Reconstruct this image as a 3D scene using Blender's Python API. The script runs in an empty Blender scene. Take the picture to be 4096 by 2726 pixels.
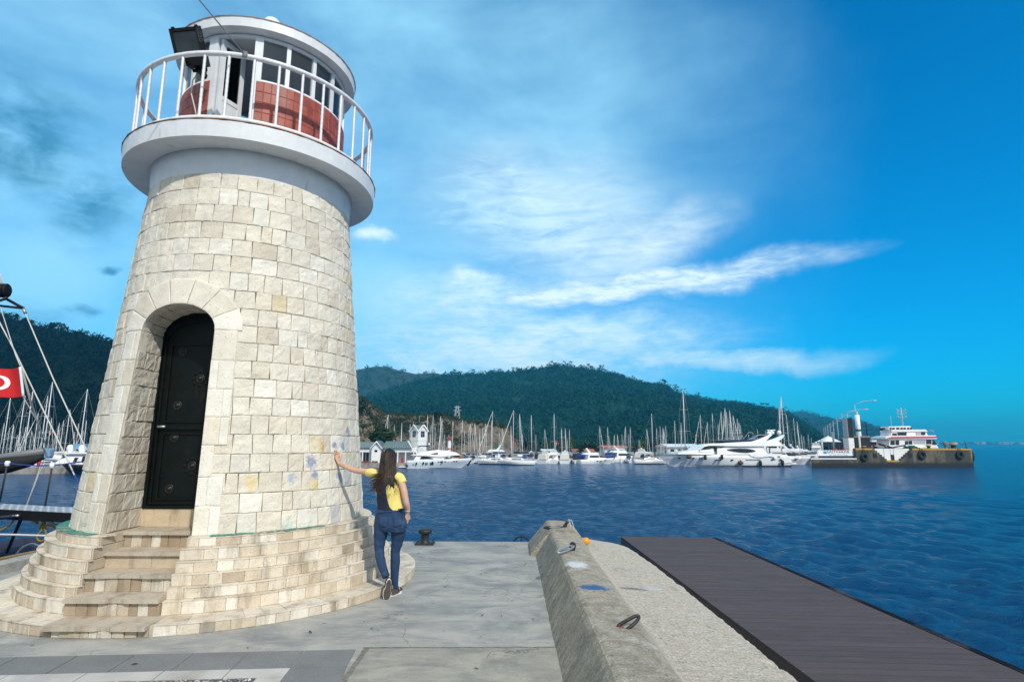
import bpy, bmesh, math, random
import numpy as np
from mathutils import Vector, Matrix, noise as mnoise
random.seed(7)
R = math.radians
SC = bpy.context.scene
COL = SC.collection
PI = math.pi
TAU = 2*math.pi
WZ = -1.8            # water level below the quay (quay = 0)
CAMH = 1.70
# ---------------------------------------------------------------- camera
FPX, PITCH, ROLL = 2331.0, R(9.9138), R(0.176)
cd = bpy.data.cameras.new("camera"); cam = bpy.data.objects.new("camera", cd); COL.objects.link(cam)
cd.sensor_width = 36; cd.lens = FPX/4096*36; cd.clip_start = .05; cd.clip_end = 9000
cam.location = (0, 0, CAMH)
cam.rotation_euler = (Matrix.Rotation(PI/2+PITCH, 4, 'X') @ Matrix.Rotation(ROLL, 4, 'Z')).to_euler()
SC.camera = cam
CP, SP, CR, SR = math.cos(PITCH), math.sin(PITCH), math.cos(ROLL), math.sin(ROLL)
def ray(u, v):
    """direction of a photograph pixel (4096 wide), used to survey where things stand"""
    a, b = u-2048, v-1363
    X = CR*a+SR*b; Y = -SR*a+CR*b
    dx, dz = X/FPX, -Y/FPX
    return Vector((dx, CP-dz*SP, SP+dz*CP))
def onz(u, v, z=0.0):
    r = ray(u, v); return Vector((0, 0, CAMH))+r*((z-CAMH)/r.z)
def aty(u, v, Y):
    r = ray(u, v); return Vector((0, 0, CAMH))+r*(Y/r.y)
def z5(x, y): return (1250+x*500/1120, 1750+y*700/1568)
class VPlane:
    """a vertical survey plane through two points on the ground or water"""
    def __init__(s, P0, P1):
        s.P0 = Vector((P0[0], P0[1], 0)); d = Vector((P1[0]-P0[0], P1[1]-P0[1], 0)); s.L = d.length
        s.d = d.normalized(); s.n = Vector((-s.d.y, s.d.x, 0)); s.ang = math.atan2(s.d.y, s.d.x)
    def sz(s, u, v, off=0.0):
        r = ray(u, v); O = Vector((0, 0, CAMH)); t = ((s.P0+s.n*off-O).dot(s.n))/r.dot(s.n)
        P = O+r*t
        return ((P-s.P0).dot(s.d), P.z-WZ)
# ---------------------------------------------------------------- objects
def tag(o, label=None, cat=None, group=None, kind=None):
    if label: o['label'] = label
    if cat: o['category'] = cat
    if group: o['group'] = group
    if kind: o['kind'] = kind
    return o
def thing(name, label, cat, loc=(0, 0, 0), rz=0.0, group=None):
    o = bpy.data.objects.new(name, None); COL.objects.link(o)
    o.empty_display_size = .2
    o.location = loc; o.rotation_euler = (0, 0, rz)
    return tag(o, label, cat, group)
def kids(o): return [c for c in KIDS.get(o.name, [])]
KIDS = {}
def copy_tree(o, parent=None):
    c = o.copy(); COL.objects.link(c)
    if parent is not None:
        c.parent = parent; KIDS.setdefault(parent.name, []).append(c)
    for ch in kids(o): copy_tree(ch, c)
    return c
class MB:
    def __init__(s):
        s.v = []; s.f = []; s.m = []; s.c = []; s.cur = 0; s.col = None; s.sm = []
        s.smooth = False
    def add(s, vs, fs):
        b = len(s.v); s.v += [tuple(p) for p in vs]
        for f in fs:
            s.f.append(tuple(b+i for i in f)); s.m.append(s.cur); s.c.append(s.col); s.sm.append(s.smooth)
        return b
    def box(s, x0, x1, y0, y1, z0, z1):
        s.add([(x0,y0,z0),(x1,y0,z0),(x1,y1,z0),(x0,y1,z0),(x0,y0,z1),(x1,y0,z1),(x1,y1,z1),(x0,y1,z1)],
              [(0,3,2,1),(4,5,6,7),(0,1,5,4),(1,2,6,5),(2,3,7,6),(3,0,4,7)])
    def bar(s, a, b, w, h=None, up=(0,0,1)):
        a, b = Vector(a), Vector(b); h = h or w; d = (b-a).normalized(); u = Vector(up)
        if abs(d.dot(u)) > .95: u = Vector((1, 0, 0))
        x = d.cross(u).normalized()*(w/2); y = x.cross(d).normalized()*(h/2)
        s.add([a-x-y, a+x-y, a+x+y, a-x+y, b-x-y, b+x-y, b+x+y, b-x+y],
              [(0,3,2,1),(4,5,6,7),(0,1,5,4),(1,2,6,5),(2,3,7,6),(3,0,4,7)])
    def tube(s, pts, r, n=8, cap=True, closed=False, flat=1.0):
        pts = [Vector(p) for p in pts]; N = len(pts)
        rs = r if isinstance(r, (list, tuple)) else [r]*N
        vs = []; ref = None; sm0 = s.smooth; s.smooth = True
        for i, p in enumerate(pts):
            if closed: d = pts[(i+1) % N]-pts[i-1]
            else: d = pts[min(i+1, N-1)]-pts[max(i-1, 0)]
            d.normalize()
            if ref is None:
                ref = Vector((0, 0, 1)) if abs(d.z) < .9 else Vector((1, 0, 0))
            x = d.cross(ref)
            if x.length < 1e-6: x = d.orthogonal()
            x.normalize(); y = x.cross(d).normalized(); ref = y
            for k in range(n):
                a = TAU*k/n; vs.append(p+x*math.cos(a)*rs[i]+y*math.sin(a)*rs[i]*flat)
        fs = []
        for i in range(N if closed else N-1):
            j = (i+1) % N
            for k in range(n):
                q = (k+1) % n; fs.append((i*n+k, i*n+q, j*n+q, j*n+k))
        if cap and not closed:
            fs.append(tuple(range(n-1, -1, -1))); fs.append(tuple((N-1)*n+k for k in range(n)))
        s.add(vs, fs); s.smooth = sm0
    def lathe(s, prof, n=32, c=(0, 0, 0), a0=0.0, a1=TAU, smooth=True):
        full = abs(a1-a0-TAU) < 1e-6; m = n if full else n+1; P = len(prof); sm0 = s.smooth; s.smooth = smooth
        vs = [(c[0]+r*math.cos(a0+(a1-a0)*k/n), c[1]+r*math.sin(a0+(a1-a0)*k/n), c[2]+z) for r, z in prof for k in range(m)]
        fs = []
        for i in range(P-1):
            for k in range(n):
                q = (k+1) % m if full else k+1; fs.append((i*m+k, i*m+q, (i+1)*m+q, (i+1)*m+k))
        s.add(vs, fs); s.smooth = sm0
    def prism(s, poly, t0, t1, axis='y'):
        """outline (a, b) extruded along an axis: 'y' -> (a, t, b); 'z' -> (a, b, t); 'x' -> (t, a, b)"""
        f = {'y': lambda a, b, t: (a, t, b), 'z': lambda a, b, t: (a, b, t), 'x': lambda a, b, t: (t, a, b)}[axis]
        n = len(poly)
        s.add([f(a, b, t0) for a, b in poly]+[f(a, b, t1) for a, b in poly],
              [tuple(range(n)), tuple(range(2*n-1, n-1, -1))]+[(i, (i+1) % n+0, n+(i+1) % n, n+i) for i in range(n)])
    def taper_prism(s, poly, hw0, hw1, z0, z1, yc=0):
        """outline (x, z) extruded to both sides of y = yc, half width going from hw0 at z0 to hw1 at z1"""
        n = len(poly); w = lambda z: hw0+(hw1-hw0)*min(1, max(0, (z-z0)/(z1-z0)))
        s.add([(a, yc-w(b), b) for a, b in poly]+[(a, yc+w(b), b) for a, b in poly],
              [tuple(range(n)), tuple(range(2*n-1, n-1, -1))]+[(i, (i+1) % n, n+(i+1) % n, n+i) for i in range(n)])
    def ico(s, c, r, sub=1, jit=0.0, sq=(1, 1, 1)):
        bm = bmesh.new(); bmesh.ops.create_icosphere(bm, subdivisions=sub, radius=1)
        vs = []
        for v in bm.verts:
            k = r*(1+jit*(random.random()-.5)*2); vs.append((c[0]+v.co.x*k*sq[0], c[1]+v.co.y*k*sq[1], c[2]+v.co.z*k*sq[2]))
        bm.verts.index_update(); s.add(vs, [tuple(v.index for v in f.verts) for f in bm.faces]); bm.free()
    def build(s, name, mats, parent=None, fix=True, bevel=0, rb=None):
        me = bpy.data.meshes.new(name); me.from_pydata(s.v, [], s.f); 
        for m in (mats if isinstance(mats, (list, tuple)) else [mats]): me.materials.append(m)
        me.polygons.foreach_set('material_index', s.m); me.polygons.foreach_set('use_smooth', s.sm)
        if any(c is not None for c in s.c):
            at = me.attributes.new('tint', 'FLOAT_COLOR', 'FACE')
            at.data.foreach_set('color', [x for c in s.c for x in ((*c, 1.0) if c is not None else (1, 1, 1, 1))])
        me.update()
        if fix:
            bm = bmesh.new(); bm.from_mesh(me)
            if bevel:
                bmesh.ops.remove_doubles(bm, verts=bm.verts, dist=1e-5)
            bmesh.ops.recalc_face_normals(bm, faces=bm.faces)
            if bevel:
                ed = [e for e in bm.edges if len(e.link_faces) == 2 and e.calc_face_angle(0) > .6]
                bmesh.ops.bevel(bm, geom=ed, offset=bevel, segments=2, profile=.6, affect='EDGES', clamp_overlap=True)
            bm.to_mesh(me); bm.free()
        return link(name, me, parent)
def link(name, me, parent=None):
    o = bpy.data.objects.new(name, me); COL.objects.link(o)
    if parent is not None:
        o.parent = parent; KIDS.setdefault(parent.name, []).append(o)
    return o
def bake(o, *mods):
    """apply modifiers given as (type, dict)"""
    for t, kw in mods:
        m = o.modifiers.new(t, t)
        for k, v in kw.items(): setattr(m, k, v)
    bpy.context.view_layer.update()
    dg = bpy.context.evaluated_depsgraph_get()
    me = bpy.data.meshes.new_from_object(o.evaluated_get(dg)); o.modifiers.clear()
    mats = [m for m in o.data.materials]; o.data = me
    if not len(me.materials):
        for m in mats: me.materials.append(m)
    return o
# ---------------------------------------------------------------- materials
def nd(nt, t, **kw):
    n = nt.nodes.new(t)
    for k, v in kw.items():
        if k in n.inputs: n.inputs[k].default_value = v
        else: setattr(n, k, v)
    return n
def mixc(nt, a, b, fac, mode='MIX'):
    n = nt.nodes.new('ShaderNodeMix'); n.data_type = 'RGBA'; n.blend_type = mode; n.clamp_factor = True
    for i, x in ((0, fac), (6, a), (7, b)):
        if hasattr(x, 'is_linked') or hasattr(x, 'links'): nt.links.new(x, n.inputs[i])
        else: n.inputs[i].default_value = x if i == 0 else (*x, 1)
    return n.outputs[2]
def ramp(nt, x, stops):
    n = nt.nodes.new('ShaderNodeValToRGB'); e = n.color_ramp.elements
    while len(e) < len(stops): e.new(.5)
    for i, (p, c) in enumerate(stops):
        e[i].position = p; e[i].color = (c, c, c, 1) if isinstance(c, (int, float)) else (*c, 1)
    nt.links.new(x, n.inputs[0]); return n.outputs[0]
def math_(nt, op, a, b=0.0, c=0.0, clamp=False):
    n = nt.nodes.new('ShaderNodeMath'); n.operation = op; n.use_clamp = clamp
    for i, x in enumerate((a, b, c)):
        if hasattr(x, 'links'): nt.links.new(x, n.inputs[i])
        else: n.inputs[i].default_value = x
    return n.outputs[0]
def noi(nt, co, scale, detail=4, rough=.55, stretch=None, dist=0.0):
    if stretch:
        mp = nt.nodes.new('ShaderNodeMapping'); mp.inputs['Scale'].default_value = stretch; nt.links.new(co, mp.inputs[0]); co = mp.outputs[0]
    n = nd(nt, 'ShaderNodeTexNoise', Scale=scale, Detail=detail, Roughness=rough, Distortion=dist)
    nt.links.new(co, n.inputs['Vector']); return n.outputs['Fac']
MATS = {}
def mat(name, col, rough=.6, var=0.0, scale=4.0, bump=0.0, bscale=60.0, metal=0.0, tint=False, spec=.5, speck=0.0, stretch=None, bdist=.01, stain=None):
    m = bpy.data.materials.new(name); m.use_nodes = True; nt = m.node_tree; b = nt.nodes['Principled BSDF']
    b.inputs['Roughness'].default_value = rough; b.inputs['Metallic'].default_value = metal; b.inputs['Specular IOR Level'].default_value = spec
    co = nt.nodes.new('ShaderNodeTexCoord').outputs['Object']
    c = None
    if tint:
        a = nt.nodes.new('ShaderNodeAttribute'); a.attribute_name = 'tint'; c = mixc(nt, a.outputs['Color'], col, 1.0, 'MULTIPLY')
    if var:
        x = ramp(nt, noi(nt, co, scale, 6, .6, stretch), [(.3, 1-var), (.7, 1+var*.5)])
        c = mixc(nt, c if c is not None else col, x, 1.0, 'MULTIPLY')
    if speck:
        x = ramp(nt, noi(nt, co, bscale*1.3, 3, .7), [(.35, 1-speck), (.5, 1.0), (.68, 1+speck*.6)])
        c = mixc(nt, c if c is not None else col, x, 1.0, 'MULTIPLY')
    if stain:
        sc, sscale, lo, hi, sstr = stain
        x = ramp(nt, noi(nt, co, sscale, 6, .65, sstr), [(lo, 0.0), (hi, 1.0)])
        c = mixc(nt, c if c is not None else col, sc, x)
    if c is not None: nt.links.new(c, b.inputs['Base Color'])
    else: b.inputs['Base Color'].default_value = (*col, 1)
    if bump:
        h = noi(nt, co, bscale, 5, .6)
        bn = nd(nt, 'ShaderNodeBump', Strength=bump, Distance=bdist); nt.links.new(h, bn.inputs['Height']); nt.links.new(bn.outputs[0], b.inputs['Normal'])
    MATS[name] = m
    return m
white_paint = mat('white_paint', (.74, .76, .77), .42, .08, 6, .08, 30, stain=((.42, .40, .36), 9, .62, .8, (1, 1, .15)))
pale_wall = mat('pale_wall', (.78, .78, .76), .7, .08, 3)
boat_white = mat('boat_white', (.82, .82, .81), .22, .03, 2)
boat_cream = mat('boat_cream', (.66, .64, .58), .6, .1, 4)
boat_grey = mat('boat_grey', (.42, .43, .44), .4, .08, 4)
navy = mat('navy_hull', (.010, .014, .035), .3, .1, 4)
navy_cloth = mat('navy_canvas', (.012, .018, .05), .8, .2, 8)
blue_cloth = mat('blue_canvas', (.02, .05, .20), .8, .2, 8)
dark_glass = mat('dark_glass', (.012, .014, .018), .08, spec=.6)
alloy = mat('mast_alloy', (.68, .70, .72), .35)
wire_mat = mat('stay_wire', (.30, .32, .33), .4)
black_metal = mat('black_metal', (.005, .005, .006), .55, .3, 12, .2, 40, spec=.25)
black_rubber = mat('black_rubber', (.012, .012, .012), .8, .3, 8)
wood = mat('varnished_wood', (.42, .17, .035), .3, .2, 8)
red_paint = mat('red_paint', (.50, .015, .018), .5, .1, 6)
steel = mat('steel', (.45, .47, .48), .35, .15, 8, metal=.6)
yellow_paint = mat('yellow_paint', (.50, .29, .06), .6, .25, 3, stain=((.22, .14, .06), 6, .58, .72, None))
orange_plastic = mat('orange_plastic', (.80, .30, .01), .35, .1, 9)
rope_white = mat('rope_white', (.55, .54, .50), .9)
rope_yellow = mat('rope_yellow', (.30, .20, .025), .9, .2, 30)
rope_blue = mat('rope_blue', (.02, .05, .25), .9)
trunk_mat = mat('bark', (.09, .06, .04), .9, .3, 5)
# ---------------------------------------------------------------- sun, sky
SUN_EL = R(41); sdir = Vector((.52*math.cos(SUN_EL), -.855*math.cos(SUN_EL), math.sin(SUN_EL))).normalized()
ld = bpy.data.lights.new('sun', 'SUN'); ld.energy = 3.5; ld.angle = R(1.2); ld.color = (1, .955, .87)
so = bpy.data.objects.new('sun', ld); COL.objects.link(so); so.rotation_euler = sdir.to_track_quat('Z', 'Y').to_euler(); so.location = (20, -30, 40)
W = bpy.data.worlds.new("World"); SC.world = W; W.use_nodes = True
nt = W.node_tree; nt.nodes.clear()
out = nt.nodes.new('ShaderNodeOutputWorld'); bg = nt.nodes.new('ShaderNodeBackground'); nt.links.new(bg.outputs[0], out.inputs[0])
sky = nt.nodes.new('ShaderNodeTexSky'); sky.sky_type = 'NISHITA'; sky.sun_disc = False; sky.sun_elevation = SUN_EL
sky.sun_rotation = math.atan2(sdir.x, sdir.y); sky.air_density = 1.0; sky.dust_density = .4; sky.ozone_density = 2.5
bg.inputs['Strength'].default_value = .1
co = nt.nodes.new('ShaderNodeTexCoord').outputs['Generated']
sep = nt.nodes.new('ShaderNodeSeparateXYZ'); nt.links.new(co, sep.inputs[0])
az = math_(nt, 'MULTIPLY', math_(nt, 'ARCTAN2', sep.outputs[0], sep.outputs[1]), 57.2958)
el = math_(nt, 'MULTIPLY', math_(nt, 'ARCSINE', sep.outputs[2]), 57.2958)
cmb = nt.nodes.new('ShaderNodeCombineXYZ'); nt.links.new(az, cmb.inputs[0]); nt.links.new(el, cmb.inputs[1])
AE = cmb.outputs[0]
def azel(x, y):
    k = 4096/2356; r = ray(x*k, y*k).normalized(); return math.degrees(math.atan2(r.x, r.y)), math.degrees(math.asin(r.z))
def wn(scale, detail, rough, stretch=(1, 1, 1), rot=0.0, dist=0.0, off=(0, 0, 0)):
    mp = nt.nodes.new('ShaderNodeMapping'); mp.inputs['Scale'].default_value = stretch; mp.inputs['Rotation'].default_value = (0, 0, R(rot)); mp.inputs['Location'].default_value = off
    nt.links.new(AE, mp.inputs[0])
    n = nd(nt, 'ShaderNodeTexNoise', Scale=scale, Detail=detail, Roughness=rough, Distortion=dist); nt.links.new(mp.outputs[0], n.inputs['Vector'])
    return n
warp = wn(.09, 5, .6)
wv = nt.nodes.new('ShaderNodeVectorMath'); wv.operation = 'MULTIPLY_ADD'
sub = nt.nodes.new('ShaderNodeVectorMath'); sub.operation = 'SUBTRACT'; nt.links.new(warp.outputs['Color'], sub.inputs[0]); sub.inputs[1].default_value = (.5, .5, .5)
nt.links.new(sub.outputs[0], wv.inputs[0]); wv.inputs[1].default_value = (9, 6, 0); nt.links.new(AE, wv.inputs[2])
AEW = wv.outputs[0]
def blob(x0, y0, x1, y1, th, soft=1.0, src=None):
    """a cloud bank lying along a line of the sky (given by survey pixels), th = half thickness in degrees; 1 at its core, 0 outside"""
    a0, e0 = azel(x0, y0); a1, e1 = azel(x1, y1)
    L = math.hypot(a1-a0, e1-e0)/2; ang = math.atan2(e1-e0, a1-a0)
    mp = nt.nodes.new('ShaderNodeMapping'); mp.vector_type = 'TEXTURE'
    mp.inputs['Location'].default_value = ((a0+a1)/2, (e0+e1)/2, 0); mp.inputs['Rotation'].default_value = (0, 0, ang); mp.inputs['Scale'].default_value = (L, th, 1)
    nt.links.new(src or AEW, mp.inputs[0])
    ln = nt.nodes.new('ShaderNodeVectorMath'); ln.operation = 'LENGTH'; nt.links.new(mp.outputs[0], ln.inputs[0])
    mr = nt.nodes.new('ShaderNodeMapRange'); mr.interpolation_type = 'SMOOTHSTEP'; mr.inputs['From Min'].default_value = 1+.5*soft; mr.inputs['From Max'].default_value = 1-.9*min(1, soft)
    nt.links.new(ln.outputs['Value'], mr.inputs['Value']); return mr.outputs['Result']
def mx(*a):
    r = a[0]
    for b in a[1:]: r = math_(nt, 'MAXIMUM', r, b)
    return r
def mul(a, b): return math_(nt, 'MULTIPLY', a, b)
fib = ramp(nt, wn(.10, 8, .56, (.6, 1.5, 1), -16, .25).outputs['Fac'], [(.26, .12), (.72, .95)])
fib2 = ramp(nt, wn(.5, 8, .6, (.4, 1.5, 1), -10, .5, (5, 9, 0)).outputs['Fac'], [(.32, .25), (.62, 1.0)])
puff = ramp(nt, wn(.30, 10, .6, (.7, 1.4, 1), 0, .3, (11, 3, 0)).outputs['Fac'], [(.36, .1), (.62, 1.0)])
# clear deep-blue air to the right, pale cirrus veil to the left
sky_c = mixc(nt, sky.outputs[0], (.14, 1.20, 1.80), 1.0, 'MULTIPLY')
hs = nd(nt, 'ShaderNodeHueSaturation', Saturation=1.25, Value=1.0); nt.links.new(sky_c, hs.inputs['Color']); sky_c = hs.outputs[0]
veil = nt.nodes.new('ShaderNodeMapRange'); veil.interpolation_type = 'SMOOTHSTEP'
veil.inputs['From Min'].default_value = 33; veil.inputs['From Max'].default_value = -12; veil.inputs['To Max'].default_value = 1
azw = nt.nodes.new('ShaderNodeSeparateXYZ'); nt.links.new(AEW, azw.inputs[0]); nt.links.new(azw.outputs[0], veil.inputs['Value'])
thin = mul(veil.outputs['Result'], math_(nt, 'MULTIPLY_ADD', fib, .62, .22))
big = mx(mul(blob(760, 100, 1760, 310, 14), math_(nt, 'MULTIPLY_ADD', fib, .62, .30)), mul(blob(850, 470, 1500, 480, 7), math_(nt, 'MULTIPLY_ADD', fib2, .6, .25)))
tail = mul(mx(blob(1240, 640, 1660, 480, 3.2, .9), mul(blob(1000, 430, 1560, 500, 5.5, 1), .8), mul(blob(1180, 540, 1480, 520, 4.5, 1), .9)), math_(nt, 'MULTIPLY_ADD', fib2, .7, .3))
fine = ramp(nt, wn(1.1, 9, .62, (.35, 1.6, 1), -12, .4, (3, 1, 0)).outputs['Fac'], [(.34, .15), (.58, 1.0)])
streak = mul(mul(blob(1080, 692, 1900, 588, 1.5, .75), math_(nt, 'MULTIPLY_ADD', fib2, .8, .35)), math_(nt, 'MULTIPLY_ADD', fine, .6, .42))
low = mul(mx(blob(800, 800, 1640, 770, 3.2, 1), mul(blob(1300, 840, 1940, 815, 1.2, .9), .72), blob(960, 640, 1180, 640, 1.2, .8), mul(blob(760, 850, 1560, 830, 5.0, 1), .95), mul(blob(850, 700, 1300, 690, 3.5, 1), .85)), math_(nt, 'MULTIPLY_ADD', puff, .6, .45))
lefth = mul(mx(blob(-300, 640, 420, 580, 8), blob(500, 660, 1200, 690, 7.5)), .80)
bits = mul(mx(blob(800, 545, 900, 540, .8, .8)), fib2)
veil_f = mx(thin, mul(big, .95), mul(lefth, 1.05), mul(low, 1.0)); cl = math_(nt, 'ADD', 0.0, mx(mul(tail, .86), mul(streak, 1.15), mul(mul(low, .95), math_(nt, 'MULTIPLY_ADD', fine, .5, .45)), mul(bits, .9)), clamp=True)
dark = mul(mx(blob(-250, 290, 250, 330, 5.5), blob(60, 420, 330, 470, 3.4), blob(-100, 735, 180, 725, 1.2, .9), blob(170, 700, 260, 705, .5, .9), blob(245, 602, 305, 604, .4, .9)), puff)
s2 = mixc(nt, mixc(nt, sky_c, (4.3, 9.0, 11.9), veil_f), (9.0, 11.2, 12.2), cl)
s3 = mixc(nt, s2, (.35, 2.5, 4.6), mul(dark, .8))
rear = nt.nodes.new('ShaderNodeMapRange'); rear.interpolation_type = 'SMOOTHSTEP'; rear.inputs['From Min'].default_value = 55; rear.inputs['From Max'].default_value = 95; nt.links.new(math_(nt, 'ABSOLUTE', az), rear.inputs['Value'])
s3 = mixc(nt, s3, (9.6, 9.2, 8.8), mul(rear.outputs['Result'], math_(nt, 'MULTIPLY_ADD', puff, .5, .45)))      # unseen white cloud added behind the viewer to whiten the fill light
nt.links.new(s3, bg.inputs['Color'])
SC.view_settings.view_transform = 'Standard'; SC.view_settings.look = 'None'; SC.view_settings.exposure = 0; SC.view_settings.gamma = 1
SC.cycles.max_bounces = 6; SC.cycles.volume_bounces = 0; SC.cycles.transparent_max_bounces = 8
# ---------------------------------------------------------------- lighthouse
LX, LY = -3.666, 7.874
def cone_pt(u, v):
    d = ray(u, v); t = 3.0
    while t < 12:
        p = Vector((0, 0, CAMH))+d*t
        if math.hypot(p.x-LX, p.y-LY) < 1.68-.094*(p.z-.75): return p
        t += .005
def stone_mat(name, rough, bump, bscale, bdist, stains, paint=()):
    m = bpy.data.materials.new(name); m.use_nodes = True; nt = m.node_tree; b = nt.nodes['Principled BSDF']
    b.inputs['Roughness'].default_value = rough; b.inputs['Specular IOR Level'].default_value = .25
    co = nt.nodes.new('ShaderNodeTexCoord').outputs['Object']
    a = nt.nodes.new('ShaderNodeAttribute'); a.attribute_name = 'tint'
    x = ramp(nt, noi(nt, co, 5, 7, .65), [(.3, .84), (.7, 1.06)])
    c = mixc(nt, a.outputs['Color'], x, 1.0, 'MULTIPLY')
    pit = ramp(nt, noi(nt, co, 55, 4, .7), [(.33, .55), (.43, 1.0)])
    c = mixc(nt, c, pit, .8, 'MULTIPLY')
    for sc, ss, lo, hi, stc in stains:
        c = mixc(nt, c, sc, ramp(nt, noi(nt, co, ss, 6, .65, stc), [(lo, 0.0), (hi, .8)]))
    for (u, v), rd, pc_ in paint:                       # brushed paint left on the blocks
        p = cone_pt(u, v); mp = nt.nodes.new('ShaderNodeMapping'); mp.vector_type = 'TEXTURE'; mp.inputs['Location'].default_value = (p.x-LX, p.y-LY, p.z); mp.inputs['Scale'].default_value = (rd, rd, rd*1.1); nt.links.new(co, mp.inputs[0])
        ln = nt.nodes.new('ShaderNodeVectorMath'); ln.operation = 'LENGTH'; nt.links.new(mp.outputs[0], ln.inputs[0])
        q = math_(nt, 'ADD', ln.outputs['Value'], math_(nt, 'MULTIPLY_ADD', noi(nt, co, 16, 6, .75), 3.4, -1.6)); c = mixc(nt, c, pc_, ramp(nt, q, [(.5, .72), (1.1, 0.0)]))
    nt.links.new(c, b.inputs['Base Color'])
    h = mixc(nt, noi(nt, co, bscale, 6, .65), noi(nt, co, bscale*.25, 3, .5), .45)
    bn = nd(nt, 'ShaderNodeBump', Strength=bump, Distance=bdist); nt.links.new(h, bn.inputs['Height']); nt.links.new(bn.outputs[0], b.inputs['Normal'])
    return m
ashlar = stone_mat('limestone_ashlar', .85, .7, 40, .016, [((.30, .25, .17), 2.2, .64, .85, (1, 1, .5))], [((1393, 1725), .085, (.16, .24, .40)), ((1337, 1778), .06, (.12, .17, .34)), ((1368, 1782), .06, (.14, .19, .36)), ((1242, 1845), .10, (.15, .22, .38)), ((1168, 1912), .07, (.30, .40, .52)), ((1259, 1900), .06, (.13, .20, .40)), ((1256, 1935), .08, (.68, .54, .22)), ((1356, 1910), .09, (.20, .26, .40)), ((1009, 1930), .10, (.68, .52, .22)), ((1286, 1785), .06, (.50, .30, .08)), ((1420, 1930), .08, (.26, .46, .34)), ((1395, 1830), .10, (.60, .54, .34)), ((1150, 2110), .10, (.50, .60, .52))])
dressed = stone_mat('dressed_limestone', .8, .35, 30, .008, [((.42, .38, .30), 2.0, .66, .9, (1, 1, .4))])
travert = stone_mat('travertine', .7, .4, 45, .006, [((.17, .125, .08), 5.5, .50, .72, (1, 1, .22)), ((.38, .28, .17), 2.5, .50, .80, (1, 1, .4))])
mortar = mat('mortar', (.20, .17, .125), .95, .35, 6, .3, 50)
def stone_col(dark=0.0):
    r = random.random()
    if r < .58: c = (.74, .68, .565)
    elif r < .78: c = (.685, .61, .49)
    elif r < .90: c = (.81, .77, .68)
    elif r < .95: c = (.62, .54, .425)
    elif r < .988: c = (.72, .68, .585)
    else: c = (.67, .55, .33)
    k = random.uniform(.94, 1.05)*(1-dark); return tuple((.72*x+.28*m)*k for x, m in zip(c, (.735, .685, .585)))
def trav_col():
    r = random.random()
    c = (.72, .635, .505) if r < .50 else (.63, .535, .405) if r < .74 else (.79, .73, .625) if r < .93 else (.50, .41, .30)
    k = random.uniform(.93, 1.05); return tuple(x*k for x in c)
def rad(z): return 1.68-.094*(z-.75)
lh = thing('lighthouse', 'squat round stone lighthouse with white railed gallery and glazed lantern', 'lighthouse', (LX, LY, 0))
# local frame: origin on the axis at quay level; the door faces -y
XI0, XI1, XA = -.107-.43, -.107+.43, -.107       # opening jambs and centre line (x)
ZS, AR, BR, AO, BO = 2.945, .43, .30, .70, .60   # springing height, arch radii inner and outer
def jamb(z, side):
    t = min(1, max(0, (z-.75)/(ZS-.75))); k = .062*(1-t)
    return XI0-k if side < 0 else XI1+k
def half_in(z): return AR*math.sqrt(max(0, 1-((z-ZS)/BR)**2)) if z > ZS else 9
def opening(z):
    """x range of the doorway at height z, or None above it"""
    if z < ZS: return jamb(z, -1), jamb(z, 1)
    if z < ZS+BR: return XA-half_in(z), XA+half_in(z)
    return None
def cone_y(x, z, off=0.0):
    r = rad(z)+off; return -math.sqrt(max(1e-6, r*r-x*x))
def block(mb, P, nu, nv, rough=.006, depth=.03, gap=.004):
    """one stone: P(u, v, off) -> point, u v in 0..1; a rough face with chamfered edges and sides running back into the wall"""
    us = [0, .045]+[.045+.91*(i+1)/(nu) for i in range(nu-1)]+[.955, 1]; vs_ = [0, .05]+[.05+.9*(j+1)/(nv) for j in range(nv-1)]+[.95, 1]
    seed = Vector((random.uniform(0, 90), random.uniform(0, 90), random.uniform(0, 90))); base = random.uniform(-.5, .9)*rough
    tilt = random.uniform(-.7, .7)*rough; tilt2 = random.uniform(-.6, .6)*rough
    m, n = len(us), len(vs_); pts = []
    for j, v in enumerate(vs_):
        for i, u in enumerate(us):
            e = i in (0, m-1) or j in (0, n-1)
            o = base+tilt*(u-.5)+tilt2*(v-.5)+(0 if e else mnoise.noise(seed+Vector((u*3.1, v*3.1, 0)))*rough*1.5)
            pts.append(P(u, v, o-(.0035 if e else 0)))
    fs = [(j*m+i, j*m+i+1, (j+1)*m+i+1, (j+1)*m+i) for j in range(n-1) for i in range(m-1)]
    b = len(pts)
    edge = [i for i in range(m)]+[j*m+m-1 for j in range(1, n)]+[(n-1)*m+i for i in range(m-2, -1, -1)]+[j*m for j in range(n-2, 0, -1)]
    uv = [(us[q % m], vs_[q//m]) for q in edge]
    pts += [P(u, v, -depth) for u, v in uv]; E_ = len(edge)
    fs += [(edge[k], edge[(k+1) % E_], b+(k+1) % E_, b+k) for k in range(E_)]
    mb.add(pts, fs)
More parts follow.
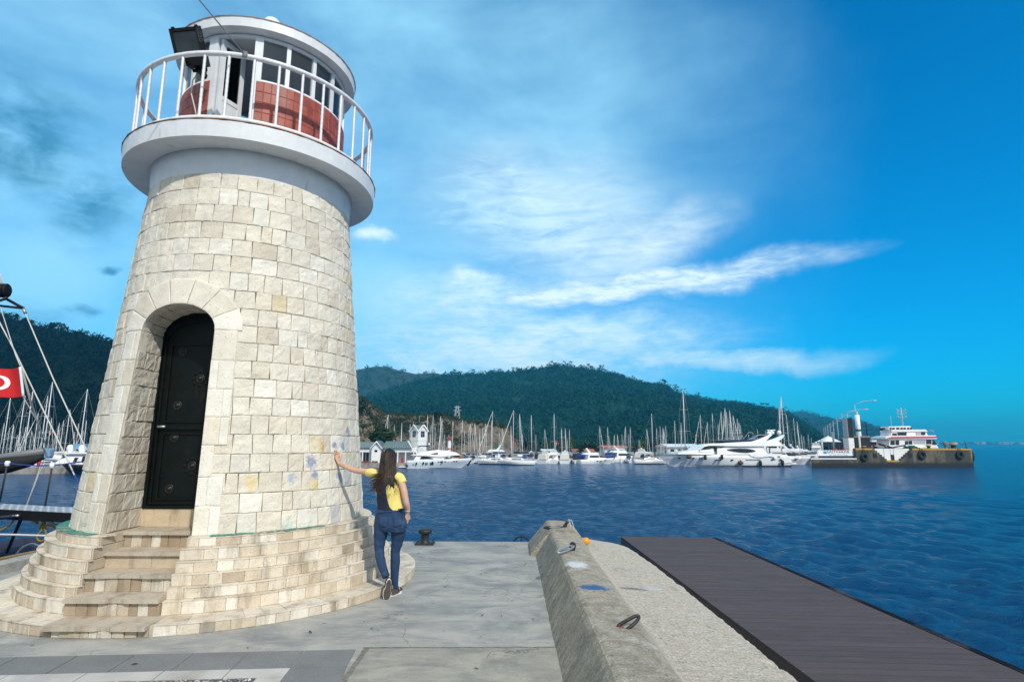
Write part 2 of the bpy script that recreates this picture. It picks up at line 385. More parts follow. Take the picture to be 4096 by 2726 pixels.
# --- tower wall
mb = MB(); mb.smooth = False
NC = 20; z = .75; hs_ = [(4.90-.75)/NC*random.uniform(.95, 1.05) for _ in range(NC)]; k = (4.90-.75)/sum(hs_); hs_ = [h*k for h in hs_]
courses = []
GRAF = {}
for ci, h in enumerate(hs_):
    z0, z1 = z, z+h; z = z1; rm = rad((z0+z1)/2); courses.append((z0, z1))
    op = opening(z0+.01)
    spans = []
    if op:
        if z0 < ZS: a, b_ = min(jamb(z0, -1), jamb(z1, -1))-.03, max(jamb(z0, 1), jamb(z1, 1))+.03
        else: a, b_ = op[0]-.03, op[1]+.03
        t0 = -PI/2+math.asin(b_/rm); t1 = 1.5*PI+math.asin(a/rm); spans = [(t0, t1)]
    else:
        o = random.uniform(0, .2); spans = [(o, o+TAU)]
    for t0, t1 in spans:
        ws = []; tot = 0
        while tot < (t1-t0)-.04:
            w = random.choice([.075, .105, .115, .12, .125, .13, .13, .14, .15, .16])*random.uniform(.93, 1.07)*1.68/rm; ws.append(w); tot += w
        k = (t1-t0)/tot; th = t0
        for w in ws:
            a0, a1 = th, th+w*k; th = a1
            g = .0032/rm; jz0, jz1 = z0+random.uniform(.0005, .003), z1-random.uniform(.001, .006)
            s0, s1 = random.uniform(-.012, .012), random.uniform(-.012, .012)
            am = ((a0+a1)/2+PI) % TAU-PI; hidden = am > .35 and am < PI-.35
            mb.col = stone_col()
            zc = (z0+z1)/2
            if -.72 < am < -.15 and zc < 1.85 and random.random() < .15:      # smears of paint left on the blocks by the water side
                q = random.choice([(.36, .40, .46), (.40, .43, .47), (.70, .60, .36), (.60, .64, .58), (.50, .52, .53)])
                mb.col = tuple(.45*x+.55*y for x, y in zip(mb.col, q))
            def P(u, v, o, a0=a0+g, a1=a1-g, z0=jz0, z1=jz1, s0=s0/rm, s1=s1/rm):
                zz = z0+(z1-z0)*v; t = (a0+s0*(v-.5))*(1-u)+(a1+s1*(v-.5))*u; r = rad(zz)+o
                return (r*math.cos(t), r*math.sin(t), zz)
            if hidden: block(mb, P, 1, 1)
            else: block(mb, P, 4, 4, .0065)
mb.build('stone_wall', ashlar, lh)
# mortar core behind the blocks
mb = MB(); mb.smooth = True; NT, NZ = 240, 84; vs = []; fs = []
for j in range(NZ+1):
    zz = .70+(4.93-.70)*j/NZ
    for i in range(NT):
        t = TAU*i/NT; r = rad(zz)-.016; vs.append((r*math.cos(t), r*math.sin(t), zz))
for j in range(NZ):
    for i in range(NT):
        zz = .70+(4.93-.70)*(j+.5)/NZ; t = TAU*(i+.5)/NT; x = rad(zz)*math.cos(t); op = opening(zz)
        if math.sin(t) < 0 and op and op[0]-.08 < x < op[1]+.08: continue
        if math.sin(t) < 0 and zz < .8 and XI0-.15 < x < XI1+.15: continue
        fs.append((j*NT+i, j*NT+(i+1) % NT, (j+1)*NT+(i+1) % NT, (j+1)*NT+i))
mb.add(vs, fs); mb.build('mortar_core', mortar, lh)
# --- door surround: jamb blocks and voussoirs standing a little proud
mb = MB()
def dcol():
    c = random.choice([(.78, .735, .635), (.80, .765, .67), (.75, .69, .58), (.72, .65, .53)]); k = random.uniform(.96, 1.04); return tuple(x*k for x in c)
for side in (-1, 1):
    zz = .75; odd = side > 0
    while zz < ZS-.02:
        h = min(random.uniform(.27, .34), ZS-zz); h = ZS-zz if ZS-zz-h < .1 else h
        parts = [0, random.choice([.34, .4, .6, .66]), 1] if random.random() < .75 else [0, 1]
        broken = side > 0 and zz < 1.47 < zz+h
        if broken: parts = [0, .52, 1]
        for p0, p1 in zip(parts, parts[1:]):
            if broken and p0 > .4: continue                     # the outer half of this block has fallen out
            mb.col = dcol()
            def P(u, v, o, z0=zz+.002, z1=zz+h-.002, p0=p0, p1=p1):
                zc = z0+(z1-z0)*v; xin = jamb(zc, side); xout = xin+side*.235
                a, b_ = (xin+(xout-xin)*p0, xin+(xout-xin)*p1); x = a+(b_-a)*(.012+.976*u)
                return (x, cone_y(x, zc, o+.012), zc)
            block(mb, P, 3, 3, .003, .14)
        zz += h
NV = 7
for k in range(NV):
    mb.col = dcol()
    a0, a1 = PI*k/NV+.008, PI*(k+1)/NV-.008
    def P(u, v, o, a0=a0, a1=a1):
        t = a0+(a1-a0)*u; ra, rb = AR+(AO-AR)*v, BR+(BO-BR)*v
        x, zc = XA+ra*math.cos(t), ZS+rb*math.sin(t); return (x, cone_y(x, zc, o+.012), zc)
    block(mb, P, 6, 4, .003, .14)
mb.build('door_surround', dressed, lh)
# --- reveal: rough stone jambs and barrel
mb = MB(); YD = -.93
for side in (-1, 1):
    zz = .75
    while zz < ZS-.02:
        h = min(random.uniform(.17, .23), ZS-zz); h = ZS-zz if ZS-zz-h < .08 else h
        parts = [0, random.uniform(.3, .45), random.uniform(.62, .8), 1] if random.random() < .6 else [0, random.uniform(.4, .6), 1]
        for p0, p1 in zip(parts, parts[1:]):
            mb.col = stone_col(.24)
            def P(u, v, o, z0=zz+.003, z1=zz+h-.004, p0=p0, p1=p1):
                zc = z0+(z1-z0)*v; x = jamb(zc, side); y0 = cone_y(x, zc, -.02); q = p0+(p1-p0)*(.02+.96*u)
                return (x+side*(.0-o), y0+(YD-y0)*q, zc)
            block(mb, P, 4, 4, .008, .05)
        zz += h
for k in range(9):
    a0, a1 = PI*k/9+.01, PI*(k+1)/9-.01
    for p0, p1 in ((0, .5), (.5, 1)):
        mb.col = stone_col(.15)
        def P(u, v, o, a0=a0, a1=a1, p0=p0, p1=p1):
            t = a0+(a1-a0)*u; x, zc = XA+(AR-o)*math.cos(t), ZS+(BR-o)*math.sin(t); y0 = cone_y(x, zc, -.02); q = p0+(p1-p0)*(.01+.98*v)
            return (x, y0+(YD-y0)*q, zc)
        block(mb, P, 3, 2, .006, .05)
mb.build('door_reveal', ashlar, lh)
# --- the door
ZB = .945
dgreen = mat('old_iron_door', (.004, .007, .006), .45, .5, 9, .25, 30, stain=((.022, .015, .006), 7, .62, .8, (1, 1, .3)), spec=.2)
bronze = mat('door_boss_bronze', (.022, .022, .018), .4, .3, 20, metal=.4)
def arch_poly(hw, z0, zs, b, n=18): return [(XA-hw, z0), (XA+hw, z0)]+[(XA+hw*math.cos(PI*k/n), zs+b*math.sin(PI*k/n)) for k in range(n+1)]
mb = MB(); mb.prism(arch_poly(.50, ZB-.02, ZS, .34), YD, YD+.06); door = mb.build('door', dgreen, lh)
mb = MB()                                              # raised frames and panels
def ring_trim(hw, z0, zs, b, w, y0, y1):
    o = arch_poly(hw, z0, zs, b); i = arch_poly(hw-w, z0+w, zs, b-w); n = len(o)
    v = [(x, y0, z_) for x, z_ in o]+[(x, y0, z_) for x, z_ in i]+[(x, y1, z_) for x, z_ in o]+[(x, y1, z_) for x, z_ in i]; f = []
    for k in range(n):
        q = (k+1) % n; f += [(k, q, n+q, n+k), (k, q, 2*n+q, 2*n+k), (n+k, n+q, 3*n+q, 3*n+k)]
    mb.add(v, f)
ring_trim(.46, ZB, ZS, .30, .035, YD-.03, YD)
ring_trim(.40, ZB+.05, ZS-.05, .25, .02, YD-.02, YD)
for z0, z1 in ((ZB+.10, ZB+.86), (ZB+.98, ZB+1.92)):
    for x0, x1, a, b_ in ((XA-.33, XA-.31, z0, z1), (XA+.31, XA+.33, z0, z1), (XA-.31, XA+.31, z0, z0+.02), (XA-.31, XA+.31, z1-.02, z1)): mb.box(x0, x1, YD-.018, YD, a, b_)
mb.box(XA-.40, XA+.40, YD-.026, YD, ZB+.90, ZB+.94)
mb.build('door_moulding', dgreen, door)
for x, zc, fl in ((-.19, .22, 0), (.05, .48, 1), (-.19, .80, 0), (.24, .2, 0), (.24, .80, 0), (-.19, 1.18, 0), (.05, 1.50, 1), (-.19, 1.82, 0), (.24, 1.18, 0), (.24, 1.82, 0)):
    mb = MB(); mb.smooth = True
    def dome(cx_, cz, r):
        pr = [(r, 0), (r, .006), (r*.8, .012), (r*.72, .006), (r*.5, .008), (r*.42, .022), (r*.2, .03), (.0005, .032)]; n = 16
        vs = [(cx_+q*math.cos(TAU*k/n), YD-.001-h, cz+q*math.sin(TAU*k/n)) for q, h in pr for k in range(n)]
        mb.add(vs, [(i*n+k, i*n+(k+1) % n, (i+1)*n+(k+1) % n, (i+1)*n+k) for i in range(len(pr)-1) for k in range(n)])
    dome(XA+x, ZB+zc, .055)
    if fl:
        for k in range(8): dome(XA+x+.085*math.cos(TAU*k/8), ZB+zc+.085*math.sin(TAU*k/8), .016)
    mb.build('door_boss', bronze, door)
mb = MB(); mb.tube([(XA-.36, YD, ZB+.93), (XA-.36, YD-.05, ZB+.93)], .012); mb.tube([(XA-.37, YD-.055, ZB+.93), (XA-.28, YD-.055, ZB+.93)], .014); mb.build('door_handle', steel, door)
# --- stepped plinth
SX0, SX1 = -.505, .39
tiers = [(2.398, 0.0, .10), (2.105, .10, .225), (2.045, .225, .33), (1.99, .33, .44), (1.94, .44, .545), (1.885, .545, .66), (1.79, .66, .75)]
mbc = MB(); mbt = MB()
for ti, (r, z0, z1) in enumerate(tiers):
    if ti == 0: mbc.lathe([(.5, z0-.1), (r-.012, z0-.1), (r-.012, z1-.006), (.5, z1-.006)], 96)
    else:
        t0 = -PI/2+math.asin((SX1)/r); t1 = 1.5*PI+math.asin(SX0/r); n = 96; rr = r-.008
        poly = [(rr*math.cos(t0+(t1-t0)*k/n), rr*math.sin(t0+(t1-t0)*k/n)) for k in range(n+1)]+[(SX0, -1.0), (SX1, -1.0)]
        mbc.prism(poly, z0, z1-.006, 'z')
    # facing tiles
    if ti == 0: spans = [(-1.365, -1.365+TAU-.40)]
    else: spans = [(-PI/2+math.asin(SX1/r), 1.5*PI+math.asin(SX0/r))]
    for t0, t1 in spans:
        th = t0
        while th < t1-.01:
            w = (random.uniform(.10, .24) if ti else random.uniform(.12, .22))/r; w = min(w, t1-th)
            if t1-th-w < .05: w = t1-th
            mbt.col = trav_col(); g = .0022/r
            if ti == 0 and random.random() < .06: mbt.col = (.38, .36, .32)
            def P(u, v, o, a0=th+g, a1=th+w-g, z0=z0+.001, z1=z1-.0035, r=r):
                t = a0+(a1-a0)*u; q = r+o; return (q*math.cos(t), q*math.sin(t), z0+(z1-z0)*v)
            block(mbt, P, 2, 2, .0025, .03)
            th += w
        rin = tiers[ti+1][0]-.03 if ti < 6 else 1.60; th = t0
        while th < t1-.01:
            w = (random.uniform(.22, .42) if ti else random.uniform(.16, .30))/r; w = min(w, t1-th)
            if t1-th-w < .06: w = t1-th
            mbt.col = trav_col(); mbt.col = tuple(.5*x+.5*y for x, y in zip(mbt.col, (.64, .57, .47))); g = .0018/r
            def P(u, v, o, a0=th+g, a1=th+w-g, z1=z1, r=r+.004, rin=rin):
                t = a0+(a1-a0)*u; q = rin+(r-rin)*v; return (q*math.cos(t), q*math.sin(t), z1+o*.5)
            block(mbt, P, 3, 1, .003, .02)
            th += w
pl = mbc.build('plinth', travert_core := mat('travertine_core', (.50, .43, .33), .8, .35, 5, .3, 40), lh)
mbt.build('plinth_tiles', travert, pl)
# green algae where rain stands round the foot of the tower
algae = bpy.data.materials.new('green_copper_stain'); algae.use_nodes = True; nt = algae.node_tree; b = nt.nodes['Principled BSDF']
b.inputs['Base Color'].default_value = (.03, .24, .17, 1); b.inputs['Roughness'].default_value = .6
co = nt.nodes.new('ShaderNodeTexCoord').outputs['Object']
nt.links.new(ramp(nt, noi(nt, co, 4.5, 6, .7, dist=1.5), [(.38, 0.0), (.52, .92)]), b.inputs['Alpha'])
for a0, a1, r0, r1 in ((3.3, 4.33, 1.66, 1.80), (5.05, 5.75, 1.68, 1.79)):
    mb = MB(); mb.smooth = True; n = 24
    mb.add([(r*math.cos(a0+(a1-a0)*k/n), r*math.sin(a0+(a1-a0)*k/n), .757) for r in (r0, r1) for k in range(n+1)], [(k, k+1, n+2+k, n+1+k) for k in range(n)])
    mb.build('stain', algae, pl)
# --- entrance steps
def slab_outline(x0, x1, y0, y1, chips):
    """tread plan: back edge straight, front edge worn"""
    n = 40; pts = [(x1, y1), (x0, y1)]
    for k in range(n+1):
        x = x0+(x1-x0)*k/n; d = 0
        for cx_, w, dep in chips: d = max(d, dep*max(0, 1-((x-cx_)/w)**4))
        pts.append((x, y0+d+random.uniform(0, .0015)))
    return pts
rs = [(-2.385, .0, .10, -2.02, []), (-2.095, .10, .255, -1.80, [(-.02, .10, .018)]), (-1.85, .255, .42, -1.55, [(-.14, .22, .016), (.30, .05, .01)]), (-1.595, .42, .585, -1.3, []), (-1.325, .585, .75, -.9, [])]
for i, (yf, z0, z1, yb, chips) in enumerate(rs):
    st = MB(); x0, x1 = (SX0+.002, SX1-.002) if i else (-.46, .46)
    if i == 0: chips = [(.09, .07, .02)]
    st.col = (.50, .435, .345); st.prism(slab_outline(x0, x1, yf-.035, yb, chips), z1-.034, z1+.004, 'z')
    so_ = st.build('entrance_step', travert, lh)
    rt = MB(); x = x0
    plain = i == 3
    while x < x1-.005:
        w = random.uniform(.07, .13) if not plain else random.uniform(.3, .5)
        if x1-x-w < .05: w = x1-x
        rt.col = random.choice([(.60, .53, .42), (.42, .335, .24), (.68, .63, .53), (.52, .44, .33), (.36, .28, .19)]) if not plain else (.56, .46, .33)
        yy = yf if i else -math.sqrt(2.398**2-(x+w/2)**2)+.0
        def P(u, v, o, x=x, w=w, yy=yy, z0=z0, z1=z1): return (x+.002+(w-.004)*u, yy-o, z0+.002+(z1-.036-z0)*v)
        block(rt, P, 2, 2, .003, .05); x += w
    rt.build('riser', travert, so_)
mb = MB(); mb.col = (.60, .48, .33); mb.box(XI0-.10, XI1+.10, YD-.02, YD+.3, .75, ZB); mb.build('door_sill', travert, lh)
# --- white collar, gallery slab
mb = MB(); mb.lathe([(1.25, 4.84), (1.281, 4.84), (1.284, 4.89), (1.305, 5.10), (1.31, 5.215), (1.2, 5.215)], 96); mb.build('collar', white_paint, lh)
mb = MB(); mb.lathe([(1.28, 5.215), (1.40, 5.205), (1.612, 5.195), (1.624, 5.20), (1.637, 5.39), (1.637, 5.40), (.9, 5.43)], 84, smooth=False); mb.build('gallery', mat('gallery_paint', (.74, .76, .77), .45, .1, 5, .15, 25, stain=((.36, .20, .10), 7, .64, .78, (1, 1, .12))), lh)
rust = mat('rusty_flashing', (.40, .34, .26), .8, .3, 3, .2, 30, stain=((.25, .085, .02), 3.0, .42, .55, None))
mb = MB(); pr = []
mb.lathe([(1.56, 5.425), (1.648, 5.405), (1.650, 5.414), (1.56, 5.437)], 36); mb.build('gallery_flashing', rust, lh)
# --- railing
rail = bpy.data.objects.new('railing', None); COL.objects.link(rail); rail.parent = lh; KIDS.setdefault(lh.name, []).append(rail)
rw = mat('rail_white_paint', (.78, .79, .80), .35, .12, 14, .15, 40, stain=((.30, .13, .05), 14, .68, .8, None))
def circ(r, z, n=72, c=(0, 0)): return [(c[0]+r*math.cos(TAU*k/n), c[1]+r*math.sin(TAU*k/n), z) for k in range(n)]
mb = MB(); mb.tube(circ(1.544, 6.315), .033, 10, closed=True); mb.build('handrail', rw, rail)
mb = MB(); mb.tube(circ(1.544, 5.475), .030, 10, closed=True); mb.build('bottom_rail', rw, rail)
for k in range(34):
    t = TAU*(k+.35)/34; c_, s_ = math.cos(t)*1.544, math.sin(t)*1.544
    mb = MB(); pts = [(c_, s_, 5.48+.83*j/26) for j in range(27)]
    mb.tube(pts, [.019 if j % 2 else .0165 for j in range(27)], 6); mb.build('baluster', rw, rail)
# --- lantern room
LO = .05
tile = bpy.data.materials.new('red_glazed_tile'); tile.use_nodes = True; nt = tile.node_tree; b = nt.nodes['Principled BSDF']
co = nt.nodes.new('ShaderNodeTexCoord').outputs['Object']; a = nt.nodes.new('ShaderNodeAttribute'); a.attribute_name = 'tint'
c = mixc(nt, a.outputs['Color'], ramp(nt, noi(nt, co, 7, 6, .65), [(.3, .6), (.7, 1.15)]), 1.0, 'MULTIPLY')
c = mixc(nt, c, (.34, .20, .16), ramp(nt, noi(nt, co, 4, 5, .6, (1, 1, .4)), [(.55, 0.0), (.8, .55)]))
nt.links.new(c, b.inputs['Base Color']); b.inputs['Roughness'].default_value = .5
RP, ZP0, ZP1 = 1.10, 5.42, 6.28
def azof(u, v, r, zt):
    """azimuth where a pixel's sight line meets the lantern drum of radius r"""
    d = ray(u, v); o = Vector((0, 0, CAMH))-Vector((LX+LO, LY, 0)); A = d.x**2+d.y**2; B = o.x*d.x+o.y*d.y; C = o.x**2+o.y**2-r*r
    q = B*B-A*C
    if q < 0: return None
    t = (-B-math.sqrt(q))/A; p = o+d*t; return math.atan2(p.y, p.x), p.z
DA0, DA1 = R(-105), R(-73.5)        # the doorway of the lantern, in degrees round the drum
mb = MB(); mb2 = MB(); n0 = 0
th = DA1
while th < DA0+TAU-.01:
    w = min(.086, DA0+TAU-th)
    for r_ in range(6):
        z0 = ZP0+(ZP1-ZP0)*r_/6; z1 = ZP0+(ZP1-ZP0)*(r_+1)/6
        k = random.uniform(.9, 1.1); mb.col = (.36*k, .072*k, .045*k)
        def P(u, v, o, a0=th+.0012, a1=th+w-.0012, z0=z0+.0015, z1=z1-.0015):
            t = a0+(a1-a0)*u; q = RP+o; return (LO+q*math.cos(t), q*math.sin(t), z0+(z1-z0)*v)
        block(mb, P, 1, 1, .0008, .012)
    th += w
par = mb.build('tiled_parapet', tile, lh)
mb = MB(); grout = mat('pale_grout', (.24, .10, .075), .9)
mb.lathe([(RP-.10, ZP0), (RP-.004, ZP0), (RP-.004, ZP1+.002), (RP-.10, ZP1+.002), (RP-.10, ZP0)], 64, (LO, 0, 0), DA1, DA0+TAU)
for t in (DA1, DA0):
    pass
mb.build('parapet_core', grout, par)
ZW1 = 6.93
frame_m = mat('white_window_frame', (.74, .76, .77), .4, .06, 8)
glassm = bpy.data.materials.new('lantern_glass'); glassm.use_nodes = True; nt = glassm.node_tree; nt.nodes.remove(nt.nodes['Principled BSDF'])
g1 = nd(nt, 'ShaderNodeBsdfGlossy', Roughness=.02); g2 = nt.nodes.new('ShaderNodeBsdfTransparent'); g2.inputs[0].default_value = (.78, .86, .88, 1); ms = nt.nodes.new('ShaderNodeMixShader')
fr = nd(nt, 'ShaderNodeFresnel', IOR=1.5); nt.links.new(fr.outputs[0], ms.inputs[0]); nt.links.new(g2.outputs[0], ms.inputs[1]); nt.links.new(g1.outputs[0], ms.inputs[2]); nt.links.new(ms.outputs[0], nt.nodes['Material Output'].inputs[0])
NWIN = 17; span = DA0+TAU-DA1
for k in range(NWIN+1):
    t = DA1+span*k/NWIN; wd = .10 if k == 0 else .13 if k == NWIN else .052
    mb = MB(); r = RP-.035; x, y = LO+r*math.cos(t), r*math.sin(t); tx, ty = -math.sin(t), math.cos(t)
    for off, dep in ((0, .05),):
        e = wd/2; nx, ny = math.cos(t), math.sin(t)
        mb.prism([(x-tx*e-nx*dep/2, y-ty*e-ny*dep/2), (x+tx*e-nx*dep/2, y+ty*e-ny*dep/2), (x+tx*e+nx*dep/2, y+ty*e+ny*dep/2), (x-tx*e+nx*dep/2, y-ty*e+ny*dep/2)], (ZP1 if 0 < k < NWIN else ZP0), ZW1, 'z')
    mb.build('mullion', frame_m, lh)
    if k < NWIN:
        a0, a1 = t+.024, t+span/NWIN-.024; pm = MB(); rg = RP-.04; nn = 4
        pm.smooth = True
        pm.add([(LO+rg*math.cos(a0+(a1-a0)*i/nn), rg*math.sin(a0+(a1-a0)*i/nn), zz) for zz in (ZP1+.03, ZW1-.03) for i in range(nn+1)], [(i, i+1, nn+2+i, nn+1+i) for i in range(nn)])
        pm.build('window_pane', glassm, lh)
mb = MB()
for z0, z1 in ((ZP1, ZP1+.035), (ZW1-.04, ZW1)): mb.lathe([(RP-.06, z0), (RP-.012, z0), (RP-.012, z1), (RP-.06, z1), (RP-.06, z0)], 64, (LO, 0, 0), DA1, DA0+TAU)
mb.lathe([(RP-.06, ZW1-.04), (RP-.012, ZW1-.04), (RP-.012, ZW1), (RP-.06, ZW1), (RP-.06, ZW1-.04)], 16, (LO, 0, 0), DA0, DA1)
mb.build('window_frame', frame_m, lh)
# the lantern door standing ajar
mb = MB(); hx, hy = LO+RP*.97*math.cos(DA0+.10), RP*.97*math.sin(DA0+.10); dr = R(66)
dx_, dy_ = math.cos(dr), math.sin(dr)
def D(s, o, z): return (hx+dx_*s-dy_*o, hy+dy_*s+dx_*o, z)
def dbox(s0, s1, z0, z1, o0=-.02, o1=.02): mb.add([D(s0, o0, z0), D(s1, o0, z0), D(s1, o1, z0), D(s0, o1, z0), D(s0, o0, z1), D(s1, o0, z1), D(s1, o1, z1), D(s0, o1, z1)], [(0,3,2,1),(4,5,6,7),(0,1,5,4),(1,2,6,5),(2,3,7,6),(3,0,4,7)])
dbox(0, .06, ZP0, ZW1-.05); dbox(.30, .36, ZP0, ZW1-.05); dbox(.06, .30, ZW1-.12, ZW1-.05); dbox(.06, .30, ZP0, ZP0+.62, -.012, .012); dbox(.06, .30, ZP0+.62, ZP0+.68)
ldoor = mb.build('lantern_door', frame_m, lh)
mb = MB(); dbox(.06, .30, ZP0+.68, ZW1-.12, -.003, .003); mb.build('door_pane', glassm, ldoor)
# roof, with a wet-looking dome knob, and the things inside the lantern
mb = MB(); mb.lathe([(.001, 6.955), (1.0, 6.945), (1.12, 6.945), (1.215, 6.955), (1.222, 7.08), (1.228, 7.085), (1.2, 7.10), (.6, 7.16), (.001, 7.18)], 60, (LO, 0, 0), smooth=False); roof = mb.build('lantern_roof', white_paint, lh)
mb = MB(); mb.lathe([(1.232, 7.082), (1.236, 7.09), (1.2, 7.108)], 48, (LO, 0, 0)); mb.build('roof_edging', rust, roof)
mb = MB(); mb.smooth = True; mb.lathe([(.12, 7.10), (.115, 7.15), (.09, 7.2), (.04, 7.23), (.001, 7.235)], 20, (LO+.42, -.98, 0)); mb.build('roof_cap', white_paint, roof)
dim = mat('lantern_floor_paint', (.30, .32, .32), .7, .2, 5)
mb = MB(); mb.lathe([(RP-.12, ZP0+.005), (.001, ZP0+.02)], 48, (LO, 0, 0)); mb.build('lantern_floor', dim, lh)
mb = MB(); mb.lathe([(.12, 5.44), (.12, 6.0), (.16, 6.05), (.16, 6.1), (.10, 6.12), (.001, 6.12)], 24, (LO+.1, .1, 0)); lamp = mb.build('lamp_pedestal', boat_grey, lh)
mb = MB(); mb.lathe([(.12, 6.12), (.15, 6.2), (.155, 6.3), (.15, 6.4), (.11, 6.46), (.001, 6.47)], 24, (LO+.1, .1, 0)); mb.build('lamp_lens', dark_glass, lamp)
for k in (2, 6, 9):      # curtain-like liners hung inside the glazing
    pass
# ---------------------------------------------------------------- floodlight on the rail
def lp(x, y): return (450+x*1100/1916, y*900/1568)
FLY = 6.35
P_ = lambda x, y, Y=FLY: aty(*lp(x, y), Y)
tl, tr, br, bl = P_(375, 207, 6.30), P_(600, 185, 6.34), P_(668, 362, 6.44), P_(452, 387, 6.40)
cc = (tl+tr+br+bl)/4; ux = ((tr-tl)+(br-bl)).normalized(); uz = ((tl-bl)+(tr-br)); uz = (uz-ux*uz.dot(ux)).normalized(); un = ux.cross(uz)   # un points away from the camera
if un.y < 0: un = -un
wd, hg = ((tr-tl).length+(br-bl).length)/2, ((tl-bl).length+(tr-br).length)/2
fl = thing('floodlight', 'big black floodlight clamped to the white gallery handrail', 'floodlight', cc)
def FP(a, b, c_): return tuple(ux*a+uz*b+un*c_)
def fbox(mb, a0, a1, b0, b1, c0, c1, s=1.0, s2=None):
    s2 = s2 or s; q = [(a0, b0), (a1, b0), (a1, b1), (a0, b1)]
    mb.add([FP(a, b, c0) for a, b in q]+[FP(a*s, b*s2, c1) for a, b in q], [(0,1,2,3),(7,6,5,4),(0,1,5,4),(1,2,6,5),(2,3,7,6),(3,0,4,7)])
w2, h2 = wd/2, hg/2
mb = MB(); fbox(mb, -w2+.012, w2-.012, -h2+.012, h2-.012, .018, .17, .72, .75)
for k in range(7): fbox(mb, -w2*.62+w2*1.24*k/6-.006, -w2*.62+w2*1.24*k/6+.006, -h2*.72, h2*.72, .12, .20)
body = mb.build('housing', black_metal, fl)
mb = MB()
for a0, a1, b0, b1 in ((-w2, w2, h2-.035, h2), (-w2, w2, -h2, -h2+.03), (-w2, -w2+.03, -h2+.03, h2-.035), (w2-.062, w2, -h2+.03, h2-.035)): fbox(mb, a0, a1, b0, b1, -.012, .02)
bez = mb.build('bezel', black_metal, fl)
gl = mat('floodlight_glass', (.02, .03, .035), .15, .6, 7, spec=.4)
mb = MB(); fbox(mb, -w2+.03, w2-.062, -h2+.03, h2-.035, .004, .012); mb.build('front_glass', gl, fl)
mb = MB()
for a in (-w2+.05, w2-.05):
    for b_ in (h2+.004, -h2-.004): fbox(mb, a-.018, a+.018, b_-.012, b_+.012, -.02, .03)
mb.build('latch', black_metal, fl)
mb = MB(); fbox(mb, -w2+.10, w2-.02, -h2-.13, -h2-.002, .0, .15, .96); gb = mb.build('control_gear_box', black_metal, fl)
mb = MB(); base = Vector((0, 0, 0)); mb.bar(FP(.02, -h2-.12, .10), FP(.04, -h2-.20, .24), .06, .05); mb.bar(FP(-.05, -h2-.16, .1), FP(.12, -h2-.16, .1), .03); mb.build('rail_bracket', black_metal, fl)
def text(name, body, size, mtl, M4, parent, extr=.001, sx=1.0):
    c_ = bpy.data.curves.new(name, 'FONT'); c_.body = body; c_.size = size; c_.extrude = extr; c_.align_x = 'CENTER'; c_.align_y = 'CENTER'
    o = bpy.data.objects.new(name+'_tmp', c_); COL.objects.link(o); bpy.context.view_layer.update()
    me = bpy.data.meshes.new_from_object(o.evaluated_get(bpy.context.evaluated_depsgraph_get())); bpy.data.objects.remove(o)
    me.transform(M4 @ Matrix.Diagonal((sx, 1, 1, 1))); me.materials.clear(); me.materials.append(mtl); return link(name, me, parent)
gt = mat('dull_grey_lettering', (.10, .11, .12), .6)
Mx = Matrix((tuple(-uz)+(0,), tuple(ux)+(0,), tuple(-un)+(0,), (0, 0, 0, 1))).transposed(); Mx.translation = ux*(w2-.031)+uz*.06-un*.0135
text('maker_lettering', 'LUZZO', .055, gt, Mx, bez)
mb = MB(); a = Vector(FP(.05, -h2-.12, .1)); pts = []
for q in ((545, 480), (600, 500), (560, 560), (548, 650), (575, 760), (585, 820)): pts.append(aty(*lp(*q), FLY+.28)-cc)
mb.tube([a]+pts, .008, 6); mb.build('cable', rope_white, fl)
# stay wire tied to the handrail
mb = MB(); p0 = aty(*lp(922, 380), LY-1.544*.985); p1 = aty(*lp(600, -5), 5.6); d = p1-p0; p2 = p0+d*4
mb.tube([p0+(p2-p0)*k/6 for k in range(7)], .0085, 6); mb.tube([p0+Vector((.03*math.cos(a_), .03*math.sin(a_), -.03+.012*j)) for j in range(6) for a_ in (0, 1.6, 3.1, 4.7)], .006, 5)
tag(mb.build('stay_wire', wire_mat), 'thin grey wire running up from the gallery handrail into the sky', 'wire')
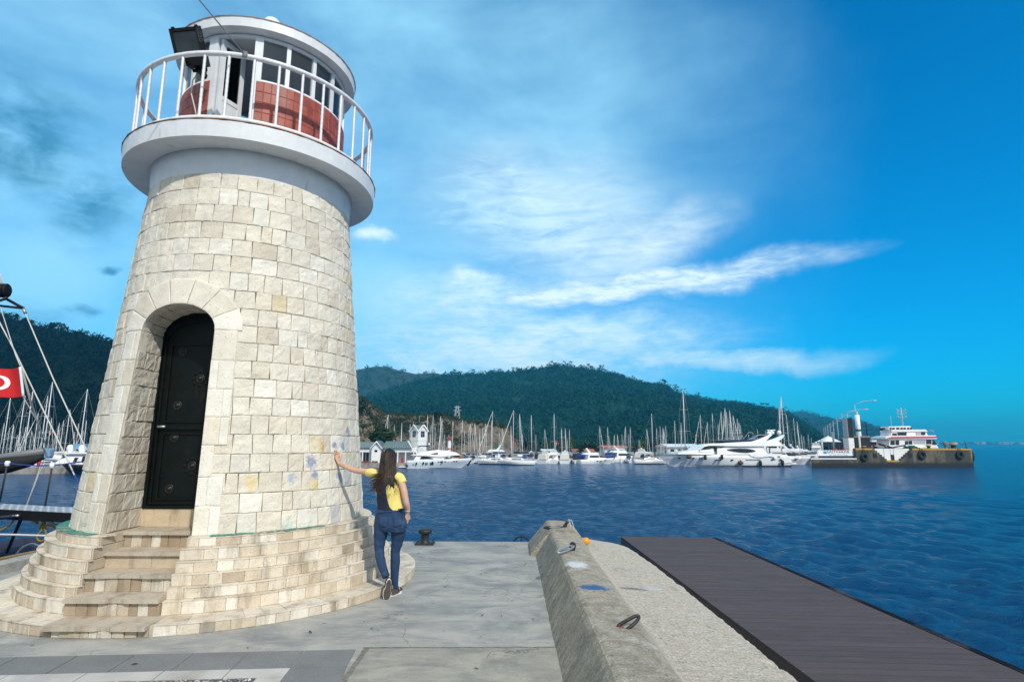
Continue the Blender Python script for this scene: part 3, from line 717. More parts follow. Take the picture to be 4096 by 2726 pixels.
# ---------------------------------------------------------------- quay
def ground_mat(name, base, dirt, light, scale=1.3, rough=.85, bump=.25, speck=.12):
    m = bpy.data.materials.new(name); m.use_nodes = True; nt = m.node_tree; b = nt.nodes['Principled BSDF']; b.inputs['Roughness'].default_value = rough; b.inputs['Specular IOR Level'].default_value = .3
    co = nt.nodes.new('ShaderNodeTexCoord').outputs['Object']
    c = mixc(nt, base, dirt, ramp(nt, noi(nt, co, scale, 8, .68, (1, 1.6, 1), .6), [(.40, 0.0), (.64, .95)]))
    c = mixc(nt, c, light, ramp(nt, noi(nt, co, scale*2.7, 7, .7, (.6, 1.8, 1)), [(.50, 0.0), (.74, .55)]))
    c = mixc(nt, c, dirt, ramp(nt, noi(nt, co, scale*9, 4, .7), [(.63, 0.0), (.70, .75)]))
    ws = nt.nodes.new('ShaderNodeVectorMath'); ws.operation = 'ADD'; wn_ = nd(nt, 'ShaderNodeTexNoise', Scale=2.2, Detail=6.0); nt.links.new(co, wn_.inputs['Vector']); nt.links.new(co, ws.inputs[0]); nt.links.new(wn_.outputs['Color'], ws.inputs[1])
    vc = nd(nt, 'ShaderNodeTexVoronoi', Scale=.55, feature='DISTANCE_TO_EDGE'); nt.links.new(ws.outputs[0], vc.inputs['Vector'])      # hairline cracks
    crk = math_(nt, 'MULTIPLY', ramp(nt, vc.outputs['Distance'], [(0.0, 1.0), (.006, 0.0)]), ramp(nt, noi(nt, co, .9, 3, .5), [(.45, 0.0), (.55, .8)]))
    c = mixc(nt, c, (.10, .095, .085), crk)
    c = mixc(nt, c, (.13, .12, .105), ramp(nt, noi(nt, co, 11, 2, .5), [(.735, 0.0), (.75, .8)]))
    c = mixc(nt, c, ramp(nt, noi(nt, co, 130, 3, .7), [(.35, 1-speck), (.65, 1+speck)]), 1.0, 'MULTIPLY')
    nt.links.new(c, b.inputs['Base Color'])
    bn = nd(nt, 'ShaderNodeBump', Strength=bump, Distance=.004); nt.links.new(noi(nt, co, 90, 5, .7), bn.inputs['Height']); nt.links.new(bn.outputs[0], b.inputs['Normal'])
    return m
conc = ground_mat('quay_concrete', (.375, .365, .325), (.195, .205, .205), (.47, .455, .405))
conc2 = ground_mat('older_concrete', (.34, .325, .27), (.20, .195, .175), (.42, .40, .34), 2.2)
XL = -6.95
mb = MB(); mb.prism([(XL, -12), (2.0, -12), (2.0, 2.6), (.45, 2.6), (.45, 10.66), (XL, 10.66)], -3.5, 0.0, 'z')
tag(mb.build('quay', conc, bevel=.012), kind='structure')
granite = mat('dark_granite_paving', (.185, .188, .185), .7, .15, 3, .2, 120, speck=.35)
marble = mat('pale_marble_paving', (.50, .475, .44), .6, .2, 2.5, .1, 60, stain=((.30, .27, .24), 2.2, .5, .75, None))
sv = Vector((1, .075, 0)).normalized(); sn = Vector((-sv.y, sv.x, 0))
O_ = Vector((-1.29, 5.23, 0))
def PV(a, b): p = O_+sv*a+sn*b; return (p.x, p.y)
mb = MB(); g = .004
x = 0
joints = [0, -.42, -.86, -1.30, -1.76, -2.2, -2.66, -3.1, -3.6, -4.1, -4.6]
for a, b_ in zip(joints, joints[1:]):
    if a == 0: continue
    mb.prism([PV(b_+g, -.385), PV(a-g, -.385), PV(a-g, -g), PV(b_+g, -g)], .002, .005, 'z')
for k in range(9): mb.prism([PV(-.42, -.385-.5*(k+1)+g), PV(-g+.03, -.385-.5*(k+1)+g), PV(-g, -.385-.5*k-g), PV(-.42, -.385-.5*k-g)], .002, .005, 'z')
mb.prism([PV(-.42+g, -.385), PV(-g, -.385), PV(-g, -g), PV(-.42+g, -g)], .002, .005, 'z')
tag(mb.build('granite_pavement', granite), kind='structure')
mb = MB(); js = [-.42, -.86, -1.35, -1.9, -2.45, -3.0, -3.6, -4.3]
for a, b_ in zip(js, js[1:]): mb.prism([PV(b_+g, -.385-.175), PV(a-g-(0 if a != -.42 else .002), -.385-.175), PV(a-g, -.385-g), PV(b_+g, -.385-g)], .002, .0055, 'z')
for k in range(6): mb.prism([PV(-.42-.19, -.565-.4*(k+1)), PV(-.42-g, -.565-.4*(k+1)), PV(-.42-g, -.565-.4*k-g), PV(-.42-.19, -.565-.4*k-g)], .002, .0055, 'z')
tag(mb.build('marble_pavement', marble), kind='structure')
peb = mat('beach_pebbles', (1, 1, 1), .6, tint=True, bump=.2, bscale=60)
mb = MB(); mb.smooth = True
mb.col = (.16, .155, .15); mb.prism([PV(-4.3, -1.9), PV(-.62, -1.9), PV(-.62, -.57), PV(-4.3, -.57)], .001, .003, 'z')
for k in range(2400):
    a, b_ = random.uniform(-4.2, -.65), random.uniform(-.80, -.58); p = PV(a, b_); c_ = random.choice([(.22, .22, .21), (.35, .34, .32), (.55, .53, .50), (.22, .20, .18), (.16, .17, .19)]); mb.col = c_
    mb.ico((p[0], p[1], .006), random.uniform(.006, .012), 1, .12, (random.uniform(.8, 1.3), random.uniform(.6, 1), .55))
tag(mb.build('pebble_infill', peb), kind='stuff')
# cast slab with a rounded lip and the older slab nearer the viewer
mb = MB()
poly = [(-1.16, 5.30)]+[(.30, 5.30), (.35, 5.33), (.375, 5.40), (.375, 10.62), (.30, 10.655)]+[(-1.9, 10.655)]
mb = MB(); mb.prism([(-1.205, 3.0), (.40, 3.0), (.40, 5.285), (-1.205, 5.245)], .001, .006, 'z'); tag(mb.build('cast_slab', conc2), kind='structure')
mb = MB(); n = 60; pts = []
for k in range(n+1):
    x = -1.24+1.63*k/n; pts.append((x, 5.262+.022*(k/n)+.012*mnoise.noise(Vector((x*9, 0, 0)))))
for k in range(n): mb.add([(pts[k][0], pts[k][1]-.010, .0075), (pts[k+1][0], pts[k+1][1]-.010, .0075), (pts[k+1][0], pts[k+1][1]+.012, .0075), (pts[k][0], pts[k][1]+.012, .0075)], [(0, 1, 2, 3)])
for k in range(30):
    y = 5.24-k*.08; w = .012+.008*random.random(); mb.add([(-1.215-w, y, .0075), (-1.20+w, y, .0075), (-1.20+w, y-.082, .0075), (-1.215-w, y-.082, .0075)], [(0, 1, 2, 3)])
tag(mb.build('slab_joint', mat('joint_grit', (.20, .185, .15), .95, .5, 25)), kind='structure')
kerbm = ground_mat('kerb_stone', (.42, .40, .36), (.24, .23, .21), (.52, .5, .46), 3)
mb = MB()
y = -4
while y < 10.6:
    w = min(random.uniform(.7, 1.1), 10.66-y); mb.box(XL-.002, XL+.32, y+.003, y+w-.003, -.3, .125); y += w
tag(mb.build('kerb', kerbm, bevel=.012), kind='structure')
mb = MB()
for k in range(46):
    x, y = random.uniform(-3.6, .25), random.uniform(4.7, 10.2)
    if math.hypot(x-LX, y-LY) < 2.45: continue
    a = random.uniform(0, TAU); s = random.uniform(.012, .032); ca, sa_ = math.cos(a)*s, math.sin(a)*s
    mb.add([(x-ca, y-sa_, .010), (x-sa_*.4, y+ca*.4, .014), (x+ca, y+sa_, .011+random.random()*.012), (x+sa_*.4, y-ca*.4, .012)], [(0, 1, 2, 3)])
tag(mb.build('fallen_leaves', mat('dry_leaf', (.07, .05, .03), .9, .4, 20), fix=False), kind='stuff')
# ---------------------------------------------------------------- concrete sea wall
aggr = bpy.data.materials.new('exposed_aggregate'); aggr.use_nodes = True; nt = aggr.node_tree; b = nt.nodes['Principled BSDF']; b.inputs['Roughness'].default_value = .9; b.inputs['Specular IOR Level'].default_value = .2
co = nt.nodes.new('ShaderNodeTexCoord').outputs['Object']; sx = nt.nodes.new('ShaderNodeSeparateXYZ'); nt.links.new(co, sx.inputs[0])
vor = nd(nt, 'ShaderNodeTexVoronoi', Scale=52.0); nt.links.new(co, vor.inputs['Vector'])
peb_c = ramp(nt, vor.outputs['Color'], [(0, (.20, .17, .13)), (.35, (.46, .40, .32)), (.55, (.60, .54, .44)), (.75, (.34, .27, .21)), (1, (.74, .70, .61))])
fine = mixc(nt, (.39, .355, .28), (.20, .185, .145), ramp(nt, noi(nt, co, 6, 8, .7), [(.38, 0.0), (.62, 1.0)]))
fine = mixc(nt, fine, ramp(nt, noi(nt, co, 70, 4, .8), [(.3, .5), (.7, 1.5)]), 1.0, 'MULTIPLY')
rght = ramp(nt, math_(nt, 'ADD', sx.outputs[0], mul_ := math_(nt, 'MULTIPLY_ADD', noi(nt, co, 3, 5, .6), .3, -.15)), [(0.0, 0.0), (1.0, 1.0)])
rr_ = nt.nodes.new('ShaderNodeMapRange'); rr_.inputs['From Min'].default_value = .98; rr_.inputs['From Max'].default_value = 1.2; nt.links.new(math_(nt, 'ADD', sx.outputs[0], math_(nt, 'MULTIPLY_ADD', noi(nt, co, 3, 5, .6), .3, -.15)), rr_.inputs['Value'])
c = mixc(nt, mixc(nt, fine, peb_c, .25), mixc(nt, (.50, .465, .395), peb_c, .6), rr_.outputs['Result'])
c = mixc(nt, c, (.62, .61, .57), ramp(nt, noi(nt, co, 2.6, 6, .7, (.7, 2.2, 1)), [(.60, 0.0), (.74, .75)]))
c = mixc(nt, c, (.11, .10, .085), ramp(nt, noi(nt, co, 17, 4, .7), [(.61, 0.0), (.70, .85)]))
c = mixc(nt, c, (.14, .125, .10), ramp(nt, noi(nt, co, 1.9, 7, .75, (1.4, .7, 1)), [(.56, 0.0), (.70, .6)]))
# blue brushed paint mark
def patch(cx_, cy_, sx_, sy_, colr, c, thr=.5):
    mp = nt.nodes.new('ShaderNodeMapping'); mp.vector_type = 'TEXTURE'; mp.inputs['Location'].default_value = (cx_, cy_, 0); mp.inputs['Scale'].default_value = (sx_, sy_, 50); nt.links.new(co, mp.inputs[0])
    ln = nt.nodes.new('ShaderNodeVectorMath'); ln.operation = 'LENGTH'; nt.links.new(mp.outputs[0], ln.inputs[0])
    f = math_(nt, 'ADD', ln.outputs['Value'], math_(nt, 'MULTIPLY_ADD', noi(nt, co, 14, 5, .7, (1, 2.5, 1)), 2.4, -1.2)); return mixc(nt, c, colr, ramp(nt, f, [(thr, .9), (thr+.45, 0.0)]))
pb = onz(2100+790*.3507, 2050+850*.3507, .355)
c = patch(pb.x, pb.y, .16, .13, (.02, .11, .28), c, .7)
pw = onz(2100+590*.3507, 2050+590*.3507, .355); c = patch(pw.x, pw.y, .14, .22, (.62, .64, .64), c, .6)
pq = onz(2100+1450*.3507, 2050+860*.3507, .05); c = patch(pq.x, pq.y, .2, .25, (.50, .50, .50), c, .15)
pq = onz(2100+1230*.3507, 2050+830*.3507, .1); c = patch(pq.x, pq.y, .22, .07, (.16, .17, .19), c, .5)
nt.links.new(c, b.inputs['Base Color'])
bn = nd(nt, 'ShaderNodeBump', Strength=1.0, Distance=.016); nt.links.new(mixc(nt, noi(nt, co, 38, 7, .8), vor.outputs['Distance'], .3), bn.inputs['Height']); nt.links.new(bn.outputs[0], b.inputs['Normal'])
prof = [(.36, -.06), (.372, .0), (.395, .035), (.485, .175), (.575, .315), (.605, .350), (.64, .362), (.74, .358), (.85, .352), (.95, .340), (1.0, .318), (1.06, .25), (1.13, .16), (1.19, .10), (1.26, .08), (1.45, .065), (1.6, .05), (1.75, .035), (1.9, .02), (2.02, .005), (2.09, -.01), (2.125, -.05), (2.135, -.12), (2.14, -.5), (2.14, -3.4)]
def edge_x(y): 
    for (y0, x0), (y1, x1) in zip([(0, 2.15), (5.0, 2.14), (7.5, 2.11), (8.7, 2.08), (9.74, 2.02), (10.2, 1.97), (10.45, 1.87), (10.66, 1.62)], [(5.0, 2.14), (7.5, 2.11), (8.7, 2.08), (9.74, 2.02), (10.2, 1.97), (10.45, 1.87), (10.66, 1.62), (20, 1.6)]):
        if y <= y1: return x0+(x1-x0)*(y-y0)/(y1-y0)
    return 1.6
wl = thing('sea_wall', 'low ridged concrete sea wall with rough gravelly top and blue paint mark', 'wall')
mb = MB(); mb.smooth = False; ys = [2.4+8.26*k/330 for k in range(331)]; n = len(prof); vs = []
for y in ys:
    ex = edge_x(y); jag = .022*mnoise.noise(Vector((y*5, 3, 0)))+.02*mnoise.noise(Vector((y*17, 9, 0)))
    if 4.86 < y < 4.98: jag -= .04
    if y < 4.86: jag += .01
    for i, (x, z) in enumerate(prof):
        q = max(0, (x-1.1)/(2.14-1.1)); xx = x if x < 1.1 else 1.1+(x-1.1)*((ex-1.1)/(2.14-1.1))+jag*max(0, q-.6)*2.5
        d = .006*mnoise.noise(Vector((xx*4, y*4, 1)))+.006*mnoise.noise(Vector((xx*23, y*23, 2))) if 1 < i < n-2 else 0
        if 0 < i < 4: xx += .006*mnoise.noise(Vector((y*11, x*9, 7)))
        vs.append((xx, y, z+d))
fs = [(j*n+i, j*n+i+1, (j+1)*n+i+1, (j+1)*n+i) for j in range(len(ys)-1) for i in range(n-1)]
e = (len(ys)-1)*n; vs.append((.36, 10.66, -3.4)); fs.append(tuple([e+i for i in range(n)]+[len(vs)-1]))
mb.add(vs, fs); mb.build('wall_body', aggr, wl)
mb = MB(); cp = [(.285, -.02), (.30, .04), (.50, .27), (.60, .365), (.64, .385), (.98, .375), (1.06, .30), (1.19, .10), (1.22, .02), (1.22, -.1)]
ny = 40; vs = []; m = len(cp)
for j in range(ny+1):
    y = 9.33+1.34*j/ny
    for x, z in cp: vs.append((x+.006*mnoise.noise(Vector((x*9, y*9, 4))), y+.01*mnoise.noise(Vector((x*7, z*7, 0))), z-.045*max(0, (y-10.2)/.5)+.007*mnoise.noise(Vector((x*12, y*12, 5)))))
fs = [(j*m+i, j*m+i+1, (j+1)*m+i+1, (j+1)*m+i) for j in range(ny) for i in range(m-1)]+[tuple(range(m-1, -1, -1)), tuple(ny*m+i for i in range(m))]
mb.add(vs, fs); mb.build('end_cap', aggr, wl)
# mooring irons set in the wall
def z6(x, y): return (2100+x*600/1711, 2050+y*550/1568)
iron = mat('pitted_iron', (.02, .02, .021), .55, .4, 30, .4, 60)
redrust = mat('red_lead_paint', (.33, .07, .06), .7, .4, 30)
def loop(pts, r, n=8): 
    mb = MB(); P = [Vector(p) for p in pts]; out = []
    N = len(P)
    for i in range(N):
        for k in range(4):
            t = k/4; a, b_, c_, d = P[i-1], P[i], P[(i+1) % N], P[(i+2) % N]
            out.append(.5*((2*b_)+(-a+c_)*t+(2*a-5*b_+4*c_-d)*t*t+(-a+3*b_-3*c_+d)*t**3))
    mb.tube(out, r, n, closed=True); return mb
b0 = onz(*z6(1085, 1320), .345); 
r1 = thing('mooring_ring', 'black iron mooring ring standing in a red painted foot on the wall', 'mooring ring', b0, group='mooring irons on the sea wall')
tip = aty(*z6(1285, 1185), b0.y+.05)-b0; tm = aty(*z6(1180, 1215), b0.y+.03)-b0; tm2 = aty(*z6(1230, 1275), b0.y-.01)-b0
loop([aty(*z6(1062, 1290), b0.y+.02)-b0, tm, aty(*z6(1270, 1172), b0.y+.05)-b0, aty(*z6(1300, 1195), b0.y+.04)-b0, tm2, aty(*z6(1120, 1345), b0.y-.02)-b0], .0125).build('ring', iron, r1)
mb = MB(); mb.box(-.06, .03, -.03, .03, -.03, .012); mb.build('foot', redrust, r1, bevel=.006)
b0 = onz(*z6(540, 440), .35); r2 = thing('mooring_ring', 'galvanised iron ring lying over the ridge of the wall near the orange float', 'mooring ring', b0, group='mooring irons on the sea wall')
loop([aty(*z6(x, y), b0.y+dy)-b0 for x, y, dy in ((370, 440, -.25), (430, 408, -.1), (530, 365, .05), (556, 368, .05), (545, 395, -.02), (455, 440, -.2), (390, 455, -.28))], .012).build('ring', steel, r2)
loop([aty(*z6(x, y), b0.y+.04)-b0 for x, y in ((515, 385), (525, 350), (550, 340), (568, 360), (565, 395), (550, 430))], .014).build('eye', iron, r2)
b0 = onz(*z6(440, 178), .36); r3 = thing('mooring_ring', 'black iron ring and upright lever with white cord on the end of the wall', 'mooring ring', b0, group='mooring irons on the sea wall')
loop([(-.165+.145*math.cos(t), .07*math.sin(t)*1.5, .012) for t in [TAU*k/10 for k in range(10)]], .015).build('ring', iron, r3)
mb = MB(); top = aty(*z6(488, 95), b0.y)-b0; mb.bar((-.02, 0, 0), top, .045, .035); mb.bar((.02, 0, 0), top*.9, .03, .03); mb.build('lever', iron, r3)
mb = MB(); mb.tube([top+Vector((-.01, 0, -.02)), top+Vector((.02, .01, .03)), top+Vector((.035, 0, -.02)), top+Vector((.05, 0, -.12)), top+Vector((.08, -.02, -.2)), top+Vector((.12, -.02, -.235))], .008, 6)
mb.tube([top+Vector((.01, 0, .02)), top+Vector((.06, 0, .02)), top+Vector((.09, 0, -.08)), top+Vector((.13, 0, -.2)), top+Vector((.24, .02, -.33))], .006, 6); mb.build('cord', rope_white, r3)
bp = onz(*z6(697, 362), .085)
mb = MB(); mb.smooth = True; mb.lathe([(.001, -.062), (.03, -.055), (.052, -.03), (.06, 0), (.052, .03), (.036, .05), (.018, .062), (.016, .08), (.001, .082)], 20)
o = mb.build('float', orange_plastic); o.location = bp+Vector((0, 0, .055)); o.rotation_euler = (0, R(-78), .3); tag(o, 'small orange float lying beside the raised end of the wall', 'float')
# bollard and ladder hoop on the quay edge
bp = Vector((-1.47, 10.35, 0)); bl_ = thing('mooring_bollard', 'short black iron bollard bolted to the quay edge beyond the woman', 'bollard', bp)
mb = MB(); mb.box(-.16, .16, -.11, .11, .0, .028); bpl = mb.build('base_plate', iron, bl_, bevel=.006)
mb = MB(); mb.lathe([(.085, .028), (.072, .05), (.066, .08), (.066, .165), (.075, .18), (.001, .18)], 24); mb.build('post', iron, bl_)
mb = MB(); mb.lathe([(.06, .172), (.10, .178), (.115, .2), (.112, .232), (.095, .25), (.001, .256)], 24); mb.build('cap', iron, bl_)
for sx_ in (-.13, .13):
    for sy_ in (-.08, .08):
        mb = MB(); mb.lathe([(.014, .028), (.014, .042), (.001, .044)], 6, (sx_, sy_, 0)); mb.build('bolt', iron, bl_)
lp0 = Vector((.175, 10.69, 0)); lad = thing('quay_ladder', 'black ladder hoop curving up over the quay edge next to the sea wall', 'ladder', lp0)
mb = MB(); mb.tube([(-.125, .02, -1.9), (-.125, .01, -.03)]+[(-.125*math.cos(PI*k/10), .01, .0+.075*math.sin(PI*k/10)) for k in range(11)]+[(.125, .01, -.03), (.125, .02, -1.9)], .011, 6); mb.build('rail', black_metal, lad)
mb = MB(); mb.tube([(0, .01, -1.9), (0, .01, .1)], .009, 6); mb.build('post', black_metal, lad)
for k in range(6):
    mb = MB(); mb.tube([(-.125, .02, -.3-.25*k), (.125, .02, -.3-.25*k)], .01, 6); mb.build('rung', black_metal, lad)
# ---------------------------------------------------------------- boarded landing stage
deckm = mat('composite_decking', (.088, .074, .076), .78, .18, 3, .25, 60, tint=True, stretch=(1, 6, 1), speck=.12, spec=.2, stain=((.07, .06, .062), 1.6, .52, .72, None))
fasc = mat('deck_fascia', (.06, .055, .06), .6, .2, 5)
dk = thing('landing_stage', 'dark brown boarded landing stage lying along the rough side of the sea wall', 'jetty')
def dkp(s, t, z):   # s across 0..1, t = Y
    xl = 2.37+(2.17-2.37)*(t-4.91)/(12.06-4.91); xr = 4.21+(4.03-4.21)*(t-5.17)/(11.94-5.17); return (xl+(xr-xl)*s, t-.10*s, z)
mb = MB(); t = 1.5
while t < 12.0:
    k = random.uniform(.93, 1.06); mb.col = (k, k*random.uniform(.97, 1.01), k*random.uniform(.98, 1.03)); t1 = min(t+.138, 12.06)
    q = [dkp(s, y, z) for z in (-.15, -.12) for s, y in ((0, t), (.957, t), (.957, t1-.010), (0, t1-.010))]
    mb.add(q, [(0,3,2,1),(4,5,6,7),(0,1,5,4),(1,2,6,5),(2,3,7,6),(3,0,4,7)]); t = t1
mb.build('decking', deckm, dk)
mb = MB()
q = [dkp(s, y, z) for z in (-.15, -.117) for s, y in ((.962, 1.5), (1.0, 1.5), (1.0, 12.06), (.962, 12.06))]; mb.add(q, [(0,3,2,1),(4,5,6,7),(0,1,5,4),(1,2,6,5),(2,3,7,6),(3,0,4,7)]); mb.build('edge_board', deckm, dk)
mb = MB()
for s0, s1, y0, y1 in ((0, .015, 1.5, 12.04), (.985, 1.0, 1.5, 12.04), (0.016, .984, 12.0, 12.05)):
    q = [dkp(s, y, z) for z in (-.42, -.152) for s, y in ((s0, y0), (s1, y0), (s1, y1), (s0, y1))]; mb.add(q, [(0,3,2,1),(4,5,6,7),(0,1,5,4),(1,2,6,5),(2,3,7,6),(3,0,4,7)])
mb.build('fascia', fasc, dk)
for y in (2.5, 5.5, 8.5, 11.4):
    for s in (.1, .9):
        p = dkp(s, y, 0); mb = MB(); mb.tube([(p[0], p[1], -4), (p[0], p[1], -.16)], .09, 12); mb.build('pile', fasc, dk)
# ---------------------------------------------------------------- water
wm = bpy.data.materials.new('sea_water'); wm.use_nodes = True; nt = wm.node_tree; b = nt.nodes['Principled BSDF']
b.inputs['IOR'].default_value = 1.33; b.inputs['Roughness'].default_value = .13
co = nt.nodes.new('ShaderNodeTexCoord').outputs['Object']
b.inputs['Specular IOR Level'].default_value = .22
c = mixc(nt, (.0003, .046, .140), (.0003, .060, .158), noi(nt, co, .03, 3, .5)); nt.links.new(c, b.inputs['Base Color'])
h = mixc(nt, noi(nt, co, 3.4, 6, .65, (1, 1.4, 1)), noi(nt, co, .8, 5, .6, (.8, 1.6, 1)), .62)
bn = nd(nt, 'ShaderNodeBump', Strength=1.0, Distance=.55); nt.links.new(h, bn.inputs['Height']); nt.links.new(bn.outputs[0], b.inputs['Normal'])
rng = np.random.default_rng(3)
rs_ = np.concatenate([np.geomspace(2.2, 120, 470), np.geomspace(123, 6500, 70)]); na = 520; ths = np.linspace(R(-62), R(62), na)
RR, TH = np.meshgrid(rs_, ths, indexing='ij'); X = RR*np.sin(TH); Y = RR*np.cos(TH); Z = np.zeros_like(X)
cell = np.gradient(rs_)[:, None]
for k in range(70):
    lam = float(np.exp(rng.uniform(np.log(.28), np.log(2.8)))); dirn = R(205)+rng.normal(0, .55); kk = TAU/lam; ph = rng.uniform(0, TAU)
    amp = .0080*lam**.75*rng.uniform(.5, 1.3); att = np.clip((lam/np.maximum(cell, 1e-3)-2.5)/2.5, 0, 1)*np.clip(1.3-RR/130, 0, 1)
    arg = kk*(X*np.cos(dirn)+Y*np.sin(dirn))+ph; Z += amp*att*(np.sin(arg)+.22*np.sin(2*arg+1.57))
Z -= Z.mean()
V = np.stack([X, Y, Z+WZ], -1).reshape(-1, 3); ni = len(rs_)
idx = np.arange(ni*na).reshape(ni, na); F = np.stack([idx[:-1, :-1], idx[:-1, 1:], idx[1:, 1:], idx[1:, :-1]], -1).reshape(-1, 4)
me = bpy.data.meshes.new('water'); me.vertices.add(len(V)); me.vertices.foreach_set('co', V.ravel()); me.loops.add(F.size); me.loops.foreach_set('vertex_index', F[:, ::-1].ravel())
me.polygons.add(len(F)); me.polygons.foreach_set('loop_start', np.arange(0, F.size, 4)); me.polygons.foreach_set('use_smooth', np.ones(len(F), bool)); me.update(calc_edges=True); me.materials.append(wm)
tag(link('water', me), kind='structure')
# the sea behind and beside the viewer
mb = MB(); mb.add([(-7000, -400, WZ-.25), (7000, -400, WZ-.25), (7000, 6500, WZ-.25), (-7000, 6500, WZ-.25)], [(0, 1, 2, 3)]); tag(mb.build('sea', wm, fix=False), kind='structure')
# ---------------------------------------------------------------- the woman
def skinmat():
    m = mat('skin', (.60, .36, .25), .55, .1, 14, .08, 120); m.node_tree.nodes['Principled BSDF'].inputs['Subsurface Weight'].default_value = .12
    m.node_tree.nodes['Principled BSDF'].inputs['Subsurface Radius'].default_value = (.02, .008, .004); return m
skin_m = skinmat()
denim = mat('dark_denim', (.010, .040, .105), .85, .35, 11, .5, 22, bdist=.012, stain=((.045, .10, .19), 7, .56, .80, None))
denim2 = mat('darker_denim', (.008, .014, .040), .85, .3, 10, .3, 40)
shirt_m = mat('yellow_cotton', (.80, .64, .19), .85, .1, 12, .5, 16, bdist=.012)
hair_m = mat('brown_hair', (.032, .018, .011), .38, .45, 60, .6, 140, stretch=(1, 1, .06), tint=True, spec=.6)
canvas_m = mat('brown_canvas', (.085, .065, .055), .9, .2, 30)
rubber_w = mat('white_rubber', (.72, .71, .68), .6, .1, 20)
tread_m = mat('dark_tread', (.075, .062, .052), .8, .3, 60, .6, 120)
FOOT = Vector((-1.34, 6.97, 0))
wo = thing('person', 'woman in yellow T-shirt and dark blue dungarees leaning one hand on the lighthouse', 'woman', FOOT)
def J(x, y, Y): return aty(*z5(x, y), Y)-FOOT
LAT = (J(785, 345, 6.98)-J(530, 300, 7.12)); LAT.z = 0; LAT.normalize(); FWD = Vector((-LAT.y, LAT.x, 0))   # LAT to her right, FWD the way she faces
def loft(mb, secs, n=20, lat=LAT, fwd=FWD, cap=True, pw=2.0):
    """sections (centre, half width, half depth[, shift of the back])"""
    vs = []; sm = mb.smooth; mb.smooth = True
    for s in secs:
        c, a, b_ = s[:3]
        for k in range(n):
            t = TAU*k/n; cx_, sx_ = math.cos(t), math.sin(t); e = 2/pw
            vs.append(c+lat*a*math.copysign(abs(cx_)**e, cx_)+fwd*b_*math.copysign(abs(sx_)**e, sx_))
    fs = [(i*n+k, i*n+(k+1) % n, (i+1)*n+(k+1) % n, (i+1)*n+k) for i in range(len(secs)-1) for k in range(n)]
    if cap: fs += [tuple(range(n-1, -1, -1)), tuple((len(secs)-1)*n+k for k in range(n))]
    mb.add(vs, fs); mb.smooth = sm
def spl(P, m=5):
    P = [Vector(p) for p in P]; out = []
    for i in range(len(P)-1):
        a, b_, c_, d = P[max(i-1, 0)], P[i], P[i+1], P[min(i+2, len(P)-1)]
        for k in range(m):
            t = k/m; out.append(.5*((2*b_)+(-a+c_)*t+(2*a-5*b_+4*c_-d)*t*t+(-a+3*b_-3*c_+d)*t**3))
    return out+[P[-1]]
def limb(mb, P, rr, m=5, n=12):
    pts = spl(P, m); r = []
    for i in range(len(rr)-1):
        for k in range(m): t = k/m; t = t*t*(3-2*t); r.append(rr[i]+(rr[i+1]-rr[i])*t)
    r.append(rr[-1]); mb.tube(pts, r, n)
mpx = .1337/100     # metres per survey unit at the woman
def sec(x0, x1, y, Y, dep): return (J((x0+x1)/2, y, Y), (x1-x0)/2*mpx, dep)
def conept(x, y, off):
    u, v = z5(x, y); d = ray(u, v); t = 3.0
    while t < 12:
        p = Vector((0, 0, CAMH))+d*t
        if math.hypot(p.x-LX, p.y-LY) < rad(p.z)+off: return p-FOOT
        t += .004
sh_l, sh_r = J(540, 312, 7.10), J(775, 352, 6.98)
el_l, wr_l = J(368, 288, 7.17), conept(240, 232, .045)
el_r, wr_r = J(840, 575, 6.94), J(852, 675, 6.99)
mb = MB()
torso = [sec(578, 838, 745, 7.0, .115), sec(585, 822, 690, 7.01, .105), sec(590, 812, 620, 7.02, .092), sec(580, 800, 560, 7.025, .088), sec(566, 795, 480, 7.03, .098), sec(556, 792, 410, 7.04, .102), sec(560, 786, 360, 7.045, .088), sec(600, 745, 318, 7.05, .062), sec(640, 712, 288, 7.06, .048), sec(645, 712, 255, 7.07, .046)]
loft(mb, torso)
hc = J(676, 192, 7.075)
hd = [(hc+Vector((0, 0, z))+FWD*f, a, b_) for z, f, a, b_ in ((-.125, .04, .030, .035), (-.105, .03, .048, .065), (-.07, .015, .062, .085), (-.03, .005, .070, .093), (.015, 0, .073, .096), (.055, -.004, .070, .092), (.085, -.006, .056, .074), (.105, -.006, .034, .046), (.112, -.006, .006, .008))]
loft(mb, hd)
face = hc+FWD*.088
limb(mb, [face+Vector((0, 0, .012)), face+FWD*.016+Vector((0, 0, -.024)), face+FWD*.004+Vector((0, 0, -.034))], [.009, .014, .010], 3, 8)
limb(mb, [face-LAT*.022+FWD*-.004+Vector((0, 0, -.062)), face+FWD*.004+Vector((0, 0, -.060)), face+LAT*.022-FWD*.004+Vector((0, 0, -.062))], [.005, .009, .005], 3, 8)
for s in (-1, 1):
    limb(mb, [hc+LAT*s*.072+Vector((0, 0, .012)), hc+LAT*s*.080-FWD*.012+Vector((0, 0, 0)), hc+LAT*s*.074-FWD*.004+Vector((0, 0, -.028))], [.009, .015, .008], 3, 8)
    mb.ico(face+LAT*s*.031-FWD*.012+Vector((0, 0, .012)), .013, 2)
limb(mb, [J(600, 340, 7.07), sh_l, J(455, 300, 7.15), el_l, J(300, 258, 7.21), wr_l], [.042, .046, .037, .032, .030, .022])
limb(mb, [J(735, 350, 7.0), sh_r, J(815, 460, 6.95), el_r, J(852, 630, 6.97), wr_r], [.042, .048, .040, .034, .031, .022])
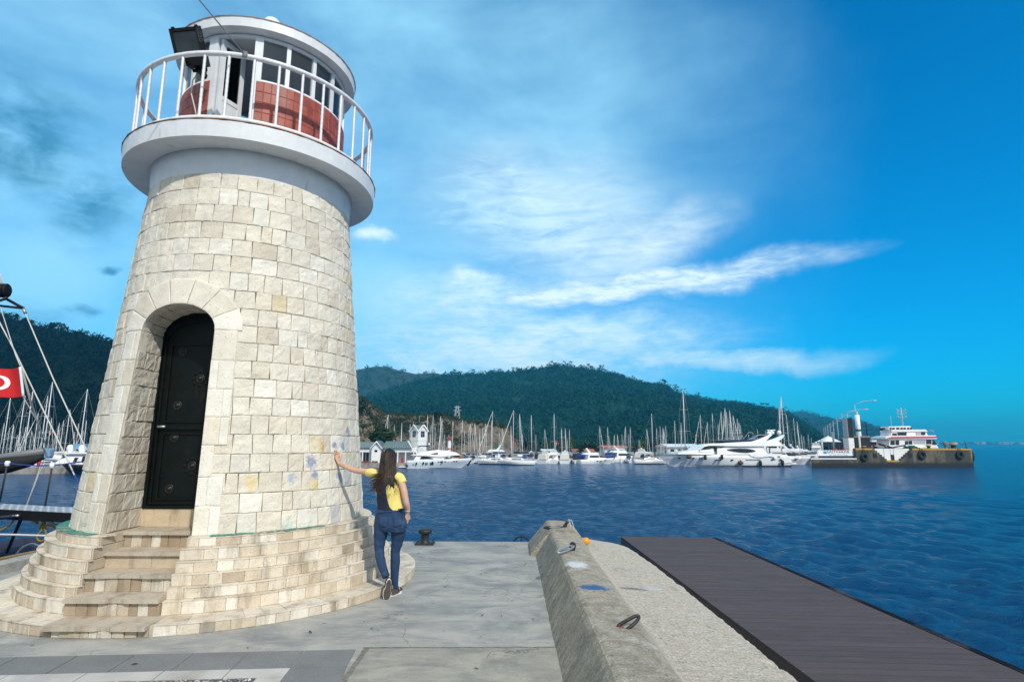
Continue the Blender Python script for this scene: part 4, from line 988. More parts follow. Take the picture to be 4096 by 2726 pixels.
# left hand, laid flat on the stones: palm, four fingers, thumb
kn = [conept(*q, .022) for q in ((203, 172), (214, 164), (228, 160), (240, 164))]; tips = [conept(*q, .012) for q in ((186, 132), (197, 108), (210, 104), (226, 116))]
pc = conept(222, 186, .024)
hl = (kn[3]-kn[0]).normalized(); up_ = (pc-wr_l).normalized(); hn = hl.cross(up_).normalized()
loft(mb, [(wr_l, .024, .019), ((wr_l+pc)/2, .031, .017), (pc, .040, .015), ((kn[1]+kn[2])/2-up_*.012, .043, .013), ((kn[1]+kn[2])/2+up_*.004, .038, .010)], 14, hl, hn)
for a, b_, r in zip(kn, tips, (.0085, .0092, .0096, .0090)):
    mid = (a+b_)/2+hn*(.006 if hn.y < 0 else -.006); limb(mb, [a-(b_-a)*.25, a, mid, b_], [r*1.05, r*1.05, r*.98, r*.72], 4, 10)
th0 = wr_l*.55+pc*.45+hl*.024; limb(mb, [th0-hl*.012, th0+hl*.014+up_*.018, conept(262, 158, .014), conept(263, 140, .012)], [.013, .012, .0098, .0075], 4, 10)
# right hand slipped into the side pocket: palm and fingers reach down along the hip
pr_ = J(846, 712, 7.0); hl2 = (FWD*.9+LAT*.2).normalized()
loft(mb, [(wr_r, .022, .018), ((wr_r+pr_)/2, .030, .016), (pr_, .037, .014), (pr_+Vector((-.004, 0, -.03)), .038, .012)], 12, hl2, LAT)
for k in range(4):
    a = pr_+hl2*(-.028+.019*k)+Vector((-.004, 0, -.025)); limb(mb, [a, a+Vector((-.006, 0, -.03)), a+Vector((-.012, .004, -.055+.004*abs(k-1.5)))], [.009, .0088, .007], 3, 8)
limb(mb, [wr_r+hl2*.018+Vector((0, 0, -.02)), wr_r+hl2*.042+Vector((-.004, 0, -.05)), wr_r+hl2*.046+Vector((-.008, 0, -.078))], [.012, .0105, .0078], 3, 8)
hip_l, hip_r = J(628, 770, 6.99), J(772, 765, 6.99)
kn_l, kn_r = J(600, 1015, 6.96), J(742, 1015, 6.99); an_l, an_r = J(662, 1248, 6.86), J(732, 1345, 6.99)
limb(mb, [hip_l, J(608, 890, 6.98), kn_l, J(618, 1120, 6.92), an_l], [.06, .058, .042, .042, .030])
limb(mb, [hip_r, J(765, 890, 6.99), kn_r, J(742, 1170, 6.99), an_r], [.06, .058, .042, .042, .030])
bod = mb.build('body', skin_m, wo)
bake(bod, ('REMESH', dict(mode='VOXEL', voxel_size=.0052, use_smooth_shade=True)), ('SMOOTH', dict(factor=.5, iterations=3)))
def cloth(name, mb, m, parent, vox=.008, it=4):
    o = mb.build(name, m, parent); bake(o, ('REMESH', dict(mode='VOXEL', voxel_size=vox, use_smooth_shade=True)), ('SMOOTH', dict(factor=.5, iterations=it))); return o
# T-shirt
mb = MB(); g = .012
ts = [(c, a+g, b_+g) for c, a, b_ in torso[1:9]]; ts[-1] = (ts[-1][0]-Vector((0, 0, .012)), .062, .056)
loft(mb, ts)
limb(mb, [J(600, 345, 7.06), sh_l+Vector((.0, 0, -.004)), J(490, 311, 7.137)], [.054, .055, .048], 5, 14)
limb(mb, [J(735, 352, 7.0), sh_r+Vector((.005, 0, -.004)), J(812, 408, 6.962)], [.053, .057, .050], 5, 14)
shirt = cloth('t_shirt', mb, shirt_m, wo)
# jeans of the dungarees
mb = MB(); 
hip = [sec(566, 822, 640, 7.015, .112), sec(562, 832, 690, 7.01, .122), sec(552, 846, 750, 6.995, .135), sec(548, 848, 790, 6.985, .138), sec(552, 838, 835, 6.98, .11)]
loft(mb, hip, 24, pw=2.3)
limb(mb, [J(625, 745, 6.98), J(613, 850, 6.97), J(602, 940, 6.965), kn_l, J(612, 1100, 6.925), J(640, 1190, 6.885), an_l+Vector((0, 0, .0))], [.088, .082, .064, .054, .053, .045, .041], 5, 16)
limb(mb, [J(772, 745, 6.98), J(770, 850, 6.98), J(757, 940, 6.985), kn_r, J(742, 1100, 6.985), J(736, 1230, 6.985), an_r], [.091, .084, .066, .054, .055, .047, .042], 5, 16)
jeans = cloth('dungarees', mb, denim, wo, .008, 3)
# small creases behind the knees and at the seat
me = jeans.data
for v in me.vertices:
    p = v.co; q = mnoise.noise(Vector((p.x*9, p.y*9, p.z*34+p.x*12)))*.004
    w = math.exp(-((p.z-.50)/.10)**2)+.7*math.exp(-((p.z-.75)/.08)**2)+.6*math.exp(-((p.z-.12)/.08)**2)+.25
    v.co = p+v.normal*q*w
mb = MB()                                           # waistband, yoke seam
def ringpatch(mb, sec_, t0, t1, z0, z1, off, n=14):
    c, a, b_ = sec_; vs = []
    for z in (z0, z1):
        for k in range(n+1):
            t = t0+(t1-t0)*k/n; vs.append(c+LAT*(a+off)*math.cos(t)+FWD*(b_+off)*math.sin(t)+Vector((0, 0, z)))
    s = mb.smooth; mb.smooth = True; mb.add(vs, [(k, k+1, n+2+k, n+1+k) for k in range(n)]); mb.smooth = s
def backpatch(name, rows, off, m, parent, thick=.006):
    """a cloth panel lying on her back: rows of (y, x0, x1) in survey units"""
    mb = MB(); mb.smooth = True; n = 10; vs = []
    def surf(x, y):
        ys_ = [745, 690, 620, 560, 480, 410, 360, 318]; 
        for i in range(len(ys_)-1):
            if y >= ys_[i+1] or i == len(ys_)-2:
                t = min(1, max(0, (ys_[i]-y)/(ys_[i]-ys_[i+1]))); c = torso[i][0].lerp(torso[i+1][0], t); a = torso[i][1]+(torso[i+1][1]-torso[i][1])*t+.014; b_ = torso[i][2]+(torso[i+1][2]-torso[i][2])*t+.014; break
        p = J(x, y, c.y+FOOT.y); s = max(-.98, min(.98, (p-c).dot(LAT)/a)); return c+LAT*a*s-FWD*(b_*math.sqrt(1-s*s)+off)
    for y, x0, x1 in rows:
        for k in range(n+1): vs.append(surf(x0+(x1-x0)*k/n, y))
    mb.add(vs, [(i*(n+1)+k, i*(n+1)+k+1, (i+1)*(n+1)+k+1, (i+1)*(n+1)+k) for i in range(len(rows)-1) for k in range(n)])
    o = mb.build(name, m, parent); bake(o, ('SOLIDIFY', dict(thickness=thick, offset=0))); return o
backpatch('bib_back', [(655, 572, 795), (640, 574, 775), (610, 582, 742), (570, 588, 726), (520, 592, 716), (470, 595, 712), (420, 600, 712), (380, 606, 716)], .004, denim2, jeans)
backpatch('strap', [(385, 690, 722), (350, 712, 742), (325, 728, 755), (305, 735, 756)], .006, denim2, jeans)
backpatch('strap', [(385, 600, 632), (350, 590, 618), (325, 586, 612), (305, 590, 610)], .006, denim2, jeans)
def seatpatch(name, quad):
    mb = MB(); mb.smooth = True; n = 6; vs = []
    dg = None
    from mathutils.bvhtree import BVHTree
    bv = BVHTree.FromPolygons([v.co for v in me.vertices], [p.vertices for p in me.polygons])
    o0 = Vector((0, 0, CAMH))-FOOT
    for j in range(n+1):
        for k in range(n+1):
            u, v = k/n, j/n; x = (quad[0][0]*(1-u)+quad[1][0]*u)*(1-v)+(quad[3][0]*(1-u)+quad[2][0]*u)*v; y = (quad[0][1]*(1-u)+quad[1][1]*u)*(1-v)+(quad[3][1]*(1-u)+quad[2][1]*u)*v
            d = (J(x, y, 7)-o0).normalized(); h = bv.ray_cast(o0, d); vs.append((h[0]-d*.004) if h[0] else J(x, y, 6.87))
    mb.add(vs, [(j*(n+1)+k, j*(n+1)+k+1, (j+1)*(n+1)+k+1, (j+1)*(n+1)+k) for j in range(n) for k in range(n)])
    o = mb.build(name, denim, jeans); bake(o, ('SOLIDIFY', dict(thickness=.005, offset=0))); return o
seatpatch('back_pocket', [(592, 705), (668, 708), (660, 800), (600, 792)]); seatpatch('back_pocket', [(718, 700), (800, 692), (798, 790), (730, 798)])
seatpatch('waistband', [(566, 650), (824, 632), (830, 655), (564, 676)])
# hair: a cap that falls to the middle of the back, with blown locks
mb = MB(); mb.col = (1, 1, 1)
HY = 7.06
hs2 = [(J(690, 92, HY), .010, .012), (J(688, 104, HY), .040, .05), (J(687, 122, HY-.005), .064, .078), (J(683, 155, HY-.012), .088, .100), (J(678, 200, HY-.02), .094, .106), (J(672, 250, HY-.03), .094, .092), (J(668, 300, HY-.055), .096, .072), (J(666, 350, HY-.075), .106, .054), (J(665, 410, HY-.088), .116, .042), (J(662, 465, HY-.092), .110, .034), (J(662, 510, HY-.092), .080, .026), (J(668, 540, HY-.092), .055, .018), (J(672, 562, HY-.092), .022, .008)]
loft(mb, hs2, 26)
hair = mb.build('hair', hair_m, wo); bake(hair, ('REMESH', dict(mode='VOXEL', voxel_size=.008, use_smooth_shade=True)), ('SMOOTH', dict(factor=.5, iterations=2)))
for v in hair.data.vertices:
    p = v.co; v.co = p+v.normal*(.007*mnoise.noise(Vector((p.x*55, p.y*30, p.z*3.5)))+.004*mnoise.noise(Vector((p.x*130, p.y*80, p.z*5))))
random.seed(21)
mb = MB()
for k in range(620):
    s = random.uniform(-1, 1); lock = random.random()
    k_ = random.uniform(.5, 1.0); tip = 2.1 if random.random() < .4 else 1.3; mb.col = (tip*k_*1.15, tip*k_, tip*k_*.9)
    x0 = 676+s*62; st = J(x0, random.uniform(115, 300), HY-.02-.085*math.sqrt(max(0, 1-s*s*.9)))
    yend = random.uniform(430, 565)-abs(s+.1)*45
    xe = 660+s*92+random.gauss(0, 12)
    if s < -.25 and lock < .6: xe = random.uniform(485, 590); yend = random.uniform(330, 520)
    d1 = HY-.098-.030*(1-s*s)
    mid = J(672+s*80+random.gauss(0, 5), 300+(yend-300)*.35, d1-.012); md2 = J((xe+672+s*84)/2+random.gauss(0, 8), 300+(yend-300)*.75, HY-.135+.02*abs(s)); en = J(xe, yend, HY-.14+random.gauss(0, .012))
    limb(mb, [st, mid, md2, en], [.0022, .0026, .0022, .0005], 4, 4)
mb.build('hair_locks', hair_m, hair)
# bracelet
mb = MB(); bc_ = J(852, 655, 6.98); mb.tube([bc_+LAT*.029*math.cos(TAU*k/20)+FWD*.029*math.sin(TAU*k/20) for k in range(20)], .0035, 6, closed=True); mb.build('bracelet', rope_white, wo)
# canvas shoes
def shoe(M4, parent):
    T = lambda x, y, z: M4 @ Vector((x, y, z))
    def outline(n=28):
        o = []
        for k in range(n):
            t = TAU*k/n; x = math.cos(t); y = math.sin(t); w = .047 if x > 0 else .036; w = w-(.006 if x < .2 and x > -.5 else 0); o.append((.118*x+.060, w*math.copysign(abs(y)**.8, y)))
        return o
    ol = outline(); n = len(ol)
    mb = MB(); vs = [T(x, y, z) for z, s in ((0, 1.0), (.028, 1.01)) for x, y in [( (x-.06)*s+.06, y*s) for x, y in ol]]
    mb.add(vs, [tuple(range(n-1, -1, -1)), tuple(range(n, 2*n))]+[(k, (k+1) % n, n+(k+1) % n, n+k) for k in range(n)])
    so_ = mb.build('sole', rubber_w, parent)
    mb = MB(); vs = [T((x-.06)*s+.06, y*s, z) for z, s in ((-.002, .93), (.006, .93)) for x, y in ol]
    mb.add(vs, [tuple(range(n-1, -1, -1)), tuple(range(n, 2*n))]+[(k, (k+1) % n, n+(k+1) % n, n+k) for k in range(n)])
    mb.build('tread', tread_m, so_)
    mb = MB(); mb.smooth = True; secs = [(.172, .018, .030, .040), (.155, .034, .028, .056), (.12, .042, .028, .072), (.085, .042, .028, .088), (.05, .038, .028, .108), (.02, .036, .028, .125), (-.02, .036, .028, .130), (-.05, .030, .028, .125), (-.058, .018, .030, .115)]; m = 12; vs = []
    for x, hw, z0, z1 in secs:
        for k in range(m):
            t = PI*k/(m-1); vs.append(T(x, hw*math.cos(t)*(1 if z1 < .09 else (1-.25*math.sin(t))), z0-.012+(z1-z0+.012)*math.sin(t)**.7))
    mb.add(vs, [(i*m+k, i*m+k+1, (i+1)*m+k+1, (i+1)*m+k) for i in range(len(secs)-1) for k in range(m-1)]+[tuple(range(m)), tuple((len(secs)-1)*m+k for k in range(m))])
    mb.build('upper', canvas_m, parent)
    mb = MB(); mb.smooth = True; vs = []
    for x, hw, z1 in ((.182, .010, .036), (.17, .026, .048), (.15, .038, .058)):
        for k in range(m): t = PI*k/(m-1); vs.append(T(x, hw*math.cos(t), .022+(z1-.022)*math.sin(t)**.7))
    mb.add(vs, [(i*m+k, i*m+k+1, (i+1)*m+k+1, (i+1)*m+k) for i in range(2) for k in range(m-1)]); mb.build('toe_cap', rubber_w, parent)
    mb = MB()
    for k in range(4):
        x = .06+.022*k; z = .104-.012*k; mb.tube([T(x, -.022, z-.008), T(x, 0, z), T(x, .022, z-.008)], .003, 5)
    mb.tube([T(.05, .0, .11), T(.055, -.035, .10), T(.03, -.06, .07), T(.05, -.055, .05), T(.065, -.03, .095)], .003, 5); mb.build('lace', rope_white, parent)
def frame(o, fx, fz):
    fx = fx.normalized(); fy = fz.cross(fx).normalized(); fz = fx.cross(fy); M_ = Matrix((tuple(fx)+(0,), tuple(fy)+(0,), tuple(fz)+(0,), (0, 0, 0, 1))).transposed(); M_.translation = o; return M_
def empty_part(name, par):
    o = bpy.data.objects.new(name, None); COL.objects.link(o); o.parent = par; o.empty_display_size = .05; KIDS.setdefault(par.name, []).append(o); return o
h_ = onz(*z5(722, 1425), 0)-FOOT; t_ = onz(*z5(800, 1388), 0)-FOOT
fr_ = frame(Vector((an_r.x-.01, an_r.y, 0)), (t_-h_), Vector((0, 0, 1))); shoe(fr_, empty_part('shoe', wo))
heel, toe = J(690, 1262, 6.80), J(663, 1436, 6.80); toe.z = max(toe.z, .012)
fx = (toe-heel); fzv = (Vector((0, 1, 0))+Vector((-.35, 0, .1))); fo = heel+fx.normalized()*.058
shoe(frame(fo, fx, fzv), empty_part('shoe', wo))
# ---------------------------------------------------------------- boats
random.seed(11)
def hull_loft(mb, xd0, xd1, zd0, zd1, xw0, xw1, B, yc=0.0, n=22, stern=.85, fine=2.0, wlf=.88, zk=-.5, sheer=0.0, deck=True):
    """hull from the bow (index 0) to the stern (index 1): d = deck edge, w = waterline"""
    P = 6; vs = []; s0 = mb.smooth; mb.smooth = True
    for i in range(n+1):
        t = (i/n)**1.25; 
        w = (1-(1-min(1, t/.55))**fine)*(1 if t < .6 else 1-(1-stern)*((t-.6)/.4)**2); w = max(w, .012)
        ww = (1-(1-min(1, t/.62))**(fine*.72))*(1 if t < .6 else 1-(1-stern)*((t-.6)/.4)**2)*wlf; ww = max(ww, .006)
        zd = zd0+(zd1-zd0)*t-sheer*math.sin(PI*t); xd = xd0+(xd1-xd0)*t; xw = xw0+(xw1-xw0)*t
        pts = []
        for f in (0, .35, .7, 1.0):
            b_ = (w+(ww-w)*f**1.3)*B/2; pts.append((xd+(xw-xd)*f, b_, zd*(1-f)+0*f))
        pts.append((xw, ww*B/2*.7, zk)); 
        vs += [(x, yc-y, z) for x, y, z in pts]+[(x, yc+y, z) for x, y, z in pts]
    q = 5; m = 2*q; fs = []
    for i in range(n):
        a, b_ = i*m, (i+1)*m
        for k in range(q-1): fs.append((a+k, a+k+1, b_+k+1, b_+k)); fs.append((a+q+k, b_+q+k, b_+q+k+1, a+q+k+1))
    base = mb.add(vs, fs); mb.smooth = False
    e = n*m; ex = [tuple([base+e+k for k in range(q)]+[base+e+q+k for k in range(q-1, -1, -1)])]
    if deck:
        for i in range(n): a, b_ = base+i*m, base+(i+1)*m; ex.append((a, b_, b_+q, a+q))
    for f in ex: mb.f.append(f); mb.m.append(mb.cur); mb.c.append(mb.col); mb.sm.append(False)
    mb.smooth = s0
def sail_proto(hullm, coverm, furl=False, hood=navy_cloth):
    """10 m sloop, bow to +x, mast 13 m above the water"""
    t = thing('sailboat', 'x', 'sailboat')
    mb = MB(); hull_loft(mb, 5, -4.6, 1.25, 1.0, 4.1, -4.4, 3.2, stern=.7, sheer=.12); h = mb.build('hull', hullm, t)
    mb = MB(); hull_loft(mb, 4.16, -4.42, .22, .2, 4.12, -4.41, 3.24, stern=.7, deck=False, wlf=.95); mb.build('boot_stripe', navy if hullm is not navy else red_paint, h)
    mb = MB(); mb.taper_prism([(2.2, 1.1), (1.5, 1.55), (-1.6, 1.62), (-1.9, 1.1)], 1.05, .8, 1.1, 1.62); cb = mb.build('cabin', boat_white, t, bevel=.06)
    mb = MB()
    for s in (-1, 1): mb.box(-1.2, 1.1, s*1.0-.03, s*1.0+.03, 1.28, 1.45)
    mb.build('window', dark_glass, cb)
    mb = MB(); mb.tube([(.9, 0, 1.5), (.9, 0, 7), (.9, 0, 13)], [.075, .07, .05], 8); ms = mb.build('mast', alloy, t)
    for z, w in ((5.6, .95), (9.4, .7)):
        mb = MB(); mb.bar((.85, -w, z), (.85, w, z), .05, .03); mb.build('spreader', alloy, ms)
    mb = MB(); mb.tube([(.85, 0, 2.5), (-3.2, 0, 2.62)], .08, 8); bm_ = mb.build('boom', alloy, t)
    mb = MB(); mb.smooth = True; mb.tube([(.75, 0, 2.85), (0, 0, 2.85), (-2, 0, 2.8), (-3.1, 0, 2.72)], [.20, .24, .18, .09], 8); mb.build('sail_cover', coverm, bm_)
    mb = MB()
    for a, b_ in (((4.9, 0, 1.3), (.95, 0, 12.8)), ((-4.5, 0, 1.1), (.85, 0, 12.9)), ((.8, -1.5, 1.2), (.85, -.95, 5.6)), ((.85, -.95, 5.6), (.85, -.7, 9.4)), ((.85, -.7, 9.4), (.9, 0, 12.8)), ((.8, 1.5, 1.2), (.85, .95, 5.6)), ((.85, .95, 5.6), (.85, .7, 9.4)), ((.85, .7, 9.4), (.9, 0, 12.8))): mb.tube([a, b_], .016, 4, cap=False)
    mb.build('rigging', wire_mat, t)
    if furl:
        mb = MB(); mb.tube([(4.85, 0, 1.5), (3.9, 0, 4.3), (1.1, 0, 12.4)], [.07, .10, .04], 6); mb.build('furled_sail', boat_cream, t)
    mb = MB(); mb.smooth = True; mb.lathe([(.001, 1.02), (.6, .9), (.85, .5), (.9, 0)], 14, (-1.6, 0, 1.5), PI/2, 1.5*PI); mb.build('sprayhood', hood, t)
    mb = MB()
    for s in (-1, 1):
        for x, w in ((4.2, .45), (3, .95), (1.5, 1.4), (0, 1.5), (-1.5, 1.45), (-3, 1.3), (-4.3, 1.1)): mb.tube([(x, s*w, 1.0), (x, s*w, 1.75)], .018, 4)
        mb.tube([(4.9, 0, 1.85), (4.2, s*.45, 1.75), (3, s*.95, 1.72), (1.5, s*1.4, 1.7), (0, s*1.5, 1.68), (-1.5, s*1.45, 1.66), (-3, s*1.3, 1.65), (-4.3, s*1.1, 1.65)], .014, 4)
    mb.build('lifeline', steel, t)
    return t
protos = [sail_proto(boat_white, blue_cloth, True), sail_proto(boat_white, boat_cream), sail_proto(boat_white, navy_cloth, True, blue_cloth), sail_proto(navy, boat_cream), sail_proto(boat_grey, navy_cloth, False, boat_cream)]
used = [False]*len(protos)
def sailboat(u, vtop, Y, label, group, k=None, rz=None, smin=.55, thick=None):
    k = random.choice([0, 0, 1, 1, 2, 2, 3, 4]) if k is None else k
    top = aty(u, vtop, Y); s = (top.z-WZ)/13.0
    o = protos[k] if not used[k] else copy_tree(protos[k]); used[k] = True
    rz = random.choice([R(70), R(110), R(-80), R(95), R(250)])+random.uniform(-.15, .15) if rz is None else rz
    o.scale = (s, s, s); base = aty(u, 1800, Y); o.rotation_euler = (random.uniform(-.012, .012), random.uniform(-.015, .015), rz)
    off = Matrix.Rotation(rz, 3, 'Z') @ Vector((.9*s, 0, 0)); 
    # keep the mast under the surveyed masthead
    o.location = (top.x-off.x, top.y-off.y, WZ); tag(o, label, 'sailboat', group); return o
G1 = 'sailing boats berthed before the rocky cliff'; G2 = 'sailing boats along the middle pontoon'; G3 = 'sailing boats behind the big white motor yacht'; G4 = 'sailing boats across the water on the far side of the lighthouse'
def lab(zone, v, lo, hi, names):
    return names[0] if v < lo else names[1] if v < hi else names[2]
# the berths between the tower house and the cliff
for u, v, Y in [(1712, 1660, 105), (1733, 1659, 108), (1764, 1664, 106), (1770.5, 1675, 102), (1811, 1684, 104), (1848, 1677, 106), (1723, 1700, 112), (1741, 1704, 112), (1760, 1735, 118), (1779, 1737, 118), (1795, 1737, 116), (1857.6, 1722, 112), (1553, 1659, 118), (1609, 1690, 112), (1579, 1700, 114), (1642, 1693, 118), (1655, 1687, 118), (1875, 1702, 112), (1882, 1695, 108), (1901, 1691, 106), (1918, 1716, 112), (1931, 1710, 116), (1941, 1694, 104), (1947, 1702, 110), (1966, 1682, 112), (1996, 1729, 114), (2010, 1711, 110), (2013, 1725, 118), (2045, 1703, 112)]:
    if u < 1700: l = 'sailing boat whose mast stands over the low green roofs, hull out of sight'
    elif u < 1860: l = lab(0, v, 1690, 1720, ('tall bare mast sailing boat berthed between the tower house and the striped beacon', 'medium mast sailing boat berthed between the tower house and the striped beacon', 'small short mast sailing boat berthed between the tower house and the striped beacon'))
    else: l = lab(0, v, 1700, 1715, ('tall bare mast sailing boat in the row in front of the rocky cliff', 'medium mast sailing boat in the row in front of the rocky cliff', 'small short mast sailing boat in the row in front of the rocky cliff'))
    sailboat(u, v, Y, l, G1)
sailboat(1969.5, 1644.6, 99, 'white sailing yacht with the tallest mast right before the cliff face', G1, 0, R(182))
sailboat(2051.6, 1640, 97, 'long white sloop with dark sprayhood and very tall mast moored ahead of the cliff', G1, 2, R(176))
for u, v, Y in [(2081, 1655, 122), (2090, 1733, 118), (2143, 1737, 120), (2179, 1716, 122), (2220, 1758, 125), (2245, 1711, 112), (2261, 1711, 114), (2269, 1757, 116), (2277, 1716, 118), (2399, 1704, 112), (2430, 1707, 116), (2434.6, 1740, 122), (2457, 1738, 130), (2470, 1736, 130), (2487, 1735, 118), (2502, 1704, 112), (2520, 1708, 114), (2515, 1736, 118), (2555, 1757, 120), (2626, 1713.5, 118), (2638, 1703, 114), (2650, 1708, 116), (2655, 1719, 118), (2663, 1702, 113)]:
    sailboat(u, v, Y, lab(0, v, 1705, 1725, ('tall mast sailing boat among the moored boats along the middle pontoon', 'medium mast sailing boat among the moored boats along the middle pontoon', 'short mast sailing boat among the moored boats along the middle pontoon')), G2)
sailboat(2127, 1659, 112, 'sailing yacht with thick white mast right of the cliff foot', G2, 1, R(80), thick=1)
sailboat(2216, 1653, 108, 'sailing yacht with thick white mast and crosstree behind the moored motorboats', G2, 1, R(95))
sailboat(2588, 1714.6, 110, 'sailing boat with a thick furled sail along its leaning mast', G2, 0, R(60))
sailboat(2605, 1654, 103, 'pale cruising sailboat with a tall thin mast ahead of the tree line', G2, 1, R(5))
for u, v, Y in [(2800, 1659, 128), (2828, 1686, 124), (2847, 1653, 122), (2872, 1695, 128), (2883, 1646, 120), (2896, 1631, 122), (2904, 1647, 124), (2920, 1640, 126), (2930.5, 1661, 128), (2946, 1673, 130), (2956, 1689, 132), (2961, 1699, 134), (2917, 1690, 132), (2941, 1692, 134), (3147, 1658, 128), (3175, 1671, 132), (3188, 1686, 136), (3205, 1735, 150), (3214, 1741, 155), (3232, 1735, 158), (3245, 1750, 170), (3122, 1722, 150), (3060, 1720, 150), (3030, 1715, 150), (3008, 1728, 150)]:
    sailboat(u, v, Y, lab(0, v, 1665, 1700, ('tall mast sailing boat in the dense row over the long motor yacht', 'medium mast sailing boat in the dense row over the long motor yacht', 'short distant mast sailing boat beyond the long motor yacht')), G3)
sailboat(2697, 1683, 112, 'sailing boat with a thick leaning white mast by the bow of the long yacht', G3, 1, R(70))
sailboat(2730, 1557, 108, 'large sailing yacht with the tallest white mast over the bow of the long yacht', G3, 1, R(80))
sailboat(2722, 1690, 116, 'small sailing boat half hidden behind the tallest white mast', G3, 2, R(80))
sailboat(3115, 1631, 120, 'sailing yacht with a stout white mast over the stern of the long yacht', G3, 1, R(75))
sailboat(3123, 1586, 122, 'sailing yacht with a very high thin mast over the stern of the long yacht', G3, 2, R(85))
for u, v, Y in [(43, 1591, 72), (100, 1582, 74), (193, 1582, 74), (349, 1555, 74), (279, 1637.6, 78), (255, 1680.6, 80), (350, 1680.6, 82), (156, 1652, 78), (54, 1696.6, 84), (58, 1703, 86), (37, 1709, 86), (104, 1706, 86), (234, 1704.6, 88), (207, 1671, 84), (163, 1706, 88), (126, 1722, 90), (317, 1693, 86), (84.5, 1722, 90), (15, 1690, 84), (-20, 1640, 80), (182, 1716, 92), (222, 1730, 94), (300, 1725, 94), (140, 1735, 96), (70, 1738, 96), (266, 1738, 96), (117, 1690, 90), (240, 1690, 90), (332, 1720, 92)]:
    sailboat(u, v, Y, lab(0, v, 1600, 1690, ('tall bare mast sailing boat on the far quay below the dark hill', 'medium bare mast sailing boat on the far quay below the dark hill', 'short bare mast sailing boat packed on the far quay below the dark hill')), G4)
sailboat(132, 1564, 70, 'sailing boat with a bright white mast between the two hoist lines', G4, 1, R(80))
sailboat(213, 1527.6, 70, 'sailing boat with the brightest and tallest mast under the dark hill', G4, 1, R(95))
# ---------------------------------------------------------------- small motorboats
def motor_proto(flyb=True, cloth=None):
    """9 m cruiser, bow to +x"""
    t = thing('motorboat', 'x', 'motorboat')
    mb = MB(); hull_loft(mb, 4.6, -4.2, 1.5, 1.05, 3.5, -4.1, 3.2, stern=.92, sheer=.05); h = mb.build('hull', boat_white, t)
    mb = MB()
    for s in (-1, 1): 
        for x in (1.8, .9, 0): mb.box(x-.22, x+.22, s*1.52-.1, s*1.52+.06, .72, .86)
    mb.build('porthole', dark_glass, h)
    mb = MB(); mb.taper_prism([(2.6, 1.3), (1.0, 2.25), (-2.0, 2.35), (-2.3, 1.1), (2.4, 1.1)], 1.3, 1.0, 1.1, 2.35); cb = mb.build('cabin', boat_white, t, bevel=.06)
    mb = MB(); mb.taper_prism([(2.15, 1.62), (1.12, 2.18), (.55, 2.2), (.75, 1.62)], 1.25, 1.1, 1.6, 2.2); mb.taper_prism([(.5, 1.62), (.42, 2.12), (-1.7, 2.12), (-1.8, 1.62)], 1.25, 1.12, 1.6, 2.2); mb.build('windscreen', dark_glass, cb)
    if flyb:
        mb = MB(); mb.taper_prism([(.7, 2.34), (.2, 2.85), (-2.6, 2.8), (-3.2, 2.34)], 1.1, .95, 2.3, 2.9); mb.build('flybridge', boat_white, t, bevel=.05)
        mb = MB(); mb.taper_prism([(-1.9, 2.8), (-2.3, 3.5), (-2.0, 3.6), (-1.3, 2.8)], 1.0, .8, 2.8, 3.6); mb.build('radar_arch', boat_white, t)
        mb = MB(); mb.smooth = True; mb.lathe([(.001, .34), (.2, .3), (.26, .15), (.2, 0), (.001, -.02)], 12, (-2.1, 0, 3.6)); mb.build('radome', boat_white, t)
    if cloth:
        mb = MB(); mb.taper_prism([(-1.6, 2.3), (-1.7, 2.9), (-3.9, 2.75), (-4.1, 1.2), (-2.2, 1.2)], 1.35, 1.1, 1.2, 2.9); mb.build('canopy', cloth, t, bevel=.1)
    mb = MB()
    for s in (-1, 1): mb.tube([(4.6, 0, 2.1), (3.4, s*.8, 2.05), (2, s*1.3, 2.0), (.5, s*1.5, 1.95)], .02, 4)
    mb.build('bow_rail', steel, t)
    return t
mp_ = [motor_proto(True), motor_proto(False, navy_cloth), motor_proto(True, boat_cream), motor_proto(False, blue_cloth)]; mused = [False]*4
def motorboat(u, Y, rz, s, k, label, group=None):
    o = mp_[k] if not mused[k] else copy_tree(mp_[k]); mused[k] = True
    p = aty(u, 1800, Y); o.location = (p.x, p.y, WZ); o.rotation_euler = (0, 0, R(rz)); o.scale = (s*.85, s*.85, s*.8); tag(o, label, 'motorboat', group); return o
MG = 'motorboats along the middle pontoon'
motorboat(2192, 104, 60, .72, 2, 'small white motorboat with cream cover next to the end of the pontoon', MG)
motorboat(2222, 105, 70, .8, 0, 'white motorboat with dark cabin windows beneath the thick mast with crosstree', MG)
motorboat(2262, 105, 80, .72, 2, 'white motorboat with a wide pale cover along the pontoon', MG)
motorboat(2300, 106, 100, .72, 1, 'white motorboat with navy canopy along the pontoon', MG)
motorboat(2338, 106, 60, .78, 3, 'white motorboat with bright blue windscreen cover', MG)
motorboat(2381, 102, 10, .85, 0, 'white fishing cruiser with open flybridge lying at the pontoon end', MG)
motorboat(2447, 112, 70, .8, 3, 'small motorboat with blue cover beside the long cream covered craft', MG)
motorboat(2490, 112, 20, .95, 0, 'white motor cruiser in front of the red roofed clubhouse', MG)
motorboat(2575, 113, 60, .85, 2, 'cream covered motorboat behind the pale cruising sailboat', MG)
motorboat(2160, 110, 80, .7, 1, 'small motorboat with dark canopy close to the thick white mast', MG)
motorboat(1963, 112, 175, 1.0, 0, 'large white motor cruiser behind the sailing boats before the cliff', MG)
